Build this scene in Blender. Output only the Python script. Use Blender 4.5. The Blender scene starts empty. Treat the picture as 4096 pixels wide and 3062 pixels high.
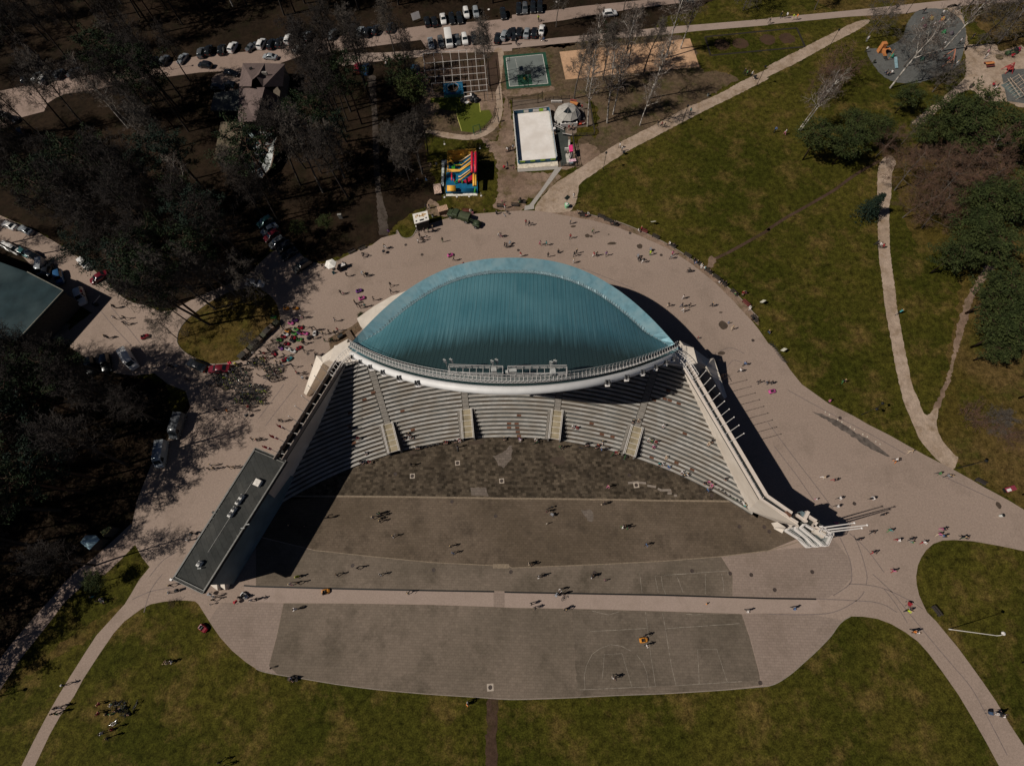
import bpy, math, random
from mathutils import Vector, Matrix, geometry
rnd = random.Random(7)
PI = math.pi
R_ = math.radians
sc = bpy.context.scene
COL = sc.collection
# ---------------------------------------------------------------- survey of the photograph -> ground plan
FPX, HC, CX, CY = 1950.0, 100.0, 2048.0, 1531.0
NX, NY = 2110.0, 2285.0
RHO = math.atan2(NX - CX, NY - CY)
TH = math.atan(math.hypot(NX - CX, NY - CY) / FPX)
_F = Vector((0, math.sin(TH), -math.cos(TH)))
_R0 = Vector((1, 0, 0)); _U0 = Vector((0, math.cos(TH), math.sin(TH)))
_R = _R0 * math.cos(RHO) - _U0 * math.sin(RHO)
_U = _U0 * math.cos(RHO) + _R0 * math.sin(RHO)
CR = dict(A=(0, 0), B=(1024, 0), C=(2048, 0), D=(3072, 0), E=(0, 768), F=(1024, 768), G=(2048, 768), H=(3072, 768),
          I=(0, 1536), J=(1024, 1536), K=(2048, 1536), L=(3072, 1536), M=(0, 2294), N=(1024, 2294), O=(2048, 2294), Q=(3072, 2294))
def P(x, y, z=0.0):
    d = _F + _R * ((x - CX) / FPX) - _U * ((y - CY) / FPX)
    t = (z - HC) / d.z
    return Vector((t * d.x, t * d.y, z))
def nat(c, x, y):
    if c == 'X': return x, y
    if c == 'Z': return x * 1.8517, y * 1.8517
    o = CR[c]
    return o[0] + x / 2.1533, o[1] + y / 2.1533
def g(c, x, y, z=0.0):
    return P(*nat(c, x, y), z)
def img(p):
    v = Vector(p) - Vector((0, 0, HC)); w = v.dot(_F)
    return CX + FPX * v.dot(_R) / w, CY - FPX * v.dot(_U) / w
def pts(s, z=0.0):
    out = []; c = 'X'
    for t in s.split():
        if t.isalpha(): c = t
        else:
            a, b = t.split(','); out.append(g(c, float(a), float(b), z))
    return out
# stage frame: u to the right along the stage, v to the back
SO = Vector((0.45, 42.0, 0)); SU = Vector((.9953, -.0966, 0)); SV = Vector((.0966, .9953, 0))
def S(u, v, z=0.0):
    p = SO + SU * u + SV * v
    return Vector((p.x, p.y, z))
# ---------------------------------------------------------------- camera, light
cd = bpy.data.cameras.new('camera'); cam = bpy.data.objects.new('camera', cd); COL.objects.link(cam)
cd.sensor_width = 36; cd.sensor_fit = 'HORIZONTAL'; cd.lens = FPX / 4096 * 36; cd.clip_end = 3000; cd.clip_start = 1
m = Matrix((( _R.x, _U.x, -_F.x, 0), (_R.y, _U.y, -_F.y, 0), (_R.z, _U.z, -_F.z, HC), (0, 0, 0, 1)))
cam.matrix_world = m; sc.camera = cam
SUN_AZ, SUN_EL = R_(10.5), R_(45)
w = bpy.data.worlds.new("World"); sc.world = w; w.use_nodes = True
nt = w.node_tree; bg = nt.nodes['Background']; sky = nt.nodes.new('ShaderNodeTexSky'); sky.sky_type = 'NISHITA'
sky.sun_disc = False; sky.air_density = .32; sky.dust_density = .1; sky.ozone_density = 1.5; sky.sun_elevation = SUN_EL
# the sun stands at -x, slightly -y: compass angle measured from +y towards +x
sky.sun_rotation = math.atan2(-math.cos(SUN_AZ), -math.sin(SUN_AZ)) % (2 * PI)
nt.links.new(sky.outputs[0], bg.inputs[0]); bg.inputs[1].default_value = 0.05
sd = bpy.data.lights.new('sun', 'SUN'); sun = bpy.data.objects.new('sun', sd); COL.objects.link(sun)
sd.energy = 5.0; sd.angle = R_(0.53); sd.color = (1.0, 0.94, 0.86)
dirv = Vector((math.cos(SUN_AZ) * math.cos(SUN_EL), math.sin(SUN_AZ) * math.cos(SUN_EL), -math.sin(SUN_EL)))
sun.rotation_euler = dirv.to_track_quat('-Z', 'Y').to_euler(); sun.location = (-100, -20, 120)
sc.view_settings.view_transform = 'Standard'; sc.view_settings.look = 'None'
sc.view_settings.exposure = EXPO = -0.22; sc.view_settings.gamma = 1
sc.render.engine = 'CYCLES'
# ---------------------------------------------------------------- materials
_M = {}
def lin(c):
    """sRGB 0-255 seen sunlit on level ground -> base colour"""
    o = []
    for v in c:
        v /= 255; o.append(v / 12.92 if v < .04045 else ((v + .055) / 1.055) ** 2.4)
    return o
def mat(name, col, rough=.8, metal=0.0, var=.25, scale=2.0, spec=.3, col2=None, scale2=.15, bump=0.0, emit=None, alpha=None):
    """noise-mottled surface: col varied by fine noise, blended towards col2 by broad noise"""
    if name in _M: return _M[name]
    mm = bpy.data.materials.new(name); _M[name] = mm; mm.use_nodes = True
    n = mm.node_tree; b = n.nodes['Principled BSDF']; L = n.links.new
    b.inputs['Roughness'].default_value = rough; b.inputs['Metallic'].default_value = metal
    b.inputs['Specular IOR Level'].default_value = spec
    tc = n.nodes.new('ShaderNodeTexCoord')
    nz = n.nodes.new('ShaderNodeTexNoise'); nz.inputs['Scale'].default_value = scale; nz.inputs['Detail'].default_value = 5
    L(tc.outputs['Object'], nz.inputs['Vector'])
    cr = n.nodes.new('ShaderNodeMixRGB'); cr.blend_type = 'MIX'
    lo = [c * (1 - var) for c in col[:3]] + [1]; hi = [min(1, c * (1 + var)) for c in col[:3]] + [1]
    cr.inputs[1].default_value = lo; cr.inputs[2].default_value = hi
    mr = n.nodes.new('ShaderNodeMapRange'); mr.inputs[1].default_value = .3; mr.inputs[2].default_value = .7
    L(nz.outputs[0], mr.inputs[0]); L(mr.outputs[0], cr.inputs[0]); out = cr.outputs[0]
    if col2 is not None:
        n2 = n.nodes.new('ShaderNodeTexNoise'); n2.inputs['Scale'].default_value = scale2; n2.inputs['Detail'].default_value = 6
        L(tc.outputs['Object'], n2.inputs['Vector'])
        m2 = n.nodes.new('ShaderNodeMapRange'); m2.inputs[1].default_value = .42; m2.inputs[2].default_value = .62
        L(n2.outputs[0], m2.inputs[0])
        c2 = n.nodes.new('ShaderNodeMixRGB'); L(m2.outputs[0], c2.inputs[0]); L(out, c2.inputs[1]); c2.inputs[2].default_value = list(col2[:3]) + [1]
        out = c2.outputs[0]
    L(out, b.inputs['Base Color'])
    if bump:
        bp = n.nodes.new('ShaderNodeBump'); bp.inputs['Strength'].default_value = bump; L(nz.outputs[0], bp.inputs['Height']); L(bp.outputs[0], b.inputs['Normal'])
    return mm
def paint(rgb, rough=.45, metal=0.0):
    k = 'paint_%d_%d_%d_%d' % (rgb[0] * 99, rgb[1] * 99, rgb[2] * 99, rough * 10)
    return mat(k, rgb, rough, metal, var=.12, scale=3)
def ground_mat(name, cols, s1, s2, fine=.35, fs=1.2, rough=.95, bump=.3, brick=None, lines=None):
    """cols: three colours mixed by two broad noises, grain on top"""
    mm = bpy.data.materials.new(name); _M[name] = mm; mm.use_nodes = True
    n = mm.node_tree; b = n.nodes['Principled BSDF']; L = n.links.new
    b.inputs['Roughness'].default_value = rough; b.inputs['Specular IOR Level'].default_value = .04
    tc = n.nodes.new('ShaderNodeTexCoord'); co = tc.outputs['Object']
    def noise(s, d=6, r=.6):
        z = n.nodes.new('ShaderNodeTexNoise'); z.inputs['Scale'].default_value = s; z.inputs['Detail'].default_value = d; z.inputs['Roughness'].default_value = r
        L(co, z.inputs['Vector']); return z.outputs[0]
    def rng(o, a, bb, lo=0, hi=1):
        z = n.nodes.new('ShaderNodeMapRange'); z.inputs[1].default_value = a; z.inputs[2].default_value = bb
        z.inputs[3].default_value = lo; z.inputs[4].default_value = hi; L(o, z.inputs[0]); return z.outputs[0]
    def mix(f, a, bb, t='MIX'):
        z = n.nodes.new('ShaderNodeMixRGB'); z.blend_type = t
        for i, q in ((0, f), (1, a), (2, bb)):
            if isinstance(q, (int, float)): z.inputs[i].default_value = q
            elif isinstance(q, (list, tuple)): z.inputs[i].default_value = list(q[:3]) + [1]
            else: L(q, z.inputs[i])
        return z.outputs[0]
    c = mix(rng(noise(s1), .42, .6), cols[0], cols[1])
    c = mix(rng(noise(s2, 8, .7), .5, .68), c, cols[2])
    if brick:
        bt = n.nodes.new('ShaderNodeTexBrick'); mp = n.nodes.new('ShaderNodeMapping'); L(co, mp.inputs[0]); L(mp.outputs[0], bt.inputs['Vector'])
        mp.inputs['Rotation'].default_value = (0, 0, brick.get('rot', 0.0966))
        bt.inputs['Scale'].default_value = 1; bt.inputs['Brick Width'].default_value = brick['w']; bt.inputs['Row Height'].default_value = brick['h']
        bt.inputs['Mortar Size'].default_value = brick.get('m', .03); bt.inputs['Color1'].default_value = (1 - brick['v'],) * 3 + (1,)
        bt.inputs['Color2'].default_value = (1 + brick['v'],) * 3 + (1,); bt.inputs['Mortar'].default_value = (brick.get('mc', .6),) * 3 + (1,)
        bt.inputs['Bias'].default_value = brick.get('b', 0)
        c = mix(1.0, c, bt.outputs[0], 'MULTIPLY')
    gr = rng(noise(fs, 4, .75), .3, .7, 1 - fine, 1 + fine)
    c = mix(1.0, c, gr, 'MULTIPLY')
    gr2 = rng(noise(fs * 4.5, 2, .8), .3, .7, 1 - fine * .8, 1 + fine * .8)
    c = mix(1.0, c, gr2, 'MULTIPLY')
    L(c, b.inputs['Base Color'])
    if bump:
        bp = n.nodes.new('ShaderNodeBump'); bp.inputs['Strength'].default_value = bump; bp.inputs['Distance'].default_value = .05
        L(noise(3, 4), bp.inputs['Height']); L(bp.outputs[0], b.inputs['Normal'])
    return mm
GRASS = ground_mat('grass_green', [(.030, .0305, .0040), (.048, .0415, .0066), (.090, .060, .018)], .040, .15, .68, .8)
GRASS_B = ground_mat('grass_brownish', [(.058, .042, .009), (.086, .055, .020), (.038, .038, .006)], .05, .16, .6, .8)
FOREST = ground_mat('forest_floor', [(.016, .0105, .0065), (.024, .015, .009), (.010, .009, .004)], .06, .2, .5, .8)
DIRT = ground_mat('dirt', [(.21, .145, .105), (.15, .10, .07), (.07, .055, .02)], .08, .22, .3, .8)
SANDY = ground_mat('pale_dirt', [(.33, .25, .19), (.27, .20, .145), (.20, .14, .09)], .15, .4, .22, .9)
SAND = ground_mat('sand', [(.40, .24, .14), (.45, .28, .17), (.30, .185, .11)], .1, .3, .15, .5)
ASPH = ground_mat('asphalt', [(.250, .188, .150), (.275, .208, .168), (.210, .158, .125)], .03, .12, .17, 3.0, bump=0)
ASPH2 = ground_mat('asphalt_light', [(.275, .210, .172), (.290, .222, .184), (.24, .183, .148)], .05, .2, .13, 3.2, bump=0)
ROAD = ground_mat('road_asphalt', [(.235, .172, .138), (.265, .195, .160), (.16, .118, .093)], .05, .2, .14, 2.5, bump=0)
COBBLE = ground_mat('dark_cobbles', [(.052, .040, .028), (.078, .060, .042), (.034, .027, .020)], .14, .4, .25, 1.5, bump=0,
                    brick=dict(w=.75, h=.55, v=.48, m=.02, mc=.8))
PAV = ground_mat('brown_pavers', [(.092, .069, .048), (.125, .094, .068), (.066, .050, .036)], .06, .2, .12, 1.5, bump=0,
                 brick=dict(w=.8, h=.45, v=.09, m=.03, mc=.72))
PAV2 = ground_mat('worn_pavers', [(.160, .125, .096), (.122, .097, .073), (.085, .068, .050)], .05, .13, .12, 1.5, bump=0,
                  brick=dict(w=.8, h=.45, v=.07, m=.03, mc=.8))
PAV3 = ground_mat('light_pavers', [(.215, .163, .132), (.235, .180, .147), (.175, .133, .105)], .05, .13, .10, 2, bump=0,
                  brick=dict(w=.8, h=.45, v=.05, m=.035, mc=.8))
TURF = ground_mat('artificial_turf', [(.072, .084, .012), (.085, .094, .015), (.055, .064, .010)], .1, .3, .12, 2)
SAFE = ground_mat('grey_rubber', [(.085, .086, .080), (.105, .105, .098), (.070, .068, .062)], .2, .4, .2, 2)
# ---------------------------------------------------------------- mesh builder
class MB:
    def __init__(s): s.v = []; s.f = []; s.m = []
    def poly(s, vs, mi=0):
        b = len(s.v); s.v += [tuple(p) for p in vs]; s.f.append(tuple(range(b, b + len(vs)))); s.m.append(mi)
    def box(s, cx, cy, cz, sx, sy, sz, rz=0, mi=0, bev=0.0, ry=0, rx=0):
        b = len(s.v); M = Matrix.Rotation(rz, 3, 'Z') @ Matrix.Rotation(ry, 3, 'Y') @ Matrix.Rotation(rx, 3, 'X')
        k = bev
        ring = []
        if k <= 0:
            for z in (-.5, .5):
                for x, y in ((-.5, -.5), (.5, -.5), (.5, .5), (-.5, .5)):
                    ring.append((x * sx, y * sy, z * sz))
            n = 4; lv = 2
        else:
            n = 8
            lv = 3
            for z, q in ((-.5, 0), (.5, 0), (.5, k)):
                zz = z * sz - (k if (z > 0 and q == 0) else 0)
                hx, hy = sx / 2 - q, sy / 2 - q
                for x, y in ((-hx + k, -hy), (hx - k, -hy), (hx, -hy + k), (hx, hy - k), (hx - k, hy), (-hx + k, hy), (-hx, hy - k), (-hx, -hy + k)):
                    ring.append((x, y, zz))
        for p in ring:
            q = M @ Vector(p); s.v.append((q.x + cx, q.y + cy, q.z + cz))
        for l in range(lv - 1):
            for i in range(n):
                j = (i + 1) % n
                s.f.append((b + l * n + i, b + l * n + j, b + (l + 1) * n + j, b + (l + 1) * n + i)); s.m.append(mi)
        s.f.append(tuple(b + i for i in reversed(range(n)))); s.m.append(mi)
        s.f.append(tuple(b + (lv - 1) * n + i for i in range(n))); s.m.append(mi)
    def prism(s, top, bot, mi=0, mtop=None):
        """top, bot: equal-length loops of points"""
        n = len(top); b = len(s.v); s.v += [tuple(p) for p in bot] + [tuple(p) for p in top]
        for i in range(n):
            j = (i + 1) % n; s.f.append((b + i, b + j, b + n + j, b + n + i)); s.m.append(mi)
        for tri in geometry.tessellate_polygon([[Vector(p) for p in top]]):
            s.f.append(tuple(b + n + t for t in tri)); s.m.append(mi if mtop is None else mtop)
        for tri in geometry.tessellate_polygon([[Vector(p) for p in bot]]):
            s.f.append(tuple(b + t for t in reversed(tri))); s.m.append(mi)
    def flat(s, poly, z, mi=0):
        b = len(s.v); s.v += [(p[0], p[1], z) for p in poly]
        for tri in geometry.tessellate_polygon([[Vector((p[0], p[1], 0)) for p in poly]]):
            a, c, d = [Vector(s.v[b + t]) for t in tri]
            t = tri if (c - a).cross(d - a).z > 0 else tuple(reversed(tri))
            s.f.append(tuple(b + q for q in t)); s.m.append(mi)
    def tube(s, path, rad, n=6, mi=0, cap=True):
        path = [Vector(p) for p in path]
        if not isinstance(rad, (list, tuple)): rad = [rad] * len(path)
        b = len(s.v); prev = None
        for i, p in enumerate(path):
            d = (path[min(i + 1, len(path) - 1)] - path[max(i - 1, 0)])
            d = d.normalized() if d.length > 1e-9 else Vector((0, 0, 1))
            if prev is None: a = d.orthogonal().normalized()
            else:
                a = prev - d * prev.dot(d); a = a.normalized() if a.length > 1e-6 else d.orthogonal().normalized()
            prev = a; c = d.cross(a)
            for k in range(n):
                t = 2 * PI * k / n; q = p + (a * math.cos(t) + c * math.sin(t)) * rad[i]; s.v.append((q.x, q.y, q.z))
        for i in range(len(path) - 1):
            for k in range(n):
                j = (k + 1) % n; s.f.append((b + i * n + k, b + i * n + j, b + (i + 1) * n + j, b + (i + 1) * n + k)); s.m.append(mi)
        if cap and n > 2:
            s.f.append(tuple(b + k for k in reversed(range(n)))); s.m.append(mi)
            s.f.append(tuple(b + (len(path) - 1) * n + k for k in range(n))); s.m.append(mi)
    def bar(s, a, c, r=.03, n=4, mi=0): s.tube([a, c], r, n, mi)
    def lathe(s, cx, cy, prof, n=16, mi=0):
        b = len(s.v)
        for r, z in prof:
            for k in range(n):
                t = 2 * PI * k / n; s.v.append((cx + r * math.cos(t), cy + r * math.sin(t), z))
        for i in range(len(prof) - 1):
            for k in range(n):
                j = (k + 1) % n; s.f.append((b + i * n + k, b + i * n + j, b + (i + 1) * n + j, b + (i + 1) * n + k)); s.m.append(mi)
        s.f.append(tuple(b + k for k in reversed(range(n)))); s.m.append(mi)
        s.f.append(tuple(b + (len(prof) - 1) * n + k for k in range(n))); s.m.append(mi)
    def ribbon(s, path, w, z0, z1, mi=0):
        """raised strip along a ground polyline"""
        path = [Vector((p[0], p[1], 0)) for p in path]; L_, R2 = [], []
        for i, p in enumerate(path):
            d = path[min(i + 1, len(path) - 1)] - path[max(i - 1, 0)]; d.normalize(); nn = Vector((-d.y, d.x, 0)) * w / 2
            L_.append(p + nn); R2.append(p - nn)
        for i in range(len(path) - 1):
            a, b2, c, d = L_[i], L_[i + 1], R2[i + 1], R2[i]
            q = lambda p, z: (p.x, p.y, z)
            s.poly([q(d, z1), q(c, z1), q(b2, z1), q(a, z1)], mi)
            if z1 - z0 > .012:
                s.poly([q(a, z0), q(a, z1), q(b2, z1), q(b2, z0)], mi); s.poly([q(d, z0), q(c, z0), q(c, z1), q(d, z1)], mi)
    def mesh(s, name, mats, smooth=False):
        me = bpy.data.meshes.new(name); me.from_pydata(s.v, [], s.f)
        for q in (mats if isinstance(mats, (list, tuple)) else [mats]): me.materials.append(q)
        me.polygons.foreach_set('material_index', s.m)
        if smooth: me.polygons.foreach_set('use_smooth', [True] * len(s.f))
        me.update(); return me
ALL = []
def tag(o, label=None, cat=None, group=None, kind=None, same=False):
    if label: o['label'] = label
    if cat: o['category'] = cat
    if group: o['group'] = group
    if kind: o['kind'] = kind
    if cat: ALL.append((o, same))
    return o
def empty(name, loc, rz=0):
    o = bpy.data.objects.new(name, None); COL.objects.link(o); o.location = loc; o.rotation_euler = (0, 0, rz); o.empty_display_size = .3
    return o
def T(name, label, cat, loc, rz=0, group=None, same=False):
    return tag(empty(name, loc, rz), label, cat, group, None, same)
def obj(name, mb, mats, parent=None, world=False, smooth=False):
    """world=True: the mesh is in world coordinates, the parent's offset is taken out"""
    me = mb.mesh(name, mats, smooth) if isinstance(mb, MB) else mb
    o = bpy.data.objects.new(name, me); COL.objects.link(o)
    if parent is not None:
        o.parent = parent
        if world: o.matrix_parent_inverse = Matrix.Translation(-Vector(parent.location))
    return o
def struct(name, mb, mats): return tag(obj(name, mb, mats), kind='structure')
def smooth_loop(p, n=4, closed=True):
    out = []; N = len(p)
    for i in range(N if closed else N - 1):
        a, b, c, d = (p[(i - 1) % N], p[i], p[(i + 1) % N], p[(i + 2) % N]) if closed else (p[max(i - 1, 0)], p[i], p[i + 1], p[min(i + 2, N - 1)])
        for k in range(n):
            t = k / n
            out.append(.5 * ((2 * b) + (c - a) * t + (2 * a - 5 * b + 4 * c - d) * t * t + (3 * b - a - 3 * c + d) * t ** 3))
    if not closed: out.append(p[-1])
    return out
def jitter(p, amp, step=.6, seed=1):
    r = random.Random(seed); out = []; N = len(p)
    for i in range(N):
        a, b = p[i], p[(i + 1) % N]; n = max(1, int((b - a).length / step))
        for k in range(n):
            q = a.lerp(b, k / n); out.append(Vector((q.x + r.uniform(-amp, amp), q.y + r.uniform(-amp, amp), 0)))
    return out
def sheet(name, s, matl, z, sm=True, jit=0, seed=1, n=4):
    p = pts(s) if isinstance(s, str) else s
    if sm: p = smooth_loop(p, n)
    if jit: p = jitter(p, jit, max(.5, jit * 1.2), seed)
    mb = MB(); mb.flat(p, z)
    return struct(name, mb, matl)
# ---------------------------------------------------------------- ground sheets, each 4 mm above the one below
mb = MB(); mb.flat([(-900, -500), (900, -500), (900, 1100), (-900, 1100)], 0); struct('grass', mb, GRASS)
# browner leaf-littered ground on the right and along the upper edge
sheet('brown_grass', "D 900,1340 1200,1250 1500,1100 1900,800 2300,700 2500,2500 H 2300,1654 L 2300,1250 2205,1060 2000,950 1700,780 1500,470 1450,330 H 1500,1654 1600,1100 1650,800 1500,500 1250,400 1100,0", GRASS_B, .004, jit=.8, seed=3)
sheet('brown_grass', "D 2300,-300 2300,600 1950,380 1700,100 1500,80 1000,180 400,0 400,-300", GRASS_B, .004, jit=.8, seed=4)
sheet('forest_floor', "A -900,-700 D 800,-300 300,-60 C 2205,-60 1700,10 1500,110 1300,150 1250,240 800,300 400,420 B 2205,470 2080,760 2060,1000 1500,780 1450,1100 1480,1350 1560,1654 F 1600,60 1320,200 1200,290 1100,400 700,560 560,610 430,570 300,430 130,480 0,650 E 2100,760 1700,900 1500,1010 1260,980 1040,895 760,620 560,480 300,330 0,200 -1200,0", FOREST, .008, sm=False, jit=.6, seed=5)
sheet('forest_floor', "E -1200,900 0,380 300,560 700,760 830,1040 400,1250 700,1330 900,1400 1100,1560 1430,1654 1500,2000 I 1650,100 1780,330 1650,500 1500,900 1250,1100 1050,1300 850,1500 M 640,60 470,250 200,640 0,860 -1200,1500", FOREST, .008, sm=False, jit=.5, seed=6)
# ground between the birches: litter over dirt
sheet('forest_floor', "C 260,410 450,440 480,690 300,900 560,880 720,900 730,1170 600,1180 560,1440 700,1400 900,1290 1200,1100 1500,960 1750,800 1950,680 1800,620 1620,590 1500,330 900,330", ground_mat('birch_litter', [(.075, .052, .032), (.10, .068, .042), (.050, .047, .014)], .07, .25, .45, .9), .008, jit=.7, seed=7)
sheet('forest_floor', "B 1430,430 2205,420 C 300,410 450,440 480,690 300,880 0,860 B 2130,860 2080,1150 1990,1200 1500,1160 1440,900", _M['birch_litter'], .0098, jit=.5, seed=77)
sheet('dirt', "B 1460,740 1640,830 1900,800 2050,760 2060,960 1990,1060 1800,980 1600,930 1500,1000 1440,900", DIRT, .012, jit=.4, seed=8)
sheet('dirt', "B 2140,780 C 250,760 350,740 370,770 260,800 0,830 B 2150,830", DIRT, .012, jit=.3, seed=9)
sheet('dirt', "B 1950,1180 2080,1200 2150,830 C 0,1000 30,1300 60,1470 400,1500 350,1600 230,1700 G 130,60 100,160 -10,165 F 2050,130 2080,30 B 2080,1500 2060,1350 1990,1260", DIRT, .012, jit=.4, seed=10)
sheet('dirt', "C 430,1460 600,1420 760,1380 700,1250 560,1240 430,1300", DIRT, .0125, jit=.4, seed=11)
sheet('dirt', "F 1500,60 1600,130 1700,200 1480,190", DIRT, .012, jit=.3, seed=12)
sheet('dirt', "H 1860,650 1960,640 1900,730 1780,900 1720,1100 1660,1300 1600,1500 1560,1654 L 1520,90 1460,220 1430,210 1490,60 H 1520,1654 1590,1400 1620,1200 1690,950 1780,790", DIRT, .012, jit=.25, seed=13)
sheet('dirt', "M 1075,270 990,300 700,480 400,680 150,850 0,960 -200,1100 -200,1240 0,1040 200,900 420,760 700,600 900,450", GRASS_B, .012, jit=.4, seed=14)
# worn desire lines through the lawn
WORN = ground_mat('worn_earth', [(.050, .030, .020), (.065, .040, .028), (.04, .03, .012)], .1, .3, .3, 1)
mb = MB(); mb.ribbon(smooth_loop(pts("G 1720,585 1800,550 1900,500 2205,330 H 0,322 150,225 300,140 560,-10 D 620,1600 760,1500 960,1385"), 6, False), .75, 0, .006); struct('worn_track', mb, WORN)
sheet('worn_track', "N 1985,1075 2085,1075 2075,1250 2070,1450 2090,1800 1990,1800 1975,1500 1990,1250", WORN, .006, jit=.2, seed=15)
sheet('worn_track', "G 1700,560 1740,555 1760,590 1720,650 1680,640", DIRT, .014, jit=.3, seed=16)
# roads and car parks in the wood
sheet('road', "A -1200,1000 -300,830 0,785 400,700 820,640 1150,590 1500,530 1720,480 2205,440 B 250,370 700,320 1100,270 1500,215 1800,195 2205,160 C 0,130 300,95 600,55 1000,15 1250,-10 1700,-70 2300,-120 2300,-60 1700,-5 1280,48 1000,85 700,130 450,175 262,200 270,245 275,340 C 0,372 B 2100,385 1800,425 1480,435 1420,345 1100,388 700,440 420,470 210,545 0,600 A 2205,600 1720,625 1500,655 1150,700 830,770 560,810 470,850 410,890 380,960 190,1010 60,1100 -300,1150 -1200,1300", ROAD, .020, sm=False)
sheet('road', "B 0,600 210,545 240,560 200,640 0,700 A 2060,800 1830,740 1820,680 1860,640 2050,600", ROAD, .0205, sm=False)
sheet('path', "B 740,455 1100,455 1480,428 1800,415 2205,385 C 0,370 400,325 850,285 1250,240 1600,213 2205,163 D 0,158 700,92 1100,50 1500,8 1760,-10 2500,-60 2500,0 1760,40 1600,62 1180,118 700,145 0,212 C 2205,218 1600,268 1300,300 850,338 400,378 0,418 B 2205,440 1500,482 1000,535 760,570 680,540", ASPH2, .016, sm=False)
sheet('path', "D 870,195 850,170 720,205 350,390 0,570 C 2205,590 2000,690 1760,820 1500,930 1300,1040 1000,1190 900,1240 700,1370 500,1500 350,1600 200,1780 G 250,170 470,175 540,110 570,0 C 590,1580 700,1500 950,1330 1200,1195 1600,985 1800,885 1950,812 2205,682 D 0,662 250,540 500,402 750,272", SANDY, .016, jit=.12, seed=21)
sheet('path', "D 1060,1340 1100,1400 1065,1500 1065,1654 H 1045,140 1047,400 1062,600 1090,800 1112,1000 1150,1200 1188,1400 1242,1654 L 1290,120 1340,240 1380,262 1440,200 1470,230 1450,350 1500,480 1600,600 1640,640 1590,730 1480,670 1350,530 1290,440 1250,340 1200,230 1160,120 1130,0 H 1080,1400 1045,1200 1010,1010 998,900 975,700 955,560 945,250 958,140 D 940,1654 950,1450 990,1370", SANDY, .016, jit=.1, seed=22)
sheet('sand', "D 1700,400 1800,385 1960,380 2000,440 2230,420 2230,900 2060,875 1880,880 1740,770 1580,860 1450,960 1340,1060 1240,1060 1350,960 1450,890 1580,780 1680,690 1705,600", SANDY, .016, jit=.25, seed=23)
sheet('path', "D 1540,70 1640,50 1700,250 1720,420 1640,420 1680,260 1640,150", SANDY, .016, jit=.2, seed=24)
sheet('path', "B 2050,440 2130,440 2120,640 2110,720 2125,900 2115,1010 2060,1110 1950,1180 1820,1205 1650,1190 1500,1150 1400,1140 1500,1120 1700,1150 1850,1160 1980,1100 2040,1030 2070,950 2060,720", SANDY, .0165, jit=.08, seed=25)
sheet('path', "C 380,1440 435,1440 270,1654 G 190,112 190,145 105,158 110,120 150,110 250,-20", mat('concrete_path', (.30, .27, .24), .9, var=.1, scale=2), .0205, sm=False)
sheet('path', "M -700,1650 0,730 100,600 250,420 450,200 560,70 650,-20 I 800,1500 1000,1320 1130,1200 1250,1290 1050,1500 900,1640 M 800,20 560,240 440,400 170,740 0,1000 -600,1950", ROAD, .016, sm=False)
sheet('path', "B 960,650 1030,650 1040,900 1060,1200 1075,1654 F 1130,200 1140,380 1060,370 1050,200 B 1010,1400 1000,1000", ground_mat('old_slabs', [(.07, .056, .046), (.045, .035, .028), (.022, .016, .010)], .15, .4, .3, 2), .016, sm=False, jit=.15)
# ---------------------------------------------------------------- the asphalt round the stage
PL = ("F 1080,395 1210,362 1216,330 1250,385 1300,400 1350,380 1385,320 1440,292 1560,252 1700,210 1850,190 2205,164 G 105,160 190,160 340,178 460,200 700,245 900,300 1100,375 1350,490 1550,620 1750,780 1900,930 2000,1040 2060,1100 2130,1190 2205,1300 H 60,1345 120,1420 190,1530 290,1654 "
      "L 395,75 520,165 740,275 860,345 1040,435 1190,520 1360,615 1570,720 1750,820 1850,880 2000,960 2090,1010 2205,1080 2900,1420 2900,1600 2205,1435 1990,1390 1760,1350 1600,1340 1500,1345 1420,1375 1360,1430 1320,1490 1290,1560 1275,1654 "
      "Q 1280,90 1300,180 1340,270 1370,330 1450,410 1540,520 1640,640 1750,790 1850,930 1960,1090 2080,1290 2205,1480 2500,1950 2150,1950 1990,1654 1880,1450 1760,1240 1640,1040 1500,840 1380,680 1290,580 1180,500 1060,430 940,385 820,367 710,365 650,400 600,450 545,530 480,600 400,680 300,770 210,850 110,920 50,950 0,965 "
      "O 1800,1000 1300,1030 900,1045 500,1065 0,1080 N 1900,1060 1500,1035 1050,995 700,950 400,900 180,865 60,840 0,815 M 2120,760 2000,660 1900,550 1830,450 1760,340 1710,260 1680,235 1600,228 1500,228 1400,240 1300,260 1220,300 1150,350 1070,410 980,510 850,700 720,900 640,1050 520,1220 430,1380 300,1654 150,2000 20,2000 185,1654 290,1440 400,1230 490,1070 600,890 720,700 830,530 930,420 1020,320 1075,260 1130,170 1200,50 1290,-60 "
      "I 1230,1500 1120,1300 1180,1000 1300,700 1500,400 1640,200 1600,60 E 1450,1654 1330,1560 1150,1580 1000,1560 700,1400 600,1330 420,1250 560,1120 800,1040 620,930 500,850 400,760 200,560 0,420 -800,100 -800,-100 0,200 300,330 560,480 760,620 910,770 1040,895 1150,955 1260,980 1400,1030 1500,1010 1700,900 2100,740 F 0,640 130,520 300,430 380,530 450,590 560,625 620,618 700,590 800,540 880,500 1000,455")
plaza = sheet('plaza', PL, ASPH, .0225, sm=False)
sheet('island_grass', "E 1525,1290 1540,1200 1600,1110 1680,1040 1800,950 1950,870 2100,830 2205,815 F 60,850 120,890 170,950 200,1040 200,1130 100,1230 0,1330 E 2100,1430 2000,1465 1900,1480 1800,1478 1700,1440 1600,1385 1545,1330", GRASS_B, .030)
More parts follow.
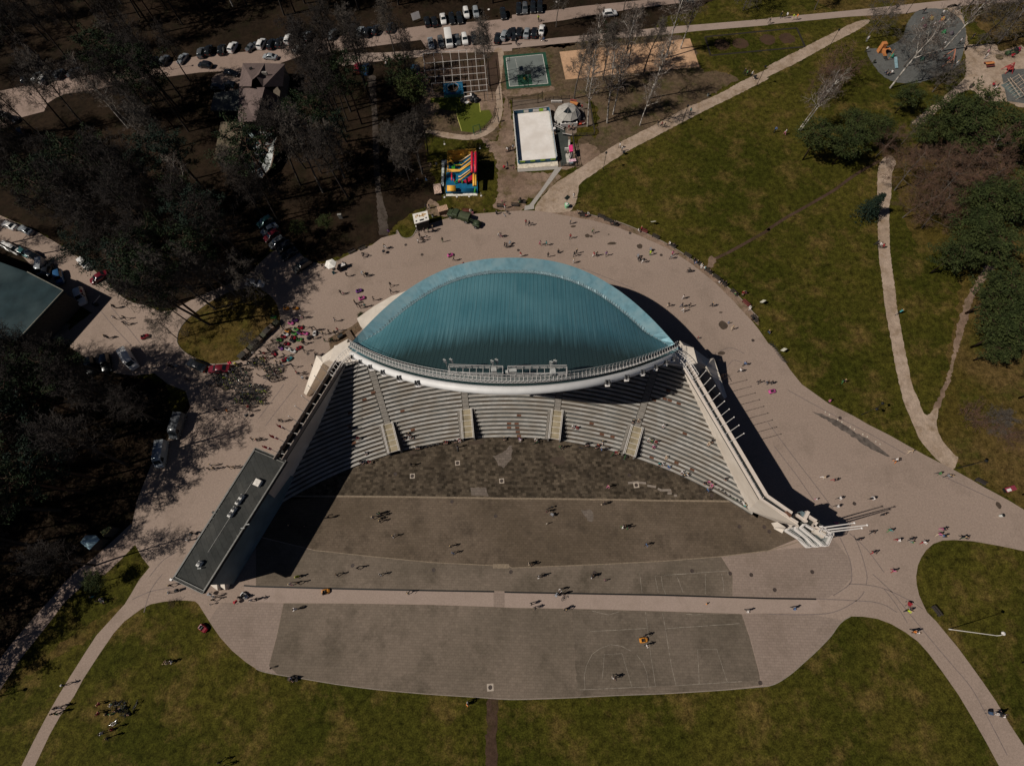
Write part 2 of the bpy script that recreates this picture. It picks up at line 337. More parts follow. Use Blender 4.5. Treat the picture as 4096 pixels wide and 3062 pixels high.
sheet('island_grass', "E 690,975 790,1035 740,1080 640,1150 600,1190 560,1140 480,1190 560,1040", GRASS, .030, sm=False)
sheet('rough_slab', "E 430,1240 480,1180 540,1120 610,1140 560,1220", mat('rough_concrete', (.16, .13, .10), .9, var=.4, scale=1), .034, sm=False)
sheet('planting_bed', "G 340,182 460,172 560,160 700,205 900,255 1080,325 1300,430 1500,550 1700,690 1830,800 1950,900 2050,1010 2120,1085 2125,1150 2060,1100 2000,1040 1900,930 1750,780 1550,620 1350,490 1100,375 900,300 700,245 460,204", DIRT, .028, sm=False, jit=.08)
sheet('planting_bed', "F 640,1350 620,1260 820,1160 880,1110 950,1060 990,1110 820,1260 700,1400 640,1480 580,1560 530,1654 490,1654 560,1430", ground_mat('bed_earth', [(.10, .065, .04), (.14, .10, .065), (.06, .045, .03)], .3, .8, .5, 3), .029, sm=False, jit=.08)
sheet('planting_bed', "J 520,0 600,-60 640,0 570,100 510,160", ground_mat('bed_earth_b', [(.10, .065, .04), (.14, .10, .065), (.06, .045, .03)], .3, .8, .5, 3), .029, sm=False, jit=.08)
# paving inside the bowl
def arcS(r, a0, a1, n=60):
    return [S(r * math.sin(R_(a0 + (a1 - a0) * i / n)), -98 + r * math.cos(R_(a0 + (a1 - a0) * i / n))) for i in range(n + 1)]
front = arcS(82.6, -36, 36)
sheet('dark_paving', front + pts("K 2160,1010 1700,1003 1300,1000 900,992 400,985 0,982 J 1800,975 1300,968 730,962 200,962"), COBBLE, .028, sm=False)
sheet('brown_paving', pts("J 150,966 730,966 1300,972 1800,979 K 0,986 400,989 900,996 1300,1004 1700,1007 2205,1012 L 60,1140 300,1310 0,1430 K 2205,1430 1800,1480 1300,1520 700,1550 0,1578 J 2180,1565 1500,1530 1000,1480 500,1425 0,1300"), PAV, .028, sm=False)
sheet('worn_paving', pts("J 0,1310 500,1429 1000,1484 1500,1534 2180,1569 K 0,1582 700,1554 1300,1524 1800,1484 1900,1640 O 1900,190 0,150 N 1500,142 0,104 M 2205,100 I 2205,1654"), PAV2, .0266, sm=False)
sheet('light_paving', pts("K 1804,1484 2205,1434 L 350,1400 560,1330 700,1500 730,1654 Q 640,120 500,215 O 2205,205 1904,190 K 1904,1640"), PAV3, .0246, sm=False)
sheet('light_strip', pts("M 2100,96 N 0,108 1500,146 2050,156 O 0,160 1300,184 2205,212 Q 420,222 480,330 O 2205,335 1980,340 1300,318 500,296 0,288 N 2100,282 1500,262 700,250 240,248 0,240 M 2100,235"), ASPH2, .029, sm=False)
sheet('light_paving', pts("N 0,244 236,252 170,560 110,780 170,862 60,836 0,812 M 2120,755 2000,655 1900,545 1800,400 1900,250"), PAV3, .0262, sm=False)
sheet('worn_paving', pts("N 238,252 700,254 1500,266 2100,286 O 0,292 500,300 1300,322 1980,344 2050,560 2130,860 2140,960 1800,996 1300,1026 900,1041 500,1061 0,1076 N 1900,1056 1500,1031 1050,991 700,946 400,896 180,861 112,790 175,560"), PAV2, .028, sm=False)
PAVD = ground_mat('court_pavers', [(.108, .087, .065), (.135, .107, .082), (.080, .064, .048)], .05, .16, .13, 1.5, bump=0, brick=dict(w=.8, h=.45, v=.07, m=.03, mc=.8))
sheet('dark_court', pts("O 520,310 1300,330 1975,350 2050,560 2120,860 2130,915 1500,950 900,985 560,1010"), PAVD, .032, sm=False, jit=.12)
sheet('light_paving', pts("Q -20,340 380,350 650,400 600,450 545,530 480,600 400,680 300,770 210,850 110,920 50,945 0,958 O 2160,960 2135,860 2055,560 1985,345"), PAV3, .0262, sm=False)
PATCH = mat('pale_stone', (.20, .165, .135), .9, var=.12, scale=2)
for q in ("J 1850,890 1980,885 2000,960 1860,955", "J 2040,620 2100,600 2205,520 2205,640 2130,720 2090,700", "K 600,1085 690,1080 705,1180 655,1175"):
    sheet('paving_patch', q, ground_mat('patch' + q[2:5], [(.13, .105, .085), (.15, .12, .10), (.12, .10, .08)], .3, .6, .1, 2, bump=0, brick=dict(w=.8, h=.55, v=.15, m=.03)), .032, sm=False, jit=.15)
mb = MB()
for a, b in [((1000, 850), (1090, 842)), ((1090, 846), (1155, 852)), ((1165, 872), (1240, 884)), ((1255, 898), (1290, 915)), ((1290, 912), (1370, 912)), ((1340, 938), (1375, 938)), ((1395, 958), (1420, 958))]:
    A_, B_ = g('K', *a), g('K', *b); mb.ribbon([A_, B_], .45, 0, .034)
struct('pale_pavers', mb, PATCH)
# joints, drain slot and chalk lines
SLOT = mat('drain_black', (.008, .007, .006), .7)
mb = MB()
mb.ribbon(pts("M 2100,100 N 0,108 700,127 1500,143 2052,152"), .28, 0, .038); mb.ribbon(pts("N 2140,155 O 0,158 1300,182 2205,210 Q 415,216"), .28, 0, .038)
struct('drain_channel', mb, SLOT)
JOINT = mat('joint_stone', (.19, .145, .10), .9, var=.25, scale=3)
mb = MB()
mb.ribbon(pts("J 150,964 730,964 1300,970 1800,977 K 0,984 400,987 900,994 1300,1002 1700,1005 2120,1010"), .35, 0, .06)
mb.ribbon(pts("J 490,1427 1000,1482 1500,1532 2180,1567 K 0,1580 700,1552 1300,1522 1800,1482 2205,1432 L 300,1345"), .16, 0, .034)
mb.ribbon(pts("J 2040,1565 2180,1565"), .8, 0, .036)
struct('stone_edging', mb, JOINT)
sheet('paver_panel', "N 2046,155 2140,156 2142,285 2046,283", PAV3, .033, sm=False)
CH = mat('chalk', (.27, .235, .19), .9, var=.5, scale=1.5)
mb = MB()
for s in ("O 585,996 1240,968", "O 628,990 622,880 640,790 690,690 760,640 850,608 940,620 1030,665", "O 1070,690 1130,770 1160,850 1178,970", "O 778,900 795,692 948,685 1032,970",
          "O 1150,330 1165,470 1195,700 1235,960", "O 1297,338 1320,468 1370,780 1412,958", "O 1320,470 1960,426", "O 1415,960 1980,925", "O 1612,950 1598,652 1762,645 1855,935",
          "O 670,495 1160,468", "O 690,318 830,352 920,325", "O 1500,345 1580,352 1645,345", "O 1100,0 1120,165", "O 1230,15 1500,0", "O 1230,15 1260,160", "O 1283,20 1300,120 1325,175", "O 1420,20 1475,160",
          "O 1665,0 1665,175", "O 1805,0 1825,100 1815,170", "K 1228,1648 1858,1605", "K 1858,1605 1862,1640"):
    mb.ribbon(pts(s), .042, 0, .0365)
struct('court_lines', mb, CH)
STR = mat('white_dash', (.5, .45, .36), .8)
mb = MB()
for x, y in ((493, 240), (528, 262), (600, 305), (636, 325), (707, 368), (743, 388), (816, 430), (854, 451), (928, 494), (964, 516)):
    mb.ribbon([g('L', x - 2, y + 6), g('L', x + 2, y - 6)], .18, 0, .028)
struct('road_dashes', mb, STR)
TRACK = mat('tyre_track', (.155, .12, .105), .95, var=.2, scale=1.5)
mb = MB()
for s in ("Q 410,215 620,222 780,232 900,240 1010,270 1110,330", "Q 560,185 700,90 720,0 L 700,1500 620,1320", "Q 845,90 850,0 L 800,1450 740,1300", "Q 700,85 850,95 960,115 1080,160 1240,240 1330,300",
          "Q 900,0 1060,150 1200,320 1430,600 1600,800 1750,980 1900,1250 2060,1560", "Q 1000,130 1100,260 1200,420", "L 0,330 200,600 370,820 560,1070", "L 50,530 250,790 400,1010", "L 170,50 460,210 900,440 1180,600",
          "L 1480,780 1700,880 1960,1000", "L 1000,1620 850,1420 700,1280", "G 1750,1654 1720,1560 1760,1400 1880,1340 2000,1390", "G 1840,1654 1830,1560 1900,1450 1980,1470", "I 1290,1654 1400,1520 1525,1440",
          "M 1140,220 1300,150 1500,115", "M 1240,330 1300,140 1400,0", "Q 0,345 300,350 560,330 760,230 830,150", "E 850,1000 1000,1180 1180,1370", "E 960,990 1130,1200 1300,1420", "F 60,1654 300,1400", "J 80,360 280,100 360,0", "J 20,300 200,60 240,0", "G 600,655 850,750 1040,830"):
    mb.ribbon(smooth_loop(pts(s), 4, False), .16, 0, .0285)
struct('tyre_marks', mb, TRACK)
# kerbs
KERB = mat('kerb_stone', (.22, .18, .15), .9, var=.2, scale=2)
def kerb(s, wd=.15, h=.12):
    mb = MB(); mb.ribbon(smooth_loop(pts(s), 3, False), wd, 0, h); struct('kerb', mb, KERB)
kerb("G 560,158 700,203 900,253 1080,323 1300,428 1500,548 1700,688 1830,798 1950,898 2050,1008 2120,1083")
kerb("E 1525,1290 1540,1200 1600,1110 1680,1040 1800,950 1950,870"); kerb("E 1525,1290 1545,1330 1600,1385 1700,1440 1800,1478 1900,1480 2000,1465 2100,1430 F 0,1330")
kerb("E 910,770 1040,895 1150,955 1260,980"); kerb("F 300,430 380,530 450,590 560,622 620,612"); kerb("F 1210,362 1216,330 1250,385 1300,400 1350,380 1385,320", .2)
kerb("L 1190,1346 1500,1345 1420,1375 1360,1430 1320,1490 1290,1560 1275,1654 Q 1280,90 1300,180 1340,270") if False else None
kerb("Q 0,965 50,950 110,920 210,850 300,770 400,680 480,600 545,530 600,450 650,400 710,365", .12, .05)
kerb("N 0,815 60,840 180,865 400,900 700,950 1050,995 1500,1035 1900,1060 2205,1080 O 500,1065 900,1045 1300,1030 1800,1000 2205,965", .12, .05)
kerb("E 800,1040 620,930 500,850 400,760", .2, .3)
# ball courts and pitches, top of the picture
sheet('sand_court', "X 2238,208 2760,155 2798,267 2262,319", SAND, .020, sm=False)
GREEN = mat('court_green', (.010, .052, .028), .8, var=.2, scale=1); GREY = mat('court_grey', (.125, .14, .128), .8, var=.12, scale=.4)
cq = [P(2011, 223), P(2182, 209), P(2206, 343), P(2027, 357)]
sheet('basketball_court', cq, GREEN, .024, sm=False)
def bil(q, a, b): return q[0].lerp(q[1], a).lerp(q[3].lerp(q[2], a), b)
sheet('basketball_court', [bil(cq, .07, .08), bil(cq, .92, .06), bil(cq, .93, .93), bil(cq, .07, .93)], GREY, .028, sm=False)
sheet('basketball_key', [bil(cq, .27, .62), bil(cq, .58, .61), bil(cq, .59, .93), bil(cq, .27, .93)], GREEN, .032, sm=False)
mb = MB(); WL = mat('white_line', (.55, .52, .47), .7)
def loop_line(q, wd, z):
    q = list(q) + [q[0]]
    for a, b in zip(q, q[1:]): mb.ribbon([a, b], wd, 0, z)
loop_line([bil(cq, .07, .08), bil(cq, .92, .06), bil(cq, .93, .93), bil(cq, .07, .93)], .14, .036); mb.ribbon([bil(cq, .28, .13), bil(cq, .31, .6)], .05, 0, .036)
struct('court_lines', mb, WL)
mb = MB(); DK = mat('trench_earth', (.018, .014, .010), .95, var=.3)
lq = [P(2820, 148), P(3187, 112), P(3220, 187), P(2842, 222)]; loop_line(lq, .55, .010); struct('worn_track', mb, DK)
SPOT = ground_mat('bare_earth', [(.065, .038, .024), (.05, .03, .02), (.04, .03, .012)], .5, 1, .3, 1)
for x, y in ((1805, 385), (1965, 375), (2200, 340)):
    c = g('C', x, y); sheet('bare_patch', [c + Vector((2.3 * math.cos(t / 12 * 2 * PI), 2.3 * math.sin(t / 12 * 2 * PI), 0)) for t in range(12)], SPOT, .008, jit=.25, seed=x)
c = g('D', 163, 330); sheet('bare_patch', [c + Vector((2.3 * math.cos(t / 12 * 2 * PI), 2.3 * math.sin(t / 12 * 2 * PI), 0)) for t in range(12)], SPOT, .008, jit=.25, seed=163)
def t5(s):  # crop (1640,180) scale 4.134
    return [P(1640 + float(a) / 4.134, 180 + float(b) / 4.134) for a, b in (q.split(',') for q in s.split())]
sheet('turf_pitch', t5("340,878 560,868 870,865 930,965 1150,960 1170,1085 1310,1075 1370,1190 1290,1290 1200,1370 1050,1450 860,1430 770,1150 770,1110 500,1060 470,955 340,950"), TURF, .020, sm=False)
mb = MB(); mb.ribbon(t5("760,1000 780,1180 855,1425"), .16, 0, .024); mb.ribbon(t5("1145,965 1162,1115"), .16, 0, .024); struct('pitch_lines', mb, mat('yellow_line', (.40, .38, .10), .8))
sheet('play_surface', "D 850,440 1000,410 1150,330 1200,200 1300,90 1500,80 1640,150 1705,260 1690,400 1640,560 1500,640 1250,720 1000,665", SAFE, .020, jit=.1)
sheet('play_surface', "D 2010,645 2100,600 2260,590 2260,900 2060,872", SAFE, .020, sm=False)
sheet('red_court', t5("215,140 1450,120 1500,560 1420,770 880,800 340,650 240,450"), ground_mat('red_earth', [(.046, .030, .021), (.062, .039, .028), (.034, .026, .012)], .1, .3, .25, 1.2), .020, sm=False)
def t8(s, z=0):  # crop (2020,380) scale 5.17
    return [P(2020 + float(a) / 5.17, 380 + float(b) / 5.17, z) for a, b in (q.split(',') for q in s.split())]
sheet('terrace_paving', t8("150,100 1480,60 1740,200 1820,640 1500,680 1340,830 1460,1480 1100,1480 990,560 950,320 150,330"), ground_mat('terrace_wood', [(.105, .078, .058), (.13, .098, .072), (.085, .06, .045)], .3, 1, .2, 2), .020, sm=False)
sheet('terrace_paving', t8("1050,640 1230,700 1300,860 1320,1000 1290,1420 1160,1480 1080,1000"), ground_mat('dark_mat', [(.045, .05, .045), (.055, .06, .052), (.035, .04, .036)], .3, 1, .15, 2), .024, sm=False)
sheet('terrace_paving', t8("810,240 910,190 1000,210 1045,270 1040,340 960,310 920,280"), mat('octagon_deck', (.17, .125, .095), .9, var=.15), .028, sm=False)
sheet('terrace_paving', t8("1250,720 1420,640 1475,680 1485,770 1400,840 1250,830"), mat('octagon_deck', (.17, .125, .095), .9), .028, sm=False)
sheet('concrete_apron', t8("250,1500 1090,1450 1110,1530 700,1565 265,1590"), mat('concrete_path', (.30, .27, .24)), .020, sm=False)
# manhole covers, each in its own frame
IRON = mat('cast_iron', (.045, .032, .026), .7, var=.3, scale=6); SLAB = mat('pale_slab', (.36, .30, .24), .9, var=.12, scale=4)
def manhole(c, x, y, slab=False, r=.36, big=0):
    p = g(c, x, y); mb = MB(); t = T('manhole', ('round iron manhole cover in a pale square concrete slab' if slab else 'round rusty iron manhole cover set flush in paving'), 'manhole', p, group='manhole covers in the paving')
    mb.lathe(0, 0, [(r, .0), (r, .046), (r - .04, .05), (r - .06, .046)], 20); obj('cover', mb, IRON, t)
    if slab:
        q = MB(); h = slab if slab is not True else .7
        o = h; i = r + .02
        for k in range(16):
            a0, a1 = 2 * PI * k / 16 + PI / 4, 2 * PI * (k + 1) / 16 + PI / 4
            def sq(a):
                c_, s_ = math.cos(a), math.sin(a); m_ = max(abs(c_), abs(s_)); return (o * c_ / m_, o * s_ / m_, .045)
            q.poly([(i * math.cos(a0), i * math.sin(a0), .045), sq(a0), sq(a1), (i * math.cos(a1), i * math.sin(a1), .045)])
        q.box(0, 0, .018, 2 * o, 2 * o, .03); obj('slab', q, SLAB, t)
    return t
for a in (('N', 2018, 976, .58), ('J', 1347, 790, .5), ('J', 1736, 678, .5), ('J', 2116, 832, .5), ('K', 1070, 868, .55)): manhole(*a)
for a in (('K', 1957, 1225), ('K', 1010, 782), ('K', 1720, 955), ('K', 2172, 1228), ('K', 1550, 1606), ('K', 1878, 1628), ('K', 2060, 1640), ('K', 710, 1622), ('J', 1688, 1010), ('J', 1530, 1597), ('J', 832, 1560), ('J', 1200, 772), ('J', 2195, 1615), ('J', 2063, 1134),
          ('Q', 57, 137), ('O', 2138, 937), ('L', 743, 1027), ('L', 380, 1615), ('L', 620, 290), ('G', 1285, 543), ('G', 1017, 354), ('F', 1290, 455), ('F', 1431, 539), ('G', 55, 501), ('G', 2075, 1277), ('L', 10, 1268), ('E', 1040, 845), ('F', 448, 1392)): manhole(*a)
# oily and damp stains on the asphalt
ST = mat('damp_stain', (.055, .038, .026), .9, var=.2)
mb = MB()
for c, x, y, rx, ry, seed in (('G', 1100, 468, .75, .75, 1), ('G', 860, 443, 1.1, .45, 2), ('G', 650, 377, .6, .6, 3), ('G', 682, 381, .4, .35, 4), ('G', 527, 297, .7, .35, 5), ('G', 1818, 1147, 1.0, 1.1, 6), ('G', 1803, 1387, .9, .5, 7), ('G', 1798, 1036, .5, .2, 8), ('L', 1985, 1040, .5, .7, 9), ('K', 395, 655, 1.6, .9, 10), ('J', 1905, 503, 1.6, .5, 11), ('J', 1350, 590, .9, .4, 12), ('G', 833, 365, .2, .2, 13), ('G', 1720, 1478, .25, .25, 14)):
    r = random.Random(seed); p = g(c, x, y); mb.flat([(p.x + rx * math.cos(k / 14 * 2 * PI) * r.uniform(.8, 1.15), p.y + ry * math.sin(k / 14 * 2 * PI) * r.uniform(.8, 1.15)) for k in range(14)], .0375)
struct('damp_stains', mb, ST)
mb = MB()
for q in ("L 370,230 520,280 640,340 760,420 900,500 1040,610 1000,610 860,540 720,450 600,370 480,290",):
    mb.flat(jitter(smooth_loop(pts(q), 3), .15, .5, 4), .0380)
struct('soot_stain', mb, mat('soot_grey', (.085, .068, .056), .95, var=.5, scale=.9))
# ---------------------------------------------------------------- seating terrace
WHITE = mat('white_plaster', (.58, .51, .43), .75, var=.10, scale=.8, col2=(.49, .42, .345), scale2=.16)
WHITE2 = mat('white_metal', (.62, .58, .54), .45, var=.06, scale=1)
BENCH = mat('bench_concrete', (.345, .325, .295), .9, var=.20, scale=1.6, col2=(.27, .245, .21), scale2=.4)
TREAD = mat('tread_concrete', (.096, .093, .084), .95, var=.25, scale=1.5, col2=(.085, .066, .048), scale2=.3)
STEP = mat('step_concrete', (.20, .18, .155), .9, var=.15, scale=2)
RUST = mat('rusty_wood', (.12, .055, .032), .9, var=.4, scale=2)
R0, DR, DZ, NR = 82.45, .78, .39, 25
def zrow(i): return DZ * (i + 1)
def pol(r, a, z=0): return S(r * math.sin(a), -98 + r * math.cos(a), z)
def wall_a(r, side):
    """angle where a ring meets the inner face of the side wall"""
    # foot line from (47.2,-29.8) to (34.9,-3.5)
    k = (r - 83.0) / (100.6 - 83.0); u = 47.0 + (34.6 - 47.0) * k
    return side * math.asin(min(1, u / r))
AISLE = [R_(-17), R_(-6.2), R_(6.2), R_(17)]
TUN = 7        # rows taken by the entrance tunnels
seat_loc = S(0, -14, 0)
seating = T('seating_terrace', 'curved concrete seating terrace of stepped rows beneath the blue stage roof', 'seating', seat_loc)
tread = MB(); stairs = MB()
def arc_seg(mb, r1, r2, z1, z2, a0, a1, mi=0, riser=True, side=True):
    n = max(1, int(abs(a1 - a0) / R_(1.0))); b = []
    for k in range(n):
        p, q = a0 + (a1 - a0) * k / n, a0 + (a1 - a0) * (k + 1) / n
        mb.poly([pol(r1, p, z2), pol(r1, q, z2), pol(r2, q, z2), pol(r2, p, z2)], mi)
        if riser: mb.poly([pol(r1, p, z1), pol(r1, q, z1), pol(r1, q, z2), pol(r1, p, z2)], mi)
    if side:
        mb.poly([pol(r1, a0, z1), pol(r1, a0, z2), pol(r2, a0, z2), pol(r2, a0, z1)], mi); mb.poly([pol(r1, a1, z2), pol(r1, a1, z1), pol(r2, a1, z1), pol(r2, a1, z2)], mi)
    return mb
for i in range(NR):
    r = R0 + DR * i; z = zrow(i)
    aL, aR = wall_a(r, -1), wall_a(r, 1)
    hw = 1.35 / r if i < TUN else 0
    cuts = [aL]
    for a in AISLE: cuts += [a - hw, a + hw]
    cuts.append(aR)
    for k in range(0, len(cuts), 2): arc_seg(tread, r, r + DR, z - DZ, z, cuts[k], cuts[k + 1], side=False)
    if i < 20: rows_ = []
    else: row = row if i > 20 else MB()
    ah = (1.35 + .55) / r if i < TUN else .75 / r
    cuts = [aL]
    for a in AISLE: cuts += [a - ah, a + ah]
    cuts.append(aR)
    for k in range(0, len(cuts), 2):
        if i < 20: row = MB()
        arc_seg(row, r + .02, r + .45, z + .004, z + .13, cuts[k], cuts[k + 1])
        if i < 20: obj('bench_row', row, BENCH, seating, True)
    if i == NR - 1: tag(obj('bench_row', row, BENCH, seating, True), kind='stuff')
    # stairs: two half steps per row beside each tunnel / up each aisle
    for a in AISLE:
        if i < TUN: spans = [(a - (1.35 + .5) / r, a - 1.37 / r), (a + 1.37 / r, a + (1.35 + .5) / r)]
        else: spans = [(a - .62 / r, a + .62 / r)]
        for s0, s1 in spans:
            arc_seg(stairs, r + .006, r + DR * .5, z + .004, z + .05, s0, s1); arc_seg(stairs, r + DR * .5, r + DR - .006, z + .004, z + .2, s0, s1)
obj('treads', tread, TREAD, seating, True); obj('steps', stairs, STEP, seating, True)
# replaced / rusty seat boards
rb = MB(); r2 = random.Random(5)
for c, x, y in (('J', 1005, 52), ('J', 940, 143), ('J', 815, 250), ('J', 1265, 235), ('J', 1350, 390), ('J', 840, 495), ('K', 1335, 75), ('K', 1228, 116), ('K', 1310, 138), ('K', 1352, 152), ('K', 1430, 176), ('K', 685, 340), ('K', 775, 425), ('K', 868, 438), ('K', 1200, 640), ('K', 1415, 680), ('K', 1550, 740), ('K', 1485, 424), ('K', 60, 272), ('K', 40, 325), ('K', 45, 378), ('K', 50, 405), ('K', 60, 440), ('J', 2180, 320), ('J', 2180, 370)):
    for it in range(3):
        z = 0 if it == 0 else zz
        p = g(c, x, y, z) - SO; u, v = p.dot(SU), p.dot(SV); r = math.hypot(u, v + 98); i = int((r - R0) / DR); zz = zrow(i) + .13
    rr = R0 + DR * i; a = math.asin(u / r); w_ = .45 / r
    rb = MB(); arc_seg(rb, rr + .015, rr + .455, zz - .05, zz + .012, a - w_, a + w_); obj('worn_board', rb, RUST, seating, True)
# ---------------------------------------------------------------- entrance tunnels with glass roofs
GLASSY = mat('yellowed_glass', (.26, .215, .14), .25, var=.35, scale=.7, spec=.5)
for n_, a in enumerate(AISLE):
    base = pol(R0 + 2.6, a, 0); t = T('tunnel_entrance', ['leftmost', 'second from left', 'third from left', 'rightmost'][n_] + ' entrance tunnel under yellowed glass roof among the seating rows', 'tunnel', base, group='covered tunnels through the seating')
    ra, rb_ = R0 - .35, R0 + TUN * DR + .15; zt = zrow(TUN) + .25
    er = Vector(pol(10, a)) - Vector(pol(9, a)); er.z = 0; er.normalize(); et = Vector((er.y, -er.x, 0))
    C0 = Vector(pol(0, a)); C0.z = 0
    def q(r, s, z): p = C0 + er * r + et * s; return Vector((p.x, p.y, z))
    for s in (-1, 1):
        mb = MB(); o_, i_ = 1.33 * s, 1.08 * s
        zf = 1.9
        mb.prism([q(ra, o_, zf), q(rb_, o_, zt), q(rb_, i_, zt), q(ra, i_, zf)][::s], [q(ra, o_, 0), q(rb_, o_, 0), q(rb_, i_, 0), q(ra, i_, 0)][::s]); obj('side_wall', mb, STEP, t, True)
    mb = MB(); zf, dz = 2.0, .06
    mb.prism([q(ra + .1, -1.06, zf), q(rb_, -1.06, zt), q(rb_, 1.06, zt), q(ra + .1, 1.06, zf)][::-1], [q(ra + .1, -1.06, zf - dz), q(rb_, -1.06, zt - dz), q(rb_, 1.06, zt - dz), q(ra + .1, 1.06, zf - dz)][::-1]); obj('glass_roof', mb, GLASSY, t, True)
    mb = MB()
    for k in range(6):
        r_ = ra + .15 + (rb_ - ra - .25) * k / 5; zz = zf + (zt - zf) * (r_ - ra) / (rb_ - ra) + .04
        mb.bar(q(r_, -1.1, zz), q(r_, 1.1, zz), .045)
    for s in (-1.22, -.98, .98, 1.22): mb.bar(q(ra, s, zf + .28), q(rb_, s, zt + .28), .05)
    for s in (-1.22, 1.22):
        for k in range(6):
            r_ = ra + (rb_ - ra) * k / 5; zz = zf + (zt - zf) * k / 5; mb.bar(q(r_, s, zz - .1), q(r_, s, zz + .28), .03)
    obj('frame', mb, WHITE2, t, True)
# ---------------------------------------------------------------- side walls of the bowl
CO = mat('coping_stone', (.56, .48, .41), .7, var=.05); GAP = mat('dark_roof_felt', (.018, .020, .020), .9)
def side_wall(sg):
    lab = ('tall cream side wall to the right of the seating, bending outward at its foot' if sg > 0 else 'tall cream side wall to the left of the seating, mostly shaded and ending at flat-roofed building')
    t = T('side_wall', lab, 'wall', S(sg * 41, -17, 0))
    ZT = 10.0
    X = lambda u, v, z: S(sg * u, v, z)
    # inner face foot / top lines, then the outer face
    foot = [(34.4, -2.4, 9.2), (47.0, -29.6, 0)]; top = [(34.0, -3.6, ZT), (44.9, -29.0, ZT)]
    outer_t = [(35.5, -2.9), (46.4, -28.2)]
    mb = MB(); pl = lambda L_: mb.poly(L_ if sg > 0 else L_[::-1])
    f0, f1 = X(34.4, -2.4, 0), X(47.0, -29.6, 0)
    t0, t1 = X(*top[0]), X(*top[1]); o0, o1 = X(*outer_t[0], ZT), X(*outer_t[1], ZT); g0, g1 = X(36.4, -2.6, 0), X(48.0, -27.7, 0)
    pl([f1, f0, t0, t1]); pl([g0, g1, o1, o0])
    pl([f1, t1, o1, g1]); pl([f0, g0, o0, t0])
    obj('wall_face', mb, WHITE, t, True)
    if sg < 0: t1, o1 = t0.lerp(t1, .775), o0.lerp(o1, .80)
    tp = MB(); tp.prism([t0, o0, o1, t1][::-sg], [p - Vector((0, 0, .3)) for p in (t0, o0, o1, t1)][::-sg]); obj('roof_walk', tp, GAP, t, True)
    for nm, a, b, w_ in (('coping', t0, t1, .32 if sg > 0 else .16), ('coping', o0, o1, .5 if sg > 0 else .16)):
        d = (b - a).normalized(); nn = Vector((-d.y, d.x, 0)) * w_ / 2; mb = MB(); s2 = 1 if nm == 'x' else 1
        inn = (o0 - t0).normalized() * (w_ / 2) * (1 if a is t0 else -1)
        a2, b2 = a + inn, b + inn
        L_ = [a2 - nn, b2 - nn, b2 + nn, a2 + nn]
        mb.prism([p + Vector((0, 0, .45 if sg > 0 else 1.15)) for p in L_], [p + Vector((0, 0, .004)) for p in L_]); obj(nm, mb, CO if sg > 0 else KERB, t, True)
    mb = MB()
    a, b = t0 + (o0 - t0) * .1, t1 + (o1 - t1) * .1
    for h in (.95,): mb.bar(a + Vector((0, 0, h)), b + Vector((0, 0, h)), .035)
    for k in range(21):
        p = a.lerp(b, k / 20); mb.bar(p + Vector((0, 0, .4)), p + Vector((0, 0, 1.35)), .025)
    obj('handrail', mb, WHITE2, t, True)
    # flagpoles stand on the wall
    n = 9
    for k in range(n):
        f = .10 + .78 * k / (n - 1) if sg > 0 else .12 + .62 * k / (n - 1)
        if sg > 0: f = .125 + (.60 - .125) * k / (n - 1)
        else: f = .14 + (.94 - .14) * k / (n - 1)
        i_, o_ = t0.lerp(t1, f), o0.lerp(o1, f)
        p = o_.lerp(i_, .15); p.z = ZT + .45
        fp = T('flagpole', ('bare white flagpole on the sunlit right side wall' if sg > 0 else 'thin grey flagpole on the left side wall'), 'flagpole', p, group='flagpoles along the stage side walls')
        m2 = MB(); m2.tube([(0, 0, 0), (0, 0, 4.3)], [.055, .04], 8); m2.lathe(0, 0, [(.04, 4.3), (.11, 4.36), (.11, 4.44), (.03, 4.5)], 8); obj('pole', m2, WHITE2, fp)
        m3 = MB(); e = i_ - o_; m3.bar((e.x * .12, e.y * .12, .12), (e.x * .8, e.y * .8, .12), .05); obj('bracket', m3, WHITE2, fp)
        if sg < 0 and k in (6, 7, 8):
            m4 = MB(); rr = random.Random(k); W_, H_ = 2.3, 1.3
            nx = 8
            for a_ in range(nx):
                x0, x1 = -W_ * a_ / nx, -W_ * (a_ + 1) / nx
                f_ = lambda x: (x * .75, .22 * math.sin(x * 5 + k) + x * -.35, 0)
                A0, A1 = Vector(f_(x0)), Vector(f_(x1)); dz = lambda x: .25 * x
                m4.poly([(A0.x, A0.y, 4.2 + dz(x0)), (A1.x, A1.y, 4.2 + dz(x1)), (A1.x, A1.y, 4.2 - H_ + dz(x1)), (A0.x, A0.y, 4.2 - H_ + dz(x0))])
            fp['label'] = 'grey flagpole flying a small crimson flag on the left side wall'
            obj('flag', m4, mat('crimson_flag', (.35, .012, .03), .8), fp)
    return t
side_wall(1); side_wall(-1)
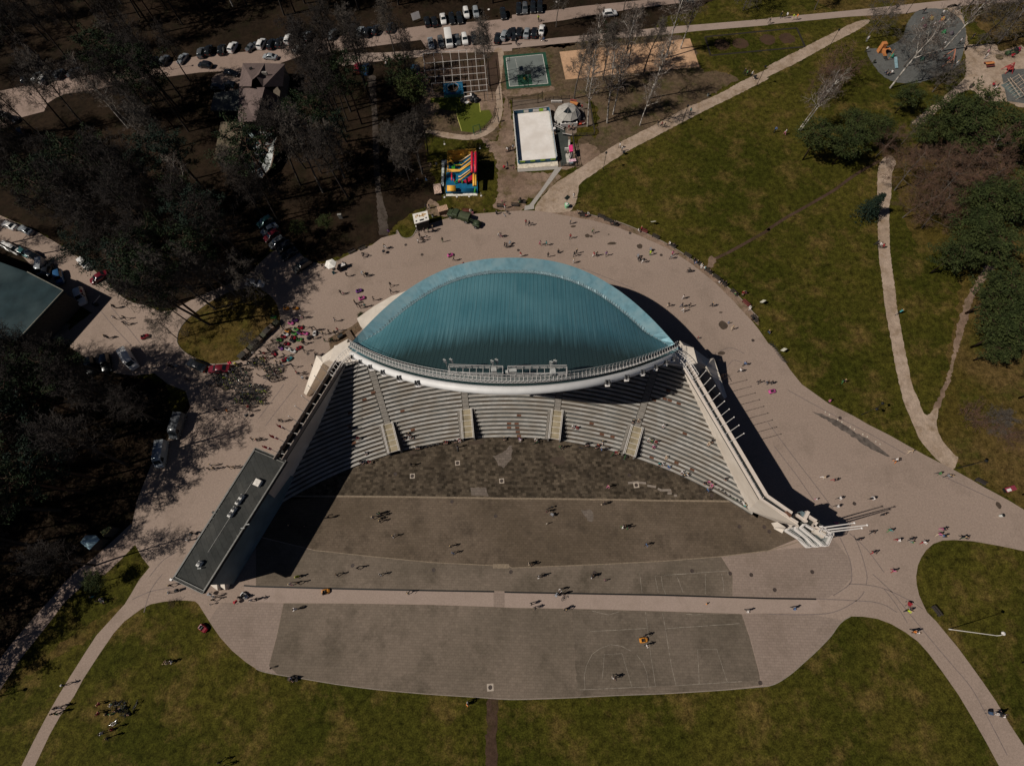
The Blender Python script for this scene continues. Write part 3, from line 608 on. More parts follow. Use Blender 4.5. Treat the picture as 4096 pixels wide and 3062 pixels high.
# ---------------------------------------------------------------- the great shell roof
ZR, ZF, UE = 10.8, 17.0, 33.3
def farc(s):          # s in -1..1, plane leaning forward
    k = 1 - s * s; return Vector((UE * s, -14.6 * k, ZR + ZF * k))
def rarc(s):
    k = 1 - abs(s) ** 2.4; return Vector((UE * s, 18.3 * k, ZR + 4.6 * (1 - s * s)))
def shell(s, t, off=0.0):
    """t 0 front arch .. 1 rear rim; sags between them, tilts up again into the rim"""
    a, b = farc(s), rarc(s); p = a.lerp(b, t)
    k = 1 - s * s
    p.z -= 5.2 * k * (t * (1 - t)) * 2.0 * (1.15 - .4 * t)
    return p
def rimp(s, e):
    """rim band, e 0 inner crease .. 1 outer edge"""
    b = rarc(s); wv = min(3.0, 3.0 * (1 - abs(s)) * 9 + .25)
    din = (Vector((0, -2 + 0, 0)) - Vector((b.x, b.y, 0))); din.z = 0
    din = din.normalized() if din.length > .01 else Vector((0, -1, 0))
    inner = b + din * wv
    return inner, b
shell_t = T('stage_roof', 'huge teal metal shell roof arching over the seating terrace', 'roof', S(0, 2, 0))
def shell_material():
    mm = bpy.data.materials.new('teal_metal'); mm.use_nodes = True; n = mm.node_tree; b = n.nodes['Principled BSDF']; L = n.links.new
    b.inputs['Metallic'].default_value = .3; b.inputs['Roughness'].default_value = .36; b.inputs['Specular IOR Level'].default_value = .5
    tc = n.nodes.new('ShaderNodeTexCoord'); mp = n.nodes.new('ShaderNodeMapping'); L(tc.outputs['Object'], mp.inputs[0]); mp.inputs['Rotation'].default_value = (0, 0, .0966)
    # standing seams run front to back
    wv = n.nodes.new('ShaderNodeTexWave'); wv.wave_type = 'BANDS'; wv.bands_direction = 'X'; wv.inputs['Scale'].default_value = .314 * 1.25; wv.inputs['Distortion'].default_value = 0
    L(mp.outputs[0], wv.inputs['Vector'])
    seam = n.nodes.new('ShaderNodeMapRange'); seam.inputs[1].default_value = .0; seam.inputs[2].default_value = .05; seam.inputs[3].default_value = .55; seam.inputs[4].default_value = 1; L(wv.outputs[1], seam.inputs[0])
    n1 = n.nodes.new('ShaderNodeTexNoise'); n1.inputs['Scale'].default_value = .09; n1.inputs['Detail'].default_value = 7; L(mp.outputs[0], n1.inputs['Vector'])
    st = n.nodes.new('ShaderNodeMapping'); L(mp.outputs[0], st.inputs[0]); st.inputs['Scale'].default_value = (4.5, .14, .14)
    n2 = n.nodes.new('ShaderNodeTexNoise'); n2.inputs['Scale'].default_value = 1.0; n2.inputs['Detail'].default_value = 6; L(st.outputs[0], n2.inputs['Vector'])
    def ramp(o, a, bb, lo, hi):
        z = n.nodes.new('ShaderNodeMapRange'); z.inputs[1].default_value = a; z.inputs[2].default_value = bb; z.inputs[3].default_value = lo; z.inputs[4].default_value = hi; L(o, z.inputs[0]); return z.outputs[0]
    def mix(f, a, bb, t='MIX'):
        z = n.nodes.new('ShaderNodeMixRGB'); z.blend_type = t
        for i, q in ((0, f), (1, a), (2, bb)):
            if isinstance(q, (int, float)): z.inputs[i].default_value = q
            elif isinstance(q, tuple): z.inputs[i].default_value = list(q) + [1]
            else: L(q, z.inputs[i])
        return z.outputs[0]
    c = mix(ramp(n1.outputs[0], .4, .62, 0, 1), (.066, .185, .215), (.098, .235, .265))
    c = mix(ramp(n2.outputs[0], .5, .75, 0, .4), c, (.15, .265, .28))
    # shade on the steep front third is painted into the colour, with a wavy edge
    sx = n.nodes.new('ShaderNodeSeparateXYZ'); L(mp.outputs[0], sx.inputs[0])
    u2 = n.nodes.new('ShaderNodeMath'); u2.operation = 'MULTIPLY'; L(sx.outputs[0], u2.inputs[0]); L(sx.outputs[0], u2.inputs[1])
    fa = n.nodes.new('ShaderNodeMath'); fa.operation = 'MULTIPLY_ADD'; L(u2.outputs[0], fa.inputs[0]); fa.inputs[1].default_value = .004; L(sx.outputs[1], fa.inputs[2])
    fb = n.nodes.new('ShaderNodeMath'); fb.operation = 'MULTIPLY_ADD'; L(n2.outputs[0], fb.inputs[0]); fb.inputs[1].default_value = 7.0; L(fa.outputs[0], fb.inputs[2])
    dirt = ramp(fb.outputs[0], SHADE0, SHADE1, .92, 0)  # mask of the painted front shade, strongest at the arch
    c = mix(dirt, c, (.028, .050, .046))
    c = mix(1.0, c, seam.outputs[0], 'MULTIPLY'); L(c, b.inputs['Base Color'])
    rg = ramp(n2.outputs[0], .3, .7, .27, .42); L(rg, b.inputs['Roughness'])
    bp = n.nodes.new('ShaderNodeBump'); bp.inputs['Strength'].default_value = .15; bp.inputs['Distance'].default_value = .05; L(seam.outputs[0], bp.inputs['Height'])
    b2 = n.nodes.new('ShaderNodeBump'); b2.inputs['Strength'].default_value = .25; b2.inputs['Distance'].default_value = .25; L(n2.outputs[0], b2.inputs['Height']); L(bp.outputs[0], b2.inputs['Normal'])
    L(b2.outputs[0], b.inputs['Normal'])
    return mm
SHADE0, SHADE1 = 41.5, 47.5
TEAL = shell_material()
BAND = mat('pale_teal_flashing', (.15, .285, .33), .35, metal=.35, var=.15, scale=1.2, col2=(.21, .33, .36), scale2=.35, spec=.5, bump=.25)
NS, NT = 72, 26
mb = MB(); grid = {}
for i in range(NS + 1):
    s = -1 + 2 * i / NS
    inn, b = rimp(s, 0)
    for j in range(NT + 1):
        t = j / NT
        a = farc(s); p = shell(s, t)
        # squeeze the sheet so that it ends at the inner crease of the rim
        end = Vector((inn.x, inn.y, b.z - .55)); full = shell(s, 1.0); p = p + (end - full) * (t ** 1.5)
        grid[i, j] = p
for i in range(NS):
    for j in range(NT):
        mb.poly([S(*grid[i, j]), S(*grid[i + 1, j]), S(*grid[i + 1, j + 1]), S(*grid[i, j + 1])])
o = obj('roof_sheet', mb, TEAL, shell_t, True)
import bmesh
def weld(o, sm=True, d=.001):
    b = bmesh.new(); b.from_mesh(o.data); bmesh.ops.remove_doubles(b, verts=b.verts, dist=d); bmesh.ops.recalc_face_normals(b, faces=b.faces)
    b.to_mesh(o.data); b.free(); o.data.polygons.foreach_set('use_smooth', [sm] * len(o.data.polygons)); o.data.update()
weld(o)
if o.data.polygons[NS * NT // 2].normal.z < 0: o.data.flip_normals()
# underside and rim
mb = MB()
for i in range(NS):
    for j in range(NT):
        q_ = [S(*(grid[k] - Vector((0, 0, .5)))) for k in ((i, j), (i, j + 1), (i + 1, j + 1), (i + 1, j))]; mb.poly(q_)
obj('soffit', mb, WHITE, shell_t, True)
mb = MB()
for i in range(NS):
    s0, s1 = -1 + 2 * i / NS, -1 + 2 * (i + 1) / NS
    (a0, b0), (a1, b1) = rimp(s0, 0), rimp(s1, 0)
    a0 = grid[i, NT] + Vector((0, 0, .02)); a1 = grid[i + 1, NT] + Vector((0, 0, .02)); b0 = b0 + Vector((0, 0, .35)); b1 = b1 + Vector((0, 0, .35))
    mb.poly([S(*a0), S(*a1), S(*b1), S(*b0)]); lo = Vector((0, 0, -1.7)); mb.poly([S(*b0), S(*b1), S(*(b1 + lo)), S(*(b0 + lo))])
o = obj('rim_band', mb, BAND, shell_t, True); 
# crumpled flashing along the crease
mb = MB(); rc = random.Random(11)
for i in range(2, NS - 1):
    for k in range(2):
        s0 = -1 + 2 * (i + k * .5) / NS; j = i
        p = grid[i, NT].lerp(grid[i + 1, NT], k * .5); dx = rc.uniform(.25, .55)
        b_ = rarc(s0); out = (b_ - p); out.z = 0; out = out.normalized() if out.length > .01 else Vector((0, 1, 0)); tg = Vector((out.y, -out.x, 0))
        h = rc.uniform(.08, .22); c0 = p + out * .1 + Vector((0, 0, .1))
        mb.poly([S(*(c0 - tg * dx)), S(*(c0 + out * .5 + Vector((0, 0, h)))), S(*(c0 + tg * dx)), S(*(c0 - out * .4 + Vector((0, 0, h * .6))))])
obj('crease_flashing', mb, mat('bright_flashing', (.24, .34, .36), .3, metal=.5, var=.3, scale=3), shell_t, True)
# white front arch: a big tube that swells to the middle, walkway with rails on top of it
arch = T('front_arch', 'white tubular arch with maintenance walkway edging the front of the teal roof', 'arch', S(0, -14, 0))
mb = MB(); path = []; rad = []
for i in range(65):
    s = -.955 + 1.91 * i / 64; p = farc(s); path.append(S(p.x, p.y - .55, p.z - .25)); rad.append(.60 + .10 * (1 - s * s))
mb.tube(path, rad, 20); o = obj('arch_tube', mb, mat('white_tube', (.60, .585, .56), .5, var=.06, scale=.8), arch, True, smooth=True); 
mb = MB(); W2 = []
for i in range(97):
    s = -.985 + 1.97 * i / 96; p = farc(s); W2.append((S(p.x, p.y + .45, p.z + .35), S(p.x, p.y + 1.45, p.z + .35)))
dk = MB()
for (a, b), (c, d) in zip(W2, W2[1:]): dk.poly([a, c, d, b]); dk.poly([a - Vector((0, 0, .06)), b - Vector((0, 0, .06)), d - Vector((0, 0, .06)), c - Vector((0, 0, .06))])
obj('walkway_deck', dk, mat('grating_grey', (.10, .11, .105), .7, var=.5, scale=4), arch, True)
for k in (0, 1):
    for h in (.05, 1.05): mb.tube([q[k] + Vector((0, 0, h)) for q in W2], .028, 4)
for i in range(0, 97, 1):
    for k in (0, 1): mb.bar(W2[i][k], W2[i][k] + Vector((0, 0, 1.05)), .02, 3)
    mb.bar(W2[i][0] + Vector((0, 0, .03)), W2[i][1] + Vector((0, 0, .03)), .03, 3)
for i in range(0, 96): mb.bar(W2[i][0] + Vector((0, 0, .05)), W2[i + 1][0] + Vector((0, 0, 1.0)), .022, 3)
obj('walkway_rail', mb, WHITE2, arch, True)
BLK = mat('black_metal', (.012, .012, .012), .4); LENS = mat('lamp_glass', (.45, .45, .42), .1, spec=.6)
for s in (-.93, -.85, -.765, -.67, -.56, -.45, .50, .61, .71, .80, .875, .935):
    p = farc(s); c = S(p.x, p.y - 1.15, p.z + .38)
    mb = MB()
    for e in (-.28, .28): 
        mb.tube([(e, .2, .35), (e, -.45, -.05)], [.16, .24], 8)
    mb.bar((0, .3, .1), (0, -.2, -.3), .06); mb.bar((-.4, 0, -.1), (.4, 0, -.1), .05)
    mb2 = MB()
    for e in (-.28, .28): mb2.tube([(e, -.45, -.05), (e, -.5, -.08)], [.235, .235], 8)
    mb2.box(0, -.45, -.45, .8, .5, .06, rx=.5)
    sp = obj('floodlight', mb, BLK, arch); sp.location = Vector(c) - arch.location
    l2 = obj('lamp_shield', mb2, WHITE2, sp)
# lighting gallery and mobile-phone aerials over the middle
rig = T('lighting_gantry', 'white railed lighting gantry with antennas above the middle of front arch', 'gantry', S(1, -11, 27))
mb = MB(); ZG = 27.3
def gp(u, v, z): return S(u, v, z)
for u0, u1 in ((-9.3, -.6), (.2, 9.6)):
    for v in (-12.6, -11.3):
        for h in (.0, .55, 1.1): mb.bar(gp(u0, v + .0025 * u0 * u0, ZG + h), gp(u1, v + .0025 * u1 * u1, ZG + h), .032)
        for k in range(9):
            u = u0 + (u1 - u0) * k / 8; mb.bar(gp(u, v, ZG - .4), gp(u, v, ZG + 1.1), .03)
    for k in range(9):
        u = u0 + (u1 - u0) * k / 8; mb.bar(gp(u, -12.6, ZG), gp(u, -11.3, ZG), .03)
    mb.bar(gp(u0, -12.6, ZG + 1.1), gp(u0, -11.3, ZG + 1.1), .032); mb.bar(gp(u1, -12.6, ZG + 1.1), gp(u1, -11.3, ZG + 1.1), .032)
obj('rail', mb, WHITE2, rig, True)
GREYP = mat('antenna_grey', (.33, .33, .31), .6)
for u, v in ((-9.9, -10.6), (-8.9, -10.5), (-2.3, -10.7), (-1.6, -10.5), (7.1, -10.8), (7.7, -10.6)):
    m2 = MB(); c = gp(u, v, ZG); m2.bar((0, 0, -1.5), (0, 0, 2.2), .06, 6); m2.box(.12, -.15, 1.4, .28, .16, 1.5, rx=.06); m2.box(-.16, .1, 1.2, .24, .14, 1.1); a_ = obj('antenna', m2, GREYP, rig); a_.location = c - rig.location
for u, v, sx, sy, sz in ((-2.0, -11.9, .9, .7, 1.2), (1.0, -11.9, 1.3, .6, .7), (.1, -12.2, .5, .5, .9), (7.4, -12.1, .9, .9, 1.1)):
    m2 = MB(); m2.box(0, 0, 0, sx, sy, sz, bev=.05); a_ = obj('equipment_box', m2, GREYP, rig); a_.location = gp(u, v, ZG + .6) - rig.location
# ladder bridges joining the arch feet and the side walls
for sg in (-1, 1):
    b_ = T('corner_walkway', ('curved ladder walkway at the left foot of the arch' if sg < 0 else 'curved ladder walkway at the right foot of the arch'), 'walkway', S(sg * 33.5, -1.5, 10.5))
    mb = MB(); L0 = [(30.2, -.9, 12.9), (31.6, -.6, 12.0), (33.0, -.9, 11.4), (34.3, -2.0, 11.2), (35.4, -3.6, 11.0), (36.4, -5.6, 10.9)]; L1 = [(30.2, -2.1, 12.8), (31.4, -1.9, 11.9), (32.5, -2.2, 11.3), (33.5, -3.2, 11.1), (34.3, -4.6, 10.9), (35.2, -6.4, 10.8)]
    A_ = smooth_loop([S(sg * a, b2, c) for a, b2, c in L0], 3, False); B_ = smooth_loop([S(sg * a, b2, c) for a, b2, c in L1], 3, False)
    for h in (0, .8):
        up = Vector((0, 0, h)); mb.tube([p + up for p in A_], .05, 4); mb.tube([p + up for p in B_], .05, 4)
    for p, q_ in zip(A_, B_):
        mb.bar(p, q_, .045); mb.bar(p, p + Vector((0, 0, .8)), .035); mb.bar(q_, q_ + Vector((0, 0, .8)), .035)
    obj('ladder_frame', mb, WHITE2, b_, True)
    # deck slab closing the corner between wall and shell
    mb = MB(); fp_ = [(28.6, -2.2), (34.6, -3.2), (37.0, -2.6), (36.6, .8), (33.6, 1.6), (30.6, .6)]
    LL = [S(sg * a, b2, 10.1) for a, b2 in fp_][::sg]; mb.prism(LL, [p - Vector((0, 0, 1.2)) for p in LL]); obj('corner_slab', mb, WHITE, b_, True)
    # drain hopper in the roof corner
    # buttress anchoring the arch: polygonal fin running down and outward
    bt = T('buttress', ('pale angular buttress at the left foot of the arch' if sg < 0 else 'pale angular buttress in shade at the right foot of the arch'), 'buttress', S(sg * 38, 0, 0))
    mb = MB()
    tp = [(34.2, 2.6, 9.6), (36.8, 2.6, 7.4), (41.2, .6, 5.0), (42.6, 1.0, 4.6), (45.6, -6.4, 1.2), (45.0, -6.9, 1.1), (39.9, -1.7, 6.8), (37.2, -2.2, 9.8), (34.6, -2.8, 9.9)]
    top = [S(sg * a, b2, c) for a, b2, c in tp][::sg * -1 if sg > 0 else 1]
    top = [S(sg * a, b2, c) for a, b2, c in tp]
    if sg > 0: top = top[::-1]
    mb.prism(top, [Vector((p.x, p.y, -.02)) for p in top]); obj('buttress_body', mb, WHITE, bt, True)
# closed rear building under the rim
rear = T('rear_building', 'curved white stage building standing behind and under the teal roof', 'building', S(0, 14, 0))
mb = MB(); top = []
for i in range(41):
    s = -1 + 2 * i / 40; b = rarc(s); top.append(S(b.x * .985, b.y - .7, b.z - 1.25))
bot = [Vector((p.x, p.y, -.02)) for p in top]
for a, b, c, d in zip(top, top[1:], bot, bot[1:]): mb.poly([b, a, c, d])
obj('rear_wall', mb, WHITE, rear, True)
# low white annex seen left of the roof, same in shade on the right
for sg in (-1,):
    mb = MB(); fp_ = [(20.6, 17.0), (24.0, 16.8), (27.5, 15.3), (31.0, 12.8), (34.6, 9.6), (33.6, 7.8), (30.4, 5.4), (27, 8.6), (22, 12.4)]
    LL = [S(sg * a, b2, 5.6) for a, b2 in fp_]; LL = LL if sg < 0 else LL[::-1]
    mb.prism(LL, [Vector((p.x, p.y, -.02)) for p in LL]); obj('annex', mb, WHITE, rear, True)
# ---------------------------------------------------------------- flat-roofed building, left foot of the bowl
RF = ground_mat('bitumen_roof', [(.042, .043, .040), (.054, .053, .048), (.033, .034, .032)], .1, .35, .14, 2, bump=0, brick=dict(w=9, h=1.0, v=.10, m=.03, mc=.65, rot=1.07))
lb = T('control_building', 'long flat-roofed building with dark roof at the lower left end of the stage', 'building', S(-51, -34, 0))
Nw, Ne, Se, Sw = (-48.4, -20.9), (-42.0, -23.3), (-52.2, -46.5), (-58.1, -44.3)
def rect_roof(z): return [S(*Sw, z), S(*Se, z), S(*Ne, z), S(*Nw, z)]
mb = MB(); rt = rect_roof(10.3); mb.prism(rt, rect_roof(9.5), 0); obj('roof_slab', mb, RF, lb, True)
cen = sum(rt, Vector()) / 4
# low hips of the felt
mb = MB(); a, b, c, d = [p + Vector((0, 0, .02)) for p in [cen + (q_ - cen) * .93 for q_ in rt]]
r1 = (a + b) / 2 * .5 + (c + d) / 2 * .5; e1 = ((a + b) / 2).lerp((c + d) / 2, .22) + Vector((0, 0, .35)); e2 = ((a + b) / 2).lerp((c + d) / 2, .80) + Vector((0, 0, .35))
mb.poly([a, b, e1]); mb.poly([b, c, e2, e1]); mb.poly([c, d, e2]); mb.poly([d, a, e1, e2]); obj('roof_felt', mb, RF, lb, True)
mb = MB(); ins = [cen + (q_ - cen) * .86 for q_ in rt]; ins[1] = ins[1] + (ins[1] - ins[0]) * -.02
foot = [S(-57.6, -43.9, -.02), S(-53.0, -45.2, -.02), S(-44.2, -24.8, -.02), S(-48.4, -21.3, -.02)]
mb.prism([Vector((p.x, p.y, 9.48)) for p in foot], foot); obj('wall', mb, mat('teal_grey_wall', (.12, .16, .17), .6, var=.2, scale=.4), lb, True)
mb = MB(); M2 = mat('parapet_metal', (.14, .135, .12), .5, var=.3, scale=2)
for i in range(4):
    p, q_ = rt[i], rt[(i + 1) % 4]; pr = MB()
    for off in (0.0, .5): 
        pp, qq = p + (cen - p).normalized() * off, q_ + (cen - q_).normalized() * off
        pr.bar(pp + Vector((0, 0, .12)), qq + Vector((0, 0, .12)), .09)
    for k in range(26):
        c0 = p.lerp(q_, k / 25); pr.bar(c0 + Vector((0, 0, .1)), c0 + (cen - c0).normalized() * .5 + Vector((0, 0, .1)), .03, 3)
    obj('parapet', pr, M2, lb, True)
mb = MB(); mb.bar(e1, e2, .03); obj('ridge_cable', mb, mat('pale_cable', (.35, .33, .3)), lb, True)
def roof_item(name, lab, cat, x, y, f, c='I', z=10.4, **k):
    p = g(c, x, y, z); t = T(name, lab, cat, p, **k); f(t); return t
def ac(t):
    m = MB(); m.box(0, 0, .45, .62, .95, .8, rz=-.55, bev=.04); obj('casing', m, mat('ac_white', (.52, .50, .46), .5), t)
    m = MB(); m.lathe(.05, .1, [(.3, .87), (.3, .92), (.05, .93)], 12); obj('fan_grille', m, BLK, t)
    m = MB(); m.bar((-.3, -.4, 0), (-.3, .4, 0), .04); m.bar((.3, -.4, 0), (.3, .4, 0), .04); obj('frame', m, BLK, t)
for (x, y), w_ in zip(((2095, 975), (2065, 1018), (2030, 1080), (2000, 1125), (1735, 1545)), ('topmost', 'second', 'third', 'fourth', 'lowest')):
    roof_item('air_conditioner', 'white air conditioning unit on the dark flat roof, %s in the line' % w_, 'air conditioner', x, y, ac, group='air conditioners on the flat roof')
def hatch(t):
    m = MB(); m.box(0, 0, .35, 1.25, 1.25, .7, rz=-.45, bev=.05); obj('lid', m, mat('hatch_white', (.62, .57, .50), .5), t); m = MB(); m.box(0, 0, .05, 1.5, 1.5, .1, rz=-.45); obj('kerb_frame', m, RF, t)
roof_item('roof_hatch', 'white square hatch on the upper part of the dark flat roof', 'hatch', 25, 850, hatch, c='J')
def mast(t):
    m = MB(); m.bar((0, 0, 0), (0, 0, .5), .05); m.tube([(-.35, 0, .5), (.35, 0, .6)], .1, 8); obj('housing', m, GREYP, t)
roof_item('vent_pipe', 'small bent vent pipe at the low end of the dark flat roof', 'vent', 1735, 1585, mast)
for x, y in ((2105, 1240), (2147, 1208)): roof_item('floodlight', 'small white floodlight on the long parapet of dark roof', 'floodlight', x, y, mast, group='parapet floodlights')
for nm, c, x, y, z in (('left', 'I', 1848, 1105, 9.5), ('corner', 'M', 1487, 48, 9.5), ('upper', 'J', 238, 585, 10.4)):
    p = g(c, x, y, z); t = T('loudspeaker', {'left': 'black loudspeaker on the left eave of the dark flat roof', 'corner': 'white loudspeaker at the lower left corner of the dark flat roof', 'upper': 'black loudspeaker where left side wall meets the dark flat roof'}[nm], 'loudspeaker', p)
    m = MB(); m.box(0, 0, .25, .5, .4, .5, rz=-.5, bev=.04); obj('cabinet', m, WHITE2 if nm == 'corner' else BLK, t); m = MB(); m.bar((0, 0, -.2), (0, 0, .1), .05); obj('bracket', m, BLK, t)
# white buttresses under the low end
for k, (x, y) in enumerate(((1880, 100), (1945, 96))):
    p = g('M', x, y); t = T('wall_fin', ['left', 'right'][k] + ' white triangular fin catching sun at the foot of the dark-roofed building', 'fin', p)
    m = MB(); m.prism([(-1.3, .5, 1.2), (0.6, -.9, 1.0), (1.0, .6, 2.4)], [(-1.3, .5, 0), (.6, -.9, 0), (1.0, .6, 0)]); obj('fin', m, WHITE, t)
''': their edges throw the stepped shadow
blade = T('canopy_steps', 'stepped balcony slabs hidden in shade beside the dark-roofed building', 'balcony', S(-48, -43, 0))
for k, (u, v, z) in enumerate(((-50.0, -43.6, 8.6), (-48.6, -42.4, 6.6), (-47.2, -41.2, 4.6))):
    m = MB(); L_ = [S(u - 3.2, v + 1.0, z), S(u + .8, v - .8, z), S(u + 2.6, v + 3.2, z), S(u - 1.4, v + 5.0, z)]; m.prism(L_, [p - Vector((0, 0, .5)) for p in L_]); obj('slab', m, mat('teal_grey_wall', (.12, .16, .17)), blade, True)
m = MB(); L_ = [S(-52.4, -44.6, 4), S(-46.5, -38.5, 4), S(-44.6, -28, 4), S(-50, -40, 4)]; m.prism([p + Vector((0, 0, .0)) for p in L_], [Vector((p.x, p.y, -.02)) for p in L_]); obj('base', m, mat('teal_grey_wall', (.12, .16, .17)), blade, True)
'''
# ---------------------------------------------------------------- right wing: terraces, stairs, flag tower
def tr(s, z):   # crop (3050,1950) scale 4.422
    return [P(3050 + float(a) / 4.422, 1950 + float(b) / 4.422, z) for a, b in (q.split(',') for q in s.split())]
def solid(t, name, top, matl, zb=-.02, mt=None):
    m = MB(); a = top
    ar = sum((p.x * q_.y - q_.x * p.y) for p, q_ in zip(a, a[1:] + a[:1]))
    if ar < 0: a = a[::-1]
    m.prism(a, [Vector((p.x, p.y, zb)) for p in a], 0, 1 if mt else None); return obj(name, m, [matl, mt] if mt else matl, t, True)
wing = T('wing_wall', 'cream wall running from the bend to the flag tower, right of the bowl', 'wall', tr('230,600', 0)[0])
top = [S(44.9, -29.0, 10), S(46.4, -28.2, 10), P(3160, 2046, 10), P(3197, 2104, 10)]
ft = [S(47.0, -29.7, 0), S(47.4, -28.0, 0)] + [Vector((p.x, p.y, 0)) + SU * 1.1 + SV * 1.67 for p in top[2:]]
m = MB(); m.prism(top[::-1], [p - Vector((0, 0, .02)) for p in ft][::-1]); obj('wall_face', m, WHITE, wing, True)
def strip(name, a, b, w_, h, matl):
    m = MB(); d = (b - a).normalized(); n_ = Vector((-d.y, d.x, 0)) * w_ / 2; L_ = [a - n_, b - n_, b + n_, a + n_]; m.prism([p + Vector((0, 0, h)) for p in L_], [p + Vector((0, 0, .003)) for p in L_]); obj(name, m, matl, wing, True)
i0 = top[0].lerp(top[1], .5); strip('roof_walk', i0.lerp(top[2], .02), (top[2] * .62 + top[3] * .38), .7, .04, GAP)
strip('coping', top[1].lerp(top[0], .17), top[2].lerp(top[3], .1), .5, .5, CO); strip('coping', top[0].lerp(top[1], .1), top[3].lerp(top[2], .25), .3, .45, CO)
ramp = T('ramp_block', 'low cream wedge block at the foot of the wall beside the stair terraces', 'block', tr('300,680', 0)[0])
tp = [P(3050 + a / 4.422, 1950 + b / 4.422, z) for a, b, z in ((265, 600, 2.6), (415, 700, 2.6), (385, 735, .6), (350, 800, .15), (205, 720, .15), (235, 690, .8))]
ar = tp[::-1]; m = MB(); m.prism(ar, [Vector((p.x, p.y, -.02)) for p in ar]); obj('block', m, WHITE, ramp, True)
tower = T('flag_tower', 'dark-decked tower block with zigzag parapet at the end of the right wing', 'tower', tr('900,650', 0)[0])
DECK = mat('dark_deck', (.028, .030, .026), .9, var=.3, scale=1)
solid(tower, 'tower_block', tr('560,480 700,410 800,470 1100,690 1170,800 1110,880 950,900 890,870 720,720 640,690', 9.0), WHITE, 8.1, DECK)
solid(tower, 'tower_core', tr('780,570 800,475 1100,695 1165,800 1110,870 1000,790', 8.08), WHITE)
def rail_wall(t, path, z, h, w_, matl, name='parapet'):
    m = MB()
    for a, b in zip(path, path[1:]):
        d = (b - a).normalized(); nn = Vector((-d.y, d.x, 0)) * w_ / 2; e = d * w_ / 2
        L_ = [a - e - nn, b + e - nn, b + e + nn, a - e + nn]; m.prism([p + Vector((0, 0, h)) for p in L_], [p + Vector((0, 0, .004)) for p in L_])
    return obj(name, m, matl, t, True)
rail_wall(tower, tr('795,515 930,600 870,680 985,745', 9.0), 9, .9, .35, CO)
rail_wall(tower, tr('745,450 700,540', 9.0), 9, 1.2, .5, CO); rail_wall(tower, tr('580,490 735,595', 9.0), 9, .9, .35, CO)
solid(tower, 'stair_head', tr('690,545 700,410 760,440 790,500 740,580', 9.8), mat('teal_grey_wall', (.12, .16, .17)), 8)
rd = MB(); q4 = tr('400,420 430,410 520,480 490,520', 10.7); rd.prism(q4[::-1], [p - Vector((0, 0, .6)) for p in q4][::-1]); rw = T('roof_box', 'rusty brown box in the gutter of the right wing wall', 'box', tuple(q4[0] - Vector((0, 0, .6)))); obj('casing', rd, RUST, rw, True)
steps = ((8.9, '700,640 1090,880 1170,800 1210,810 1110,1035 1030,1030 960,960 640,700'), (7.4, '560,690 650,700 900,880 990,1010 975,1045 910,1045 830,980 760,900 550,730'), (5.5, '400,730 530,700 760,870 850,1010 835,1055 770,1055 700,990 630,910 385,760'))
nm = ('highest', 'middle', 'lowest')
for (z, s), w_ in zip(steps, nm):
    t = T('stair_terrace', '%s of three pale railed stair terraces stepping down beside the flag tower' % w_, 'stairs', tr(s, 0)[4], group='stair terraces of the right wing')
    L_ = tr(s, z); solid(t, 'landing', L_, mat('pale_terrace', (.24, .24, .225), .8, var=.1), z - .35)
    m = MB(); pr = [p + (sum(L_, Vector()) / len(L_) - p) * .03 for p in L_]
    for a, b in zip(pr, pr[1:] + pr[:1]): m.tube([a + Vector((0, 0, .12)), b + Vector((0, 0, .12))], .16, 4)
    for a, b in zip(pr, pr[1:] + pr[:1]):
        for h in (.6, 1.05): m.bar(a + Vector((0, 0, h)), b + Vector((0, 0, h)), .055)
        n = max(1, int((b - a).length / .6))
        for k in range(n):
            c = a.lerp(b, k / n); m.bar(c, c + Vector((0, 0, 1.05)), .025, 3)
    obj('handrail', m, WHITE2, t, True)
    m = MB(); a, b = L_[4], L_[0]
    mid1, mid2 = L_[3], L_[5]
    for k in range(9):
        f = .15 + k * .04; c, d = L_[5].lerp(L_[0], f), L_[3].lerp(L_[1], f); c = c.lerp(d, .15); d = c.lerp(d, .5)
        w3 = (d - c).normalized() * .1; n3 = Vector((-w3.y, w3.x, 0)); m.prism([p + Vector((0, 0, .12 + .06 * k)) for p in (c - n3, d - n3, d + n3, c + n3)], [p + Vector((0, 0, .01)) for p in (c - n3, d - n3, d + n3, c + n3)])
    obj('flight', m, mat('grating_grey', (.1, .11, .105)), t, True)
    m = MB(); lo = [p.copy() for p in L_]; 
pod = T('flag_podium', 'small cream railed podium carrying three flagpoles on the flag tower', 'podium', tr('1040,790', 9)[0])
solid(pod, 'podium', tr('910,780 930,740 1050,730 1140,800 1080,890', 10.0), WHITE, 9.0)
m = MB(); L_ = [p + Vector((0, 0, 0)) for p in tr('960,790 990,730 1150,800 1120,880', 10.0)]
for a, b in zip(L_, L_[1:] + L_[:1]):
    for h in (.5, 1.0): m.bar(a + Vector((0, 0, h)), b + Vector((0, 0, h)), .05)
obj('handrail', m, WHITE2, pod, True)
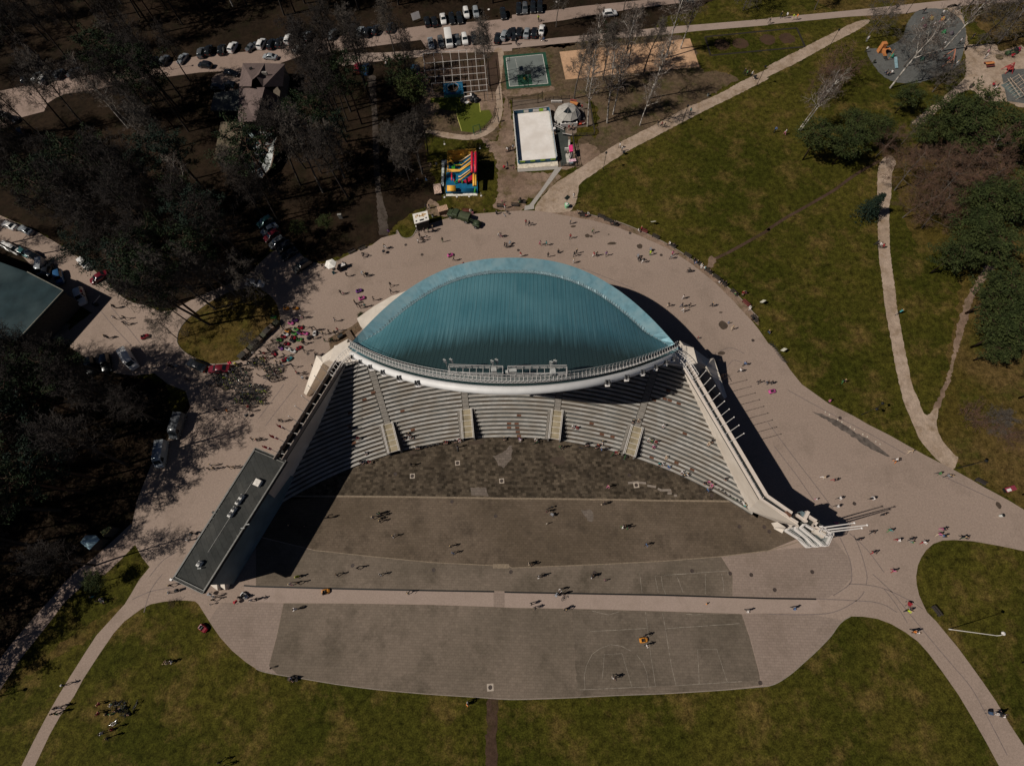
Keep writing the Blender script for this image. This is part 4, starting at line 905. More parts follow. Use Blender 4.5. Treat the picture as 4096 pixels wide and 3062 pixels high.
for (bx, by, tx, ty, H_), w_ in zip(((1040, 705, 1615, 622, 18.4), (1100, 745, 1840, 660, 20.0), (1150, 783, 1745, 713, 19.6)), ('uppermost', 'middle', 'lowest')):
    b = P(3050 + bx / 4.422, 1950 + by / 4.422, 9.4); tp = P(3050 + tx / 4.422, 1950 + ty / 4.422, H_)
    t = T('tall_flagpole', 'tall white flagpole on the flag tower, %s of three' % w_, 'flagpole', b, group='tall flagpoles on the tower')
    e = tp - b; m = MB(); m.tube([(0, 0, 0), (e.x, e.y, e.z)], [.13, .08], 10); m.lathe(e.x, e.y, [(.05, e.z), (.16, e.z + .08), (.16, e.z + .2), (.03, e.z + .3)], 10); obj('pole', m, WHITE2, t)
    m = MB(); m.box(0, 0, .1, .7, .7, .2, bev=.05); obj('base_plate', m, WHITE2, t)
# ---------------------------------------------------------------- people
def evaluated(ob):
    dg = bpy.context.evaluated_depsgraph_get(); dg.update()
    me = bpy.data.meshes.new_from_object(ob.evaluated_get(dg)); return me
SKINC = mat('skin', (.42, .24, .17), .6, var=.05); HAIRC = mat('dark_hair', (.03, .018, .012), .8)
def body_mesh(pose):
    """one skinned body; figure faces +y, feet at z 0 (stand / walk) ; slots: skin, top, trousers, shoes"""
    V = []; Rr = []; E = []
    def v(p, r, par=None):
        V.append(p); Rr.append(r); i = len(V) - 1
        if par is not None: E.append((par, i))
        return i
    sit = pose in ('sit', 'ride'); crouch = pose == 'crouch'
    hipz = {'sit': .52, 'ride': .98, 'crouch': .45}.get(pose, .95); lean = {'ride': .28, 'push': .10, 'walk': .03, 'crouch': .3}.get(pose, 0)
    pel = v((0, 0, hipz), .15)
    w_ = v((0, lean * .35, hipz + .18), .135, pel); ch = v((0, lean * .8, hipz + .38), .16, w_); nk = v((0, lean * 1.0, hipz + .53), .06, ch)
    hd = v((0, lean * 1.1 + .02, hipz + .62), .085, nk); v((0, lean * 1.1 + .03, hipz + .72), .095, hd); 
    for s in (-1, 1):
        hp = v((s * .10, 0, hipz - .06), .095, pel)
        if pose in ('stand', 'push', 'hold'): kn, an, to = (s * .11, .02, .50), (s * .12, 0, .09), (s * .13, .15, .04)
        elif pose == 'walk': kn, an, to = (s * .10, .16 * s + .06, .50), (s * .10, .28 * s - (.05 if s > 0 else .02), .10), (s * .10, .28 * s + .12, .05)
        elif pose == 'sit': kn, an, to = (s * .13, .44, .50), (s * .13, .46, .09), (s * .13, .62, .04)
        elif pose == 'ride': kn, an, to = (s * .11, .36, .72 + .12 * s), (s * .11, .26, .32 + .14 * s), (s * .11, .40, .30 + .14 * s)
        else: kn, an, to = (s * .16, .35, .48), (s * .14, .05, .09), (s * .15, .22, .04)
        k = v(kn, .065, hp); a = v(an, .045, k); v(to, .045, a)
        sh = v((s * .19, lean * .9, hipz + .47), .065, ch)
        if pose in ('stand', 'hold'): el, wr = (s * .25, -.02, hipz + .20), (s * .24, .08, hipz - .02)
        elif pose == 'walk': el, wr = (s * .24, -.10 * s, hipz + .20), (s * .24, -.22 * s + .06, hipz + .02)
        elif pose == 'push': el, wr = (s * .24, .12, hipz + .22), (s * .20, .42, hipz + .10)
        elif pose == 'ride': el, wr = (s * .26, .45, hipz + .26), (s * .24, .62, hipz + .10)
        else: el, wr = (s * .25, .12, hipz + .22), (s * .14, .34, hipz + .12)
        e = v(el, .042, sh); wv = v(wr, .028, e)
        d = (Vector(wr) - Vector(el)).normalized(); sd_ = Vector((s, 0, 0)); up = d.cross(sd_).normalized(); fw = up.cross(d)
        pm = Vector(wr) + d * .06; pmi = v(tuple(pm), .030, wv)
        for q, ln in ((-1.5, .055), (-.5, .075), (.5, .08), (1.5, .07)):
            b0 = pm + up * q * .019 + d * .035; c0 = b0 + d * ln * .6; t0 = c0 + d * ln * .45 - fw * .02
            i0 = v(tuple(b0), .010, pmi); i1 = v(tuple(c0), .0095, i0); v(tuple(t0), .008, i1)
        th = Vector(wr) + d * .03 + up * .035; i0 = v(tuple(th), .011, wv); v(tuple(th + d * .045 + up * .012 - fw * .01), .009, i0)
    me = bpy.data.meshes.new('body'); me.from_pydata(V, E, [])
    ob = bpy.data.objects.new('tmp', me); COL.objects.link(ob)
    md = ob.modifiers.new('s', 'SKIN'); md.use_smooth_shade = True
    for i, sv in enumerate(me.skin_vertices[0].data): sv.radius = (Rr[i], Rr[i] * (.78 if i in (0, 1, 2) else 1)); sv.use_root = (i == 0)
    sb = ob.modifiers.new('u', 'SUBSURF'); sb.levels = sb.render_levels = 1
    out = evaluated(ob); COL.objects.unlink(ob); bpy.data.objects.remove(ob)
    # nose and ears stand out of the head; paint zones
    hz = hipz + .66
    for m_ in (SKINC, SKINC, SKINC, SKINC): out.materials.append(m_) if len(out.materials) < 4 else None
    wr_z = hipz
    for p in out.polygons:
        c = p.center; k = 1
        hand = (Vector((abs(c.x), c.y, c.z)) - Vector({'stand': (.24, .14, hipz - .06), 'hold': (.24, .14, hipz - .06), 'push': (.19, .50, hipz + .07), 'ride': (.24, .70, hipz + .06)}.get(pose, (.12, .42, hipz + .1)))).length < .13
        if pose == 'walk': hand = abs(c.x) > .2 and c.z < hipz + .02
        if c.z > hipz + .545: k = 0
        elif hand: k = 0
        elif sit and c.y > .1 and c.z < hipz + .06 and abs(c.x) < .2 or c.z < hipz + .02: k = 2
        if c.z < (.10 if pose not in ('ride',) else .0): k = 3
        p.material_index = k
    out.polygons.foreach_set('use_smooth', [True] * len(out.polygons)); out.name = 'person_' + pose
    return out, hz + lean * 0, lean * 1.1 + .03
BODY = {p: body_mesh(p) for p in ('stand', 'walk', 'sit', 'push', 'ride', 'crouch')}
def hair_mesh(hz, y0, hat=False):
    mb = MB(); n = 10
    prof = [(.108, -.02), (.118, .03), (.112, .085), (.085, .125), (.04, .145), (.005, .15)] if not hat else [(.17, .02), (.165, .035), (.115, .05), (.115, .11), (.09, .15), (.01, .165)]
    mb.lathe(0, 0, prof, n)
    mb.v = [(x, y + y0 - .012, z + hz) for x, y, z in mb.v]; me = mb.mesh('hair', HAIRC, True); return me
HAIR = {}
COLS = dict(D=((.016, .017, .02), 'black'), W=((.62, .58, .55), 'white'), R=((.26, .018, .025), 'red'), P=((.40, .10, .20), 'pink'), G=((.05, .16, .05), 'green'), B=((.06, .13, .28), 'blue'),
            Y=((.45, .55, .03), 'neon yellow'), O=((.65, .20, .03), 'orange'), U=((.16, .06, .22), 'purple'), T=((.04, .20, .20), 'teal'), N=((.45, .35, .25), 'beige'), K=((.20, .20, .21), 'grey'), J=((.03, .05, .09), 'navy'))
def cm(k, f=1.0): c = COLS[k][0]; return paint(tuple(x * f for x in c), .85)
POSEW = dict(stand='standing', walk='walking', sit='sitting', push='walking', ride='riding', crouch='crouching')
def person(c, x, y, cols, pose='walk', yaw=None, place='', z=0, h=1.0, label=None, wp=None, grp=None, cat=None):
    p = wp if wp is not None else g(c, x, y, z)
    if yaw is None: yaw = rnd.uniform(0, 2 * PI)
    me, hz, y0 = BODY[pose]; t_, b_ = cols[0], cols[1]
    o = bpy.data.objects.new('person', me); COL.objects.link(o); o.location = p; o.rotation_euler = (0, 0, yaw); o.scale = (h * 1.08,) * 3
    for i, m_ in enumerate((SKINC, cm(t_), cm(b_, 1.15), cm('D'))): o.material_slots[i].link = 'OBJECT'; o.material_slots[i].material = m_
    hk = (pose, len(cols) > 2)
    if hk not in HAIR: HAIR[hk] = hair_mesh(hz, y0, len(cols) > 2)
    q = bpy.data.objects.new('hat' if len(cols) > 2 else 'hair', HAIR[hk]); COL.objects.link(q); q.parent = o
    q.material_slots[0].link = 'OBJECT'; q.material_slots[0].material = cm(cols[2]) if len(cols) > 2 else rnd.choice((HAIRC, HAIRC, mat('brown_hair', (.09, .05, .025)), mat('fair_hair', (.35, .24, .12))))
    who = 'child' if h < .8 else 'person'
    cl = COLS[t_][1]; cl2 = COLS[b_][1]
    lab = label or '%s in %s top%s %s %s' % (who, cl, '' if cl == cl2 else ' and %s trousers' % cl2, POSEW[pose], place)
    return tag(o, lab, cat or 'person', grp or 'people in the park')
# ---------------------------------------------------------------- bicycles, scooters, prams
RUB = mat('tyre_rubber', (.015, .015, .015), .8); CHR = mat('chrome', (.5, .5, .5), .25, metal=.8)
def wheel_mb(r, w_=.022, n=20, spokes=8):
    mb = MB(); ring = [(0, r * math.cos(k * 2 * PI / n), r * math.sin(k * 2 * PI / n)) for k in range(n + 1)]; mb.tube(ring, w_ * 1.25, 4, 0, False)
    for k in range(spokes): a = k * PI / spokes * 2; mb.bar((0, 0, 0), (0, r * math.cos(a), r * math.sin(a)), .006, 3, 1)
    mb.bar((-.05, 0, 0), (.05, 0, 0), .025, 6, 1); return mb
BK = {}
def bike_meshes():
    BK['wheel'] = wheel_mb(.33).mesh('wheel', [RUB, CHR])
    m = MB(); A_, B_, C_, D_, E_ = (0, -.02, .30), (0, -.18, .82), (0, .40, .80), (0, .43, .62), (0, -.52, .33)
    for p, q in ((A_, B_), (B_, C_), (A_, D_), (A_, E_), (B_, E_), (C_, D_)): m.bar(p, q, .03, 5)
    m.bar(D_, (0, .52, .33), .02, 6); m.bar((-.09, -.02, .30), (.09, -.02, .30), .02, 5); BK['frame'] = m.mesh('frame', RUB)
    m = MB(); m.bar((0, .38, .78), (0, .36, .98), .018, 5); m.tube([(-.28, .26, 1.0), (-.22, .36, 1.0), (.22, .36, 1.0), (.28, .26, 1.0)], .017, 5); m.box(0, .58, .86, .30, .24, .18); BK['handlebar'] = m.mesh('handlebar', RUB)
    m = MB(); m.bar((0, -.18, .8), (0, -.21, .92), .016, 5); m.box(0, -.24, .94, .17, .28, .06, bev=.02); BK['saddle'] = m.mesh('saddle', RUB)
bike_meshes()
def bicycle(p, yaw, col, lab, tilt=0.0, parts=True, grp='parked bicycles', s=1.0, same=False):
    t = T('bicycle', lab, 'bicycle', p, yaw, grp, same); t.rotation_euler = (0, tilt, yaw); t.scale = (s,) * 3
    for y in (-.52, .52):
        w_ = bpy.data.objects.new('wheel', BK['wheel']); COL.objects.link(w_); w_.parent = t; w_.location = (0, y, .34)
    for k in ('frame', 'handlebar', 'saddle'):
        o = bpy.data.objects.new(k, BK[k]); COL.objects.link(o); o.parent = t
        if k == 'frame': o.material_slots[0].link = 'OBJECT'; o.material_slots[0].material = paint(COLS[col][0], .35)
    return t
def part(t, name, mb, m, sm=False): return obj(name, mb, m, t, smooth=sm)
def stroller(p, yaw, col, lab, grp='prams and strollers'):
    t = T('stroller', lab, 'stroller', p, yaw, grp); c = cm(col)
    m = MB(); m.prism([(-.22, -.35, .85), (.22, -.35, .85), (.22, .38, .78), (-.22, .38, .78)], [(-.16, -.25, .5), (.16, -.25, .5), (.16, .25, .45), (-.16, .25, .45)]); part(t, 'basket', m, c)
    m = MB(); n = 7
    for k in range(n):
        a0, a1 = PI * k / n * .6, PI * (k + 1) / n * .6
        f = lambda a, x: (x, .05 + .33 * math.cos(a), .84 + .33 * math.sin(a)); m.poly([f(a0, -.23), f(a0, .23), f(a1, .23), f(a1, -.23)])
    part(t, 'hood', m, c)
    for x in (-.25, .25):
        for y in (-.35, .35):
            w_ = bpy.data.objects.new('wheel', BK['wheel']); COL.objects.link(w_); w_.parent = t; w_.location = (x, y, .14); w_.scale = (.42,) * 3
    m = MB(); m.tube([(-.22, -.3, .5), (-.22, -.75, 1.05), (.22, -.75, 1.05), (.22, -.3, .5)], .015, 5); m.bar((-.25, -.35, .14), (.22, .3, .55), .012); m.bar((.25, -.35, .14), (-.22, .3, .55), .012); part(t, 'handle', m, CHR)
    return t
def scooter(p, yaw, col, lab, grp):
    t = T('scooter', lab, 'scooter', p, yaw, grp)
    m = MB(); m.box(0, -.1, .14, .17, .75, .06, bev=.02); part(t, 'deck', m, cm(col)); m = MB(); m.tube([(0, .28, .15), (0, .40, .3), (0, .33, 1.12)], .022, 6); part(t, 'stem', m, cm(col))
    m = MB(); m.bar((-.25, .33, 1.12), (.25, .33, 1.12), .02, 6); part(t, 'handlebar', m, RUB)
    for y in (-.5, .45):
        w_ = bpy.data.objects.new('wheel', BK['wheel']); COL.objects.link(w_); w_.parent = t; w_.location = (0, y, .11); w_.scale = (1.2, .33, .33)
    return t
# ---------------------------------------------------------------- cars
GLASS = mat('car_glass', (.012, .016, .018), .08, spec=.8, var=.05); LAMP = mat('headlamp', (.55, .55, .52), .15, spec=.7); RIM = mat('alloy_rim', (.30, .30, .31), .35, metal=.6); RED = mat('tail_red', (.25, .01, .01), .3); PLAST = mat('black_plastic', (.02, .02, .02), .6)
# stations: y, half width, belt z, top z, top half width   (car points to +y)
CARS = {
 'sedan': dict(L=[(-2.3, .70, .62, .74, .62), (-2.15, .84, .70, .93, .74), (-1.55, .90, .86, .99, .76), (-.95, .91, .90, 1.40, .60), (.05, .91, .90, 1.45, .62), (.40, .91, .89, 1.42, .62), (1.10, .90, .86, .97, .76), (1.85, .87, .72, .86, .72), (2.2, .78, .58, .70, .62), (2.3, .66, .50, .56, .52)], wb=(-1.35, 1.4), glass=((5, 6), (3, 2)), side=(3, 5)),
 'suv': dict(L=[(-2.2, .76, .75, .95, .70), (-2.1, .88, .90, 1.18, .72), (-1.75, .92, .95, 1.58, .64), (-.9, .93, .97, 1.66, .68), (.15, .93, .96, 1.66, .68), (.45, .93, .95, 1.60, .68), (1.05, .92, .92, 1.08, .78), (1.85, .90, .80, .98, .76), (2.15, .84, .66, .82, .70), (2.25, .72, .52, .60, .58)], wb=(-1.3, 1.35), glass=((5, 6), (2, 1)), side=(2, 5)),
 'van': dict(L=[(-2.7, .88, 1.0, 2.05, .80), (-2.65, .96, 1.05, 2.18, .86), (-1.0, .98, 1.1, 2.22, .88), (.9, .98, 1.1, 2.22, .88), (1.2, .98, 1.1, 2.16, .86), (1.5, .98, 1.1, 2.02, .82), (2.15, .96, 1.0, 1.18, .84), (2.55, .92, .84, .98, .80), (2.7, .80, .60, .66, .66)], wb=(-1.7, 1.75), glass=((5, 6), (1, 0)), side=(3, 5)),
}
CM = {}
def car_mesh(kind):
    d = CARS[kind]; L = d['L']; mb = MB(); rings = []
    for (y, w_, zb, zt, wt) in L:
        k = .06
        ring = [(-w_ * .92, y, .24), (-w_, y, .42), (-w_, y, zb - .06), (-w_ + .03, y, zb), (-wt - (.02), y, zt - k if zt - zb > .2 else zt - .02), (-wt * .86, y, zt), (0, y, zt + .025), (wt * .86, y, zt), (wt + .02, y, zt - k if zt - zb > .2 else zt - .02), (w_ - .03, y, zb), (w_, y, zb - .06), (w_, y, .42), (w_ * .92, y, .24)]
        rings.append(ring)
    n = 13
    for ring in rings: mb.v += ring
    for i in range(len(L) - 1):
        for k in range(n - 1): mb.f.append((i * n + k, i * n + k + 1, (i + 1) * n + k + 1, (i + 1) * n + k)); mb.m.append(0)
        mb.f.append((i * n + n - 1, i * n, (i + 1) * n, (i + 1) * n + n - 1)); mb.m.append(0)
    mb.f.append(tuple(range(n))[::-1]); mb.m.append(0); b = (len(L) - 1) * n; mb.f.append(tuple(range(b, b + n))); mb.m.append(0)
    body = mb.mesh('body', [PLAST]); bm = bmesh.new(); bm.from_mesh(body); bmesh.ops.recalc_face_normals(bm, faces=bm.faces); bm.to_mesh(body); bm.free()
    body.polygons.foreach_set('use_smooth', [True] * len(body.polygons)); body.set_sharp_from_angle(angle=R_(38)) if hasattr(body, 'set_sharp_from_angle') else None
    def panel(a, b, e=.016, m0=.06):   # glass lying on the slope between stations a (roof) and b (lower)
        ya, _, _, za, wa = L[a]; yb, _, _, zb_, wb = L[b]; P1, P2 = Vector((0, ya, za)), Vector((0, yb, zb_ + .01)); n_ = (P2 - P1).cross(Vector((1, 0, 0)));
        if n_.z < 0: n_ = -n_
        n_ = n_.normalized() * (e + .022); q = MB(); p1 = P1.lerp(P2, m0); p2 = P1.lerp(P2, 1 - m0 * .5)
        q.poly([(-wa * .86, p1.y + n_.y, p1.z + n_.z), (wa * .86, p1.y + n_.y, p1.z + n_.z), (wb * .9, p2.y + n_.y, p2.z + n_.z), (-wb * .9, p2.y + n_.y, p2.z + n_.z)]); return q.mesh('glass', GLASS)
    CM[kind, 'body'] = body; CM[kind, 'windscreen'] = panel(*d['glass'][0]); CM[kind, 'rear_window'] = panel(*d['glass'][1])
    for s in (-1, 1):
        q = MB(); a, b = d['side']
        seq = list(range(a, b + 1)); lo = []; hi = []
        for i in seq:
            y, w_, zb, zt, wt = L[i]; f = .16; x0, x1 = w_ - .03, wt + .02; z1 = zt - .06
            lo.append((s * (x0 + (x1 - x0) * .08 + .014), y, zb + .04)); hi.append((s * (x0 + (x1 - x0) * .9 + .014), y, zb + (z1 - zb) * .92))
        y2 = L[b + 1][0]; fr = (s * (L[b][1] - .03 + .012), L[b][0] + (y2 - L[b][0]) * .55, L[b][2] + .05)
        for i in range(len(seq) - 1): q.poly([lo[i], lo[i + 1], hi[i + 1], hi[i]])
        q.poly([lo[-1], fr, hi[-1]])
        CM[kind, 'side_window', s] = q.mesh('side_window', GLASS)
    q = MB(); q.tube([(-.11, 0, 0), (.11, 0, 0)], .33, 16); q.tube([(-.117, 0, 0), (.117, 0, 0)], .2, 12, 1); CM['wheel'] = q.mesh('wheel', [RUB, RIM])
    y, w_, zb, zt, wt = L[-2]
    for s in (-1, 1):
        q = MB(); q.box(s * (w_ - .17), y + .02, zb - .02, .30, .16, .13, rz=-s * .25, bev=.03); CM[kind, 'headlight', s] = q.mesh('headlight', LAMP)
        y2, w2, zb2 = L[0][:3]; q = MB(); q.box(s * (w2 - .10), y2 - .01, zb2 + .02, .24, .08, .14); CM[kind, 'tail_light', s] = q.mesh('tail_light', RED)
        q = MB(); q.box(s * 1.0, L[d['side'][1]][0] + .35, L[5][2] + .06, .2, .12, .13, bev=.03); CM[kind, 'mirror', s] = q.mesh('mirror', PLAST)
for k in CARS: car_mesh(k)
CCOL = dict(W=((.62, .60, .57), 'white'), D=((.010, .011, .013), 'black'), S=((.30, .32, .33), 'silver'), G=((.10, .105, .11), 'dark grey'), B=((.03, .10, .22), 'blue'), R=((.11, .008, .014), 'dark red'), T=((.03, .10, .10), 'teal'))
def carpaint(k):
    return mat('car_paint_' + k, CCOL[k][0], .22, metal=.25 if k in 'SGBT' else 0, var=.04, spec=.6)
def car(c, x, y, dx, dy, kind, col, place, size=1.0, lab=None, grp='cars parked in the park'):
    """dx,dy: heading in crop pixels"""
    p = g(c, x, y); q = g(c, x + dx, y + dy); yaw = math.atan2(-(q.x - p.x), q.y - p.y)
    t = T('parked_car' if kind != 'van' else 'parked_van', lab or '%s %s %s' % (CCOL[col][1], {'sedan': 'saloon car', 'suv': 'hatchback car', 'van': 'van'}[kind], place), 'car' if kind != 'van' else 'van', p, yaw, grp)
    t.scale = (size,) * 3
    def add(nm, me, loc=(0, 0, 0), m_=None):
        o = bpy.data.objects.new(nm, me); COL.objects.link(o); o.parent = t; o.location = loc
        if m_: o.material_slots[0].link = 'OBJECT'; o.material_slots[0].material = m_
    add('body', CM[kind, 'body'], m_=carpaint(col)); add('windscreen', CM[kind, 'windscreen']); add('rear_window', CM[kind, 'rear_window'])
    for s in (-1, 1):
        for nm in ('side_window', 'headlight', 'tail_light', 'mirror'): add(nm, CM[kind, nm, s])
        for wy in CARS[kind]['wb']: add('wheel', CM['wheel'], (s * (.80 if kind != 'van' else .86), wy, .33))
    return t
# ---------------------------------------------------------------- small furniture
WOODD = mat('dark_bench_wood', (.035, .028, .024), .8, var=.3, scale=4); WOODR = mat('red_bench_wood', (.12, .03, .025), .8, var=.3, scale=4)
def bench(c, x, y, dx, dy, lab, m_=None, ln=1.9):
    p = g(c, x, y); q = g(c, x + dx, y + dy); yaw = math.atan2(q.y - p.y, q.x - p.x); m_ = m_ or WOODD
    t = T('park_bench', lab, 'bench', p, yaw, 'benches round the plaza')
    m = MB()
    for k in range(4): m.box(0, -.18 + k * .13, .45, ln, .10, .04)
    part(t, 'seat', m, m_)
    m = MB()
    for k in range(3): m.box(0, .30 + k * .03, .60 + k * .14, ln, .035, .10)
    part(t, 'backrest', m, m_)
    for s in (-1, 1): m = MB(); m.box(s * (ln / 2 - .2), .05, .215, .07, .5, .43); m.box(s * (ln / 2 - .2), .33, .68, .05, .05, .55); part(t, 'leg', m, BLK)
    return t
def lamp(c, x, y, H_, lab, dark=True, arms=1, yaw=0.0, ball=True):
    p = g(c, x, y); t = T('street_lamp', lab, 'street lamp', p, yaw, 'street lamps along the paths'); mm = BLK if dark else WHITE2
    m = MB(); m.tube([(0, 0, 0), (0, 0, .5), (0, 0, .55), (0, 0, H_)], [.10, .10, .07, .05], 8); part(t, 'pole', m, mm)
    if ball: m = MB(); m.lathe(0, 0, [(.06, H_ - .05), (.24, H_ + .08), (.30, H_ + .28), (.24, H_ + .48), (.05, H_ + .58)], 12); part(t, 'lamp_head', m, mm if dark else LENS)
    else:
        for a in range(arms):
            s = 1 if a == 0 else -1
            m = MB(); m.tube([(0, 0, H_), (s * .25, 0, H_ + .45), (s * .9, 0, H_ + .5)], .04, 6); part(t, 'arm', m, mm); m = MB(); m.lathe(s * .95, 0, [(.05, H_ + .48), (.28, H_ + .36), (.30, H_ + .22), (.1, H_ + .12)], 10); part(t, 'lamp_head', m, mm)
    return t
PZ = dict(s='stand', w='walk', t='sit', p='push', r='ride', c='crouch')
def crowd(c, place, s, z=0.03, grp=None):
    for q in s.split():
        a = q.split(','); x, y, cols, pose = float(a[0]), float(a[1]), a[2], a[3]
        h = .62 if 'k' in pose else 1.0; ps = PZ[pose[0]]
        yaw = None
        zz = z
        if ps == 'sit' and z == 'seat':
            p = g(c, x, y)
            for _ in range(4):
                l = p - SO; u, v = l.dot(SU), l.dot(SV); r = math.hypot(u, v + 98); i = max(0, int((r - R0) / DR)); zt = zrow(i) - .30 + .0; p = g(c, x, y, max(zt, 0.0) + .10)
            er = S(u, v) - S(0, -98); yaw = math.atan2(er.x, -er.y) + 0; yaw = math.atan2(-(-er.x), -er.y)
            o = person(c, x, y, cols, ps, yaw, place, wp=p, h=h, grp='people on the terrace steps')
            continue
        if z == 'seat': zz = .03
        if ps == 'ride':
            p = g(c, x, y, .03); yaw = rnd.uniform(0, 2 * PI); 
            o = person(c, x, y, cols, ps, yaw, place + ' on a bicycle', wp=p, grp='cyclists')
            bicycle(p, yaw, 'D', 'bicycle ridden by the person %s' % place, grp='ridden bicycles')
            continue
        yaw = rnd.uniform(0, 2 * PI)
        o = person(c, x, y, cols, ps, yaw, place, z=zz, h=h)
        if ps == 'push':
            d = Vector((-math.sin(yaw), math.cos(yaw), 0)); stroller(Vector(o.location) + d * 1.25, yaw, rnd.choice('DKJDR'), 'stroller pushed by the person %s' % place)
crowd('B', 'by the football turf', "2088,1050,DD,s 2165,1300,WD,t 2190,1302,DD,s 2168,1432,DJ,p")
crowd('B', 'in the wood left of the inflatable slides', "1512,1450,ND,w 1240,1498,DJ,s 1322,1556,PD,sk 1440,1480,DD,w 1470,1560,DB,s 1395,1560,WD,sk 1110,515,DD,w 1150,525,DD,w 1125,560,WD,t 1560,1440,KD,s")
crowd('C', 'near the white ice rink', "5,1290,DD,s 15,1460,PD,sk -30,1300,DD,t 10,1290,WD,w")
crowd('C', 'on the terrace beside the rink', "490,1110,RD,t 505,1125,DD,t 520,1105,DD,t 380,1090,DD,s 600,945,RD,s 480,1340,ND,s")
crowd('C', 'on the diagonal lawn path', "945,1300,WD,p 925,1275,WD,w 1255,1085,DD,w 1285,1095,RD,w 1310,1100,DD,w 1530,978,TD,w 2012,655,GD,w 2030,650,DD,w 2055,660,WD,p 1995,640,DD,w")
crowd('C', 'on the top avenue', "228,180,YD,r 40,390,DD,r 240,345,DN,p 225,335,DD,w")
crowd('D', 'on the straight path at the top', "103,155,DD,w 152,158,WD,w 208,172,YN,w 238,172,ON,w 5,205,DD,w 1098,90,DD,w 2180,250,DD,s")
crowd('D', 'around the playground', "1330,120,DD,s 1485,140,WD,s 1612,85,DD,p 845,362,WK,s 835,452,WD,s 1028,655,DD,t 1055,640,WD,t 1010,640,DJ,t 1390,500,PD,sk 1500,400,WD,s 1485,445,OB,sk 1500,515,DD,s 1530,540,RD,s 1560,550,DD,t 1600,575,WD,s 1645,565,DD,s 1515,575,DB,t 1415,500,DJ,s 1870,475,PD,s 1862,510,WK,s 2065,470,DD,p 1950,770,DW,p 1320,180,RW,sk 1390,160,OW,sk 1410,240,WD,s 1460,210,PD,sk 1500,180,YD,sk 1450,260,DD,s 1900,840,GB,sk 1745,340,DD,s 1640,380,WD,s")
crowd('D', 'on the grass by the twin birches', "52,1140,BD,w 140,1160,WP,w")
crowd('E', 'on the car park road', "1000,1000,DDN,w 1015,1002,DD,w 1010,1095,WD,w 1100,1095,DD,w 1098,1145,DD,w 1115,1140,WD,w 950,1262,DD,w 935,1258,DJ,w 1490,1510,DD,p 1520,1520,DJ,w 1470,1505,ND,w 1625,1622,RD,sk 1640,1630,DD,w")
crowd('F', 'at the food kiosk', "1390,300,WD,s 1418,300,WN,s 1455,350,DD,s 1488,348,GD,s 1530,330,DD,s 1415,392,DD,s 1438,420,DD,s 1465,395,WP,sk 1400,440,WD,s 1525,345,DJ,t")
crowd('F', 'on the plaza left of the roof', "1150,360,UD,w 1125,490,WW,p 1110,485,DD,w 935,550,DD,r 790,728,DD,w 940,725,ND,w 960,730,DD,p 580,645,DD,t 765,635,WW,s 740,880,DD,w 760,885,PD,wk 1165,812,DD,w 1170,868,DD,w 1020,935,DD,w 880,985,DD,w 905,1000,DD,s 945,990,TD,s 860,960,DD,s 690,1115,KD,w 525,1420,DD,r 500,1510,DD,w 540,1495,WD,w 335,1512,DD,w 365,1565,RD,w 385,1575,DJ,p 205,1615,DD,w")
crowd('F', 'behind the teal roof', "1610,430,DG,s 2092,385,WK,w 2110,390,DP,w 2160,480,DD,p 2145,475,DD,w 1705,592,DD,w 1785,622,RD,c 1470,145,DD,s 1495,140,DW,s 1850,175,WD,t 1865,178,DP,t 1968,170,PD,sk 2070,195,DD,c 2143,140,RW,s 2120,92,PD,sk")
crowd('F', 'among the toy cars', "430,1375,DD,w 415,1310,DD,w 430,1310,DJ,w 605,1290,DG,w 655,1290,DD,w 670,1285,GD,w 715,1200,RD,w 640,1215,DD,w 590,1230,DD,w 560,1225,TW,wk 690,1225,DD,w 430,1175,DD,w 500,1195,DD,w 530,1195,DJ,s 310,1220,DD,s 245,1185,DD,s 400,1085,WP,s 425,1090,DD,w 130,1195,DD,s 335,1285,DD,s 225,1330,DD,w 160,1300,DD,s 60,1395,DD,w 180,1430,DD,s 220,1470,YD,wk 195,1475,DD,w 235,1495,DB,w 500,1265,DD,s 260,1415,DD,w 125,1375,DD,s 95,1405,RD,s")
crowd('F', 'at the bike cluster', "-40,1480,DD,s 10,1500,DD,s 60,1520,ND,s 110,1560,DD,s 40,1590,DD,s -90,1540,DD,s -130,1500,DJ,s 140,1640,DD,s 90,1440,DR,s 30,1440,DD,w 0,1400,WD,s -60,1440,DD,s 180,1560,DP,s -150,1590,DD,w -200,1560,KD,s")
crowd('G', 'on the plaza behind the roof', "120,278,RD,w 148,290,DD,w 500,275,KD,s 692,355,GD,w 500,402,RD,w 240,457,PR,w 295,460,TD,w 75,555,RW,s 310,560,DD,s 400,530,DD,c 535,552,DD,w 555,530,DD,s 700,555,RW,w 725,550,DD,w 808,550,UD,w 528,612,WW,s 530,52,WW,s 1185,545,YG,p 1100,600,DD,p 1125,608,DW,w 1365,575,KD,w 1375,545,PR,w 1525,690,DD,r 1085,590,DD,w")
crowd('G', 'on the plaza right of the roof', "1465,920,WW,s 1340,985,DN,w 1455,990,DJ,w 1520,990,DD,w 1465,1030,WW,w 1712,985,DD,w 1860,1132,BB,wk 1885,1185,NN,w 1595,1262,RD,sk 1990,1492,BD,w 1950,1548,WD,w 2110,1645,DD,w 2185,1650,DJ,w")
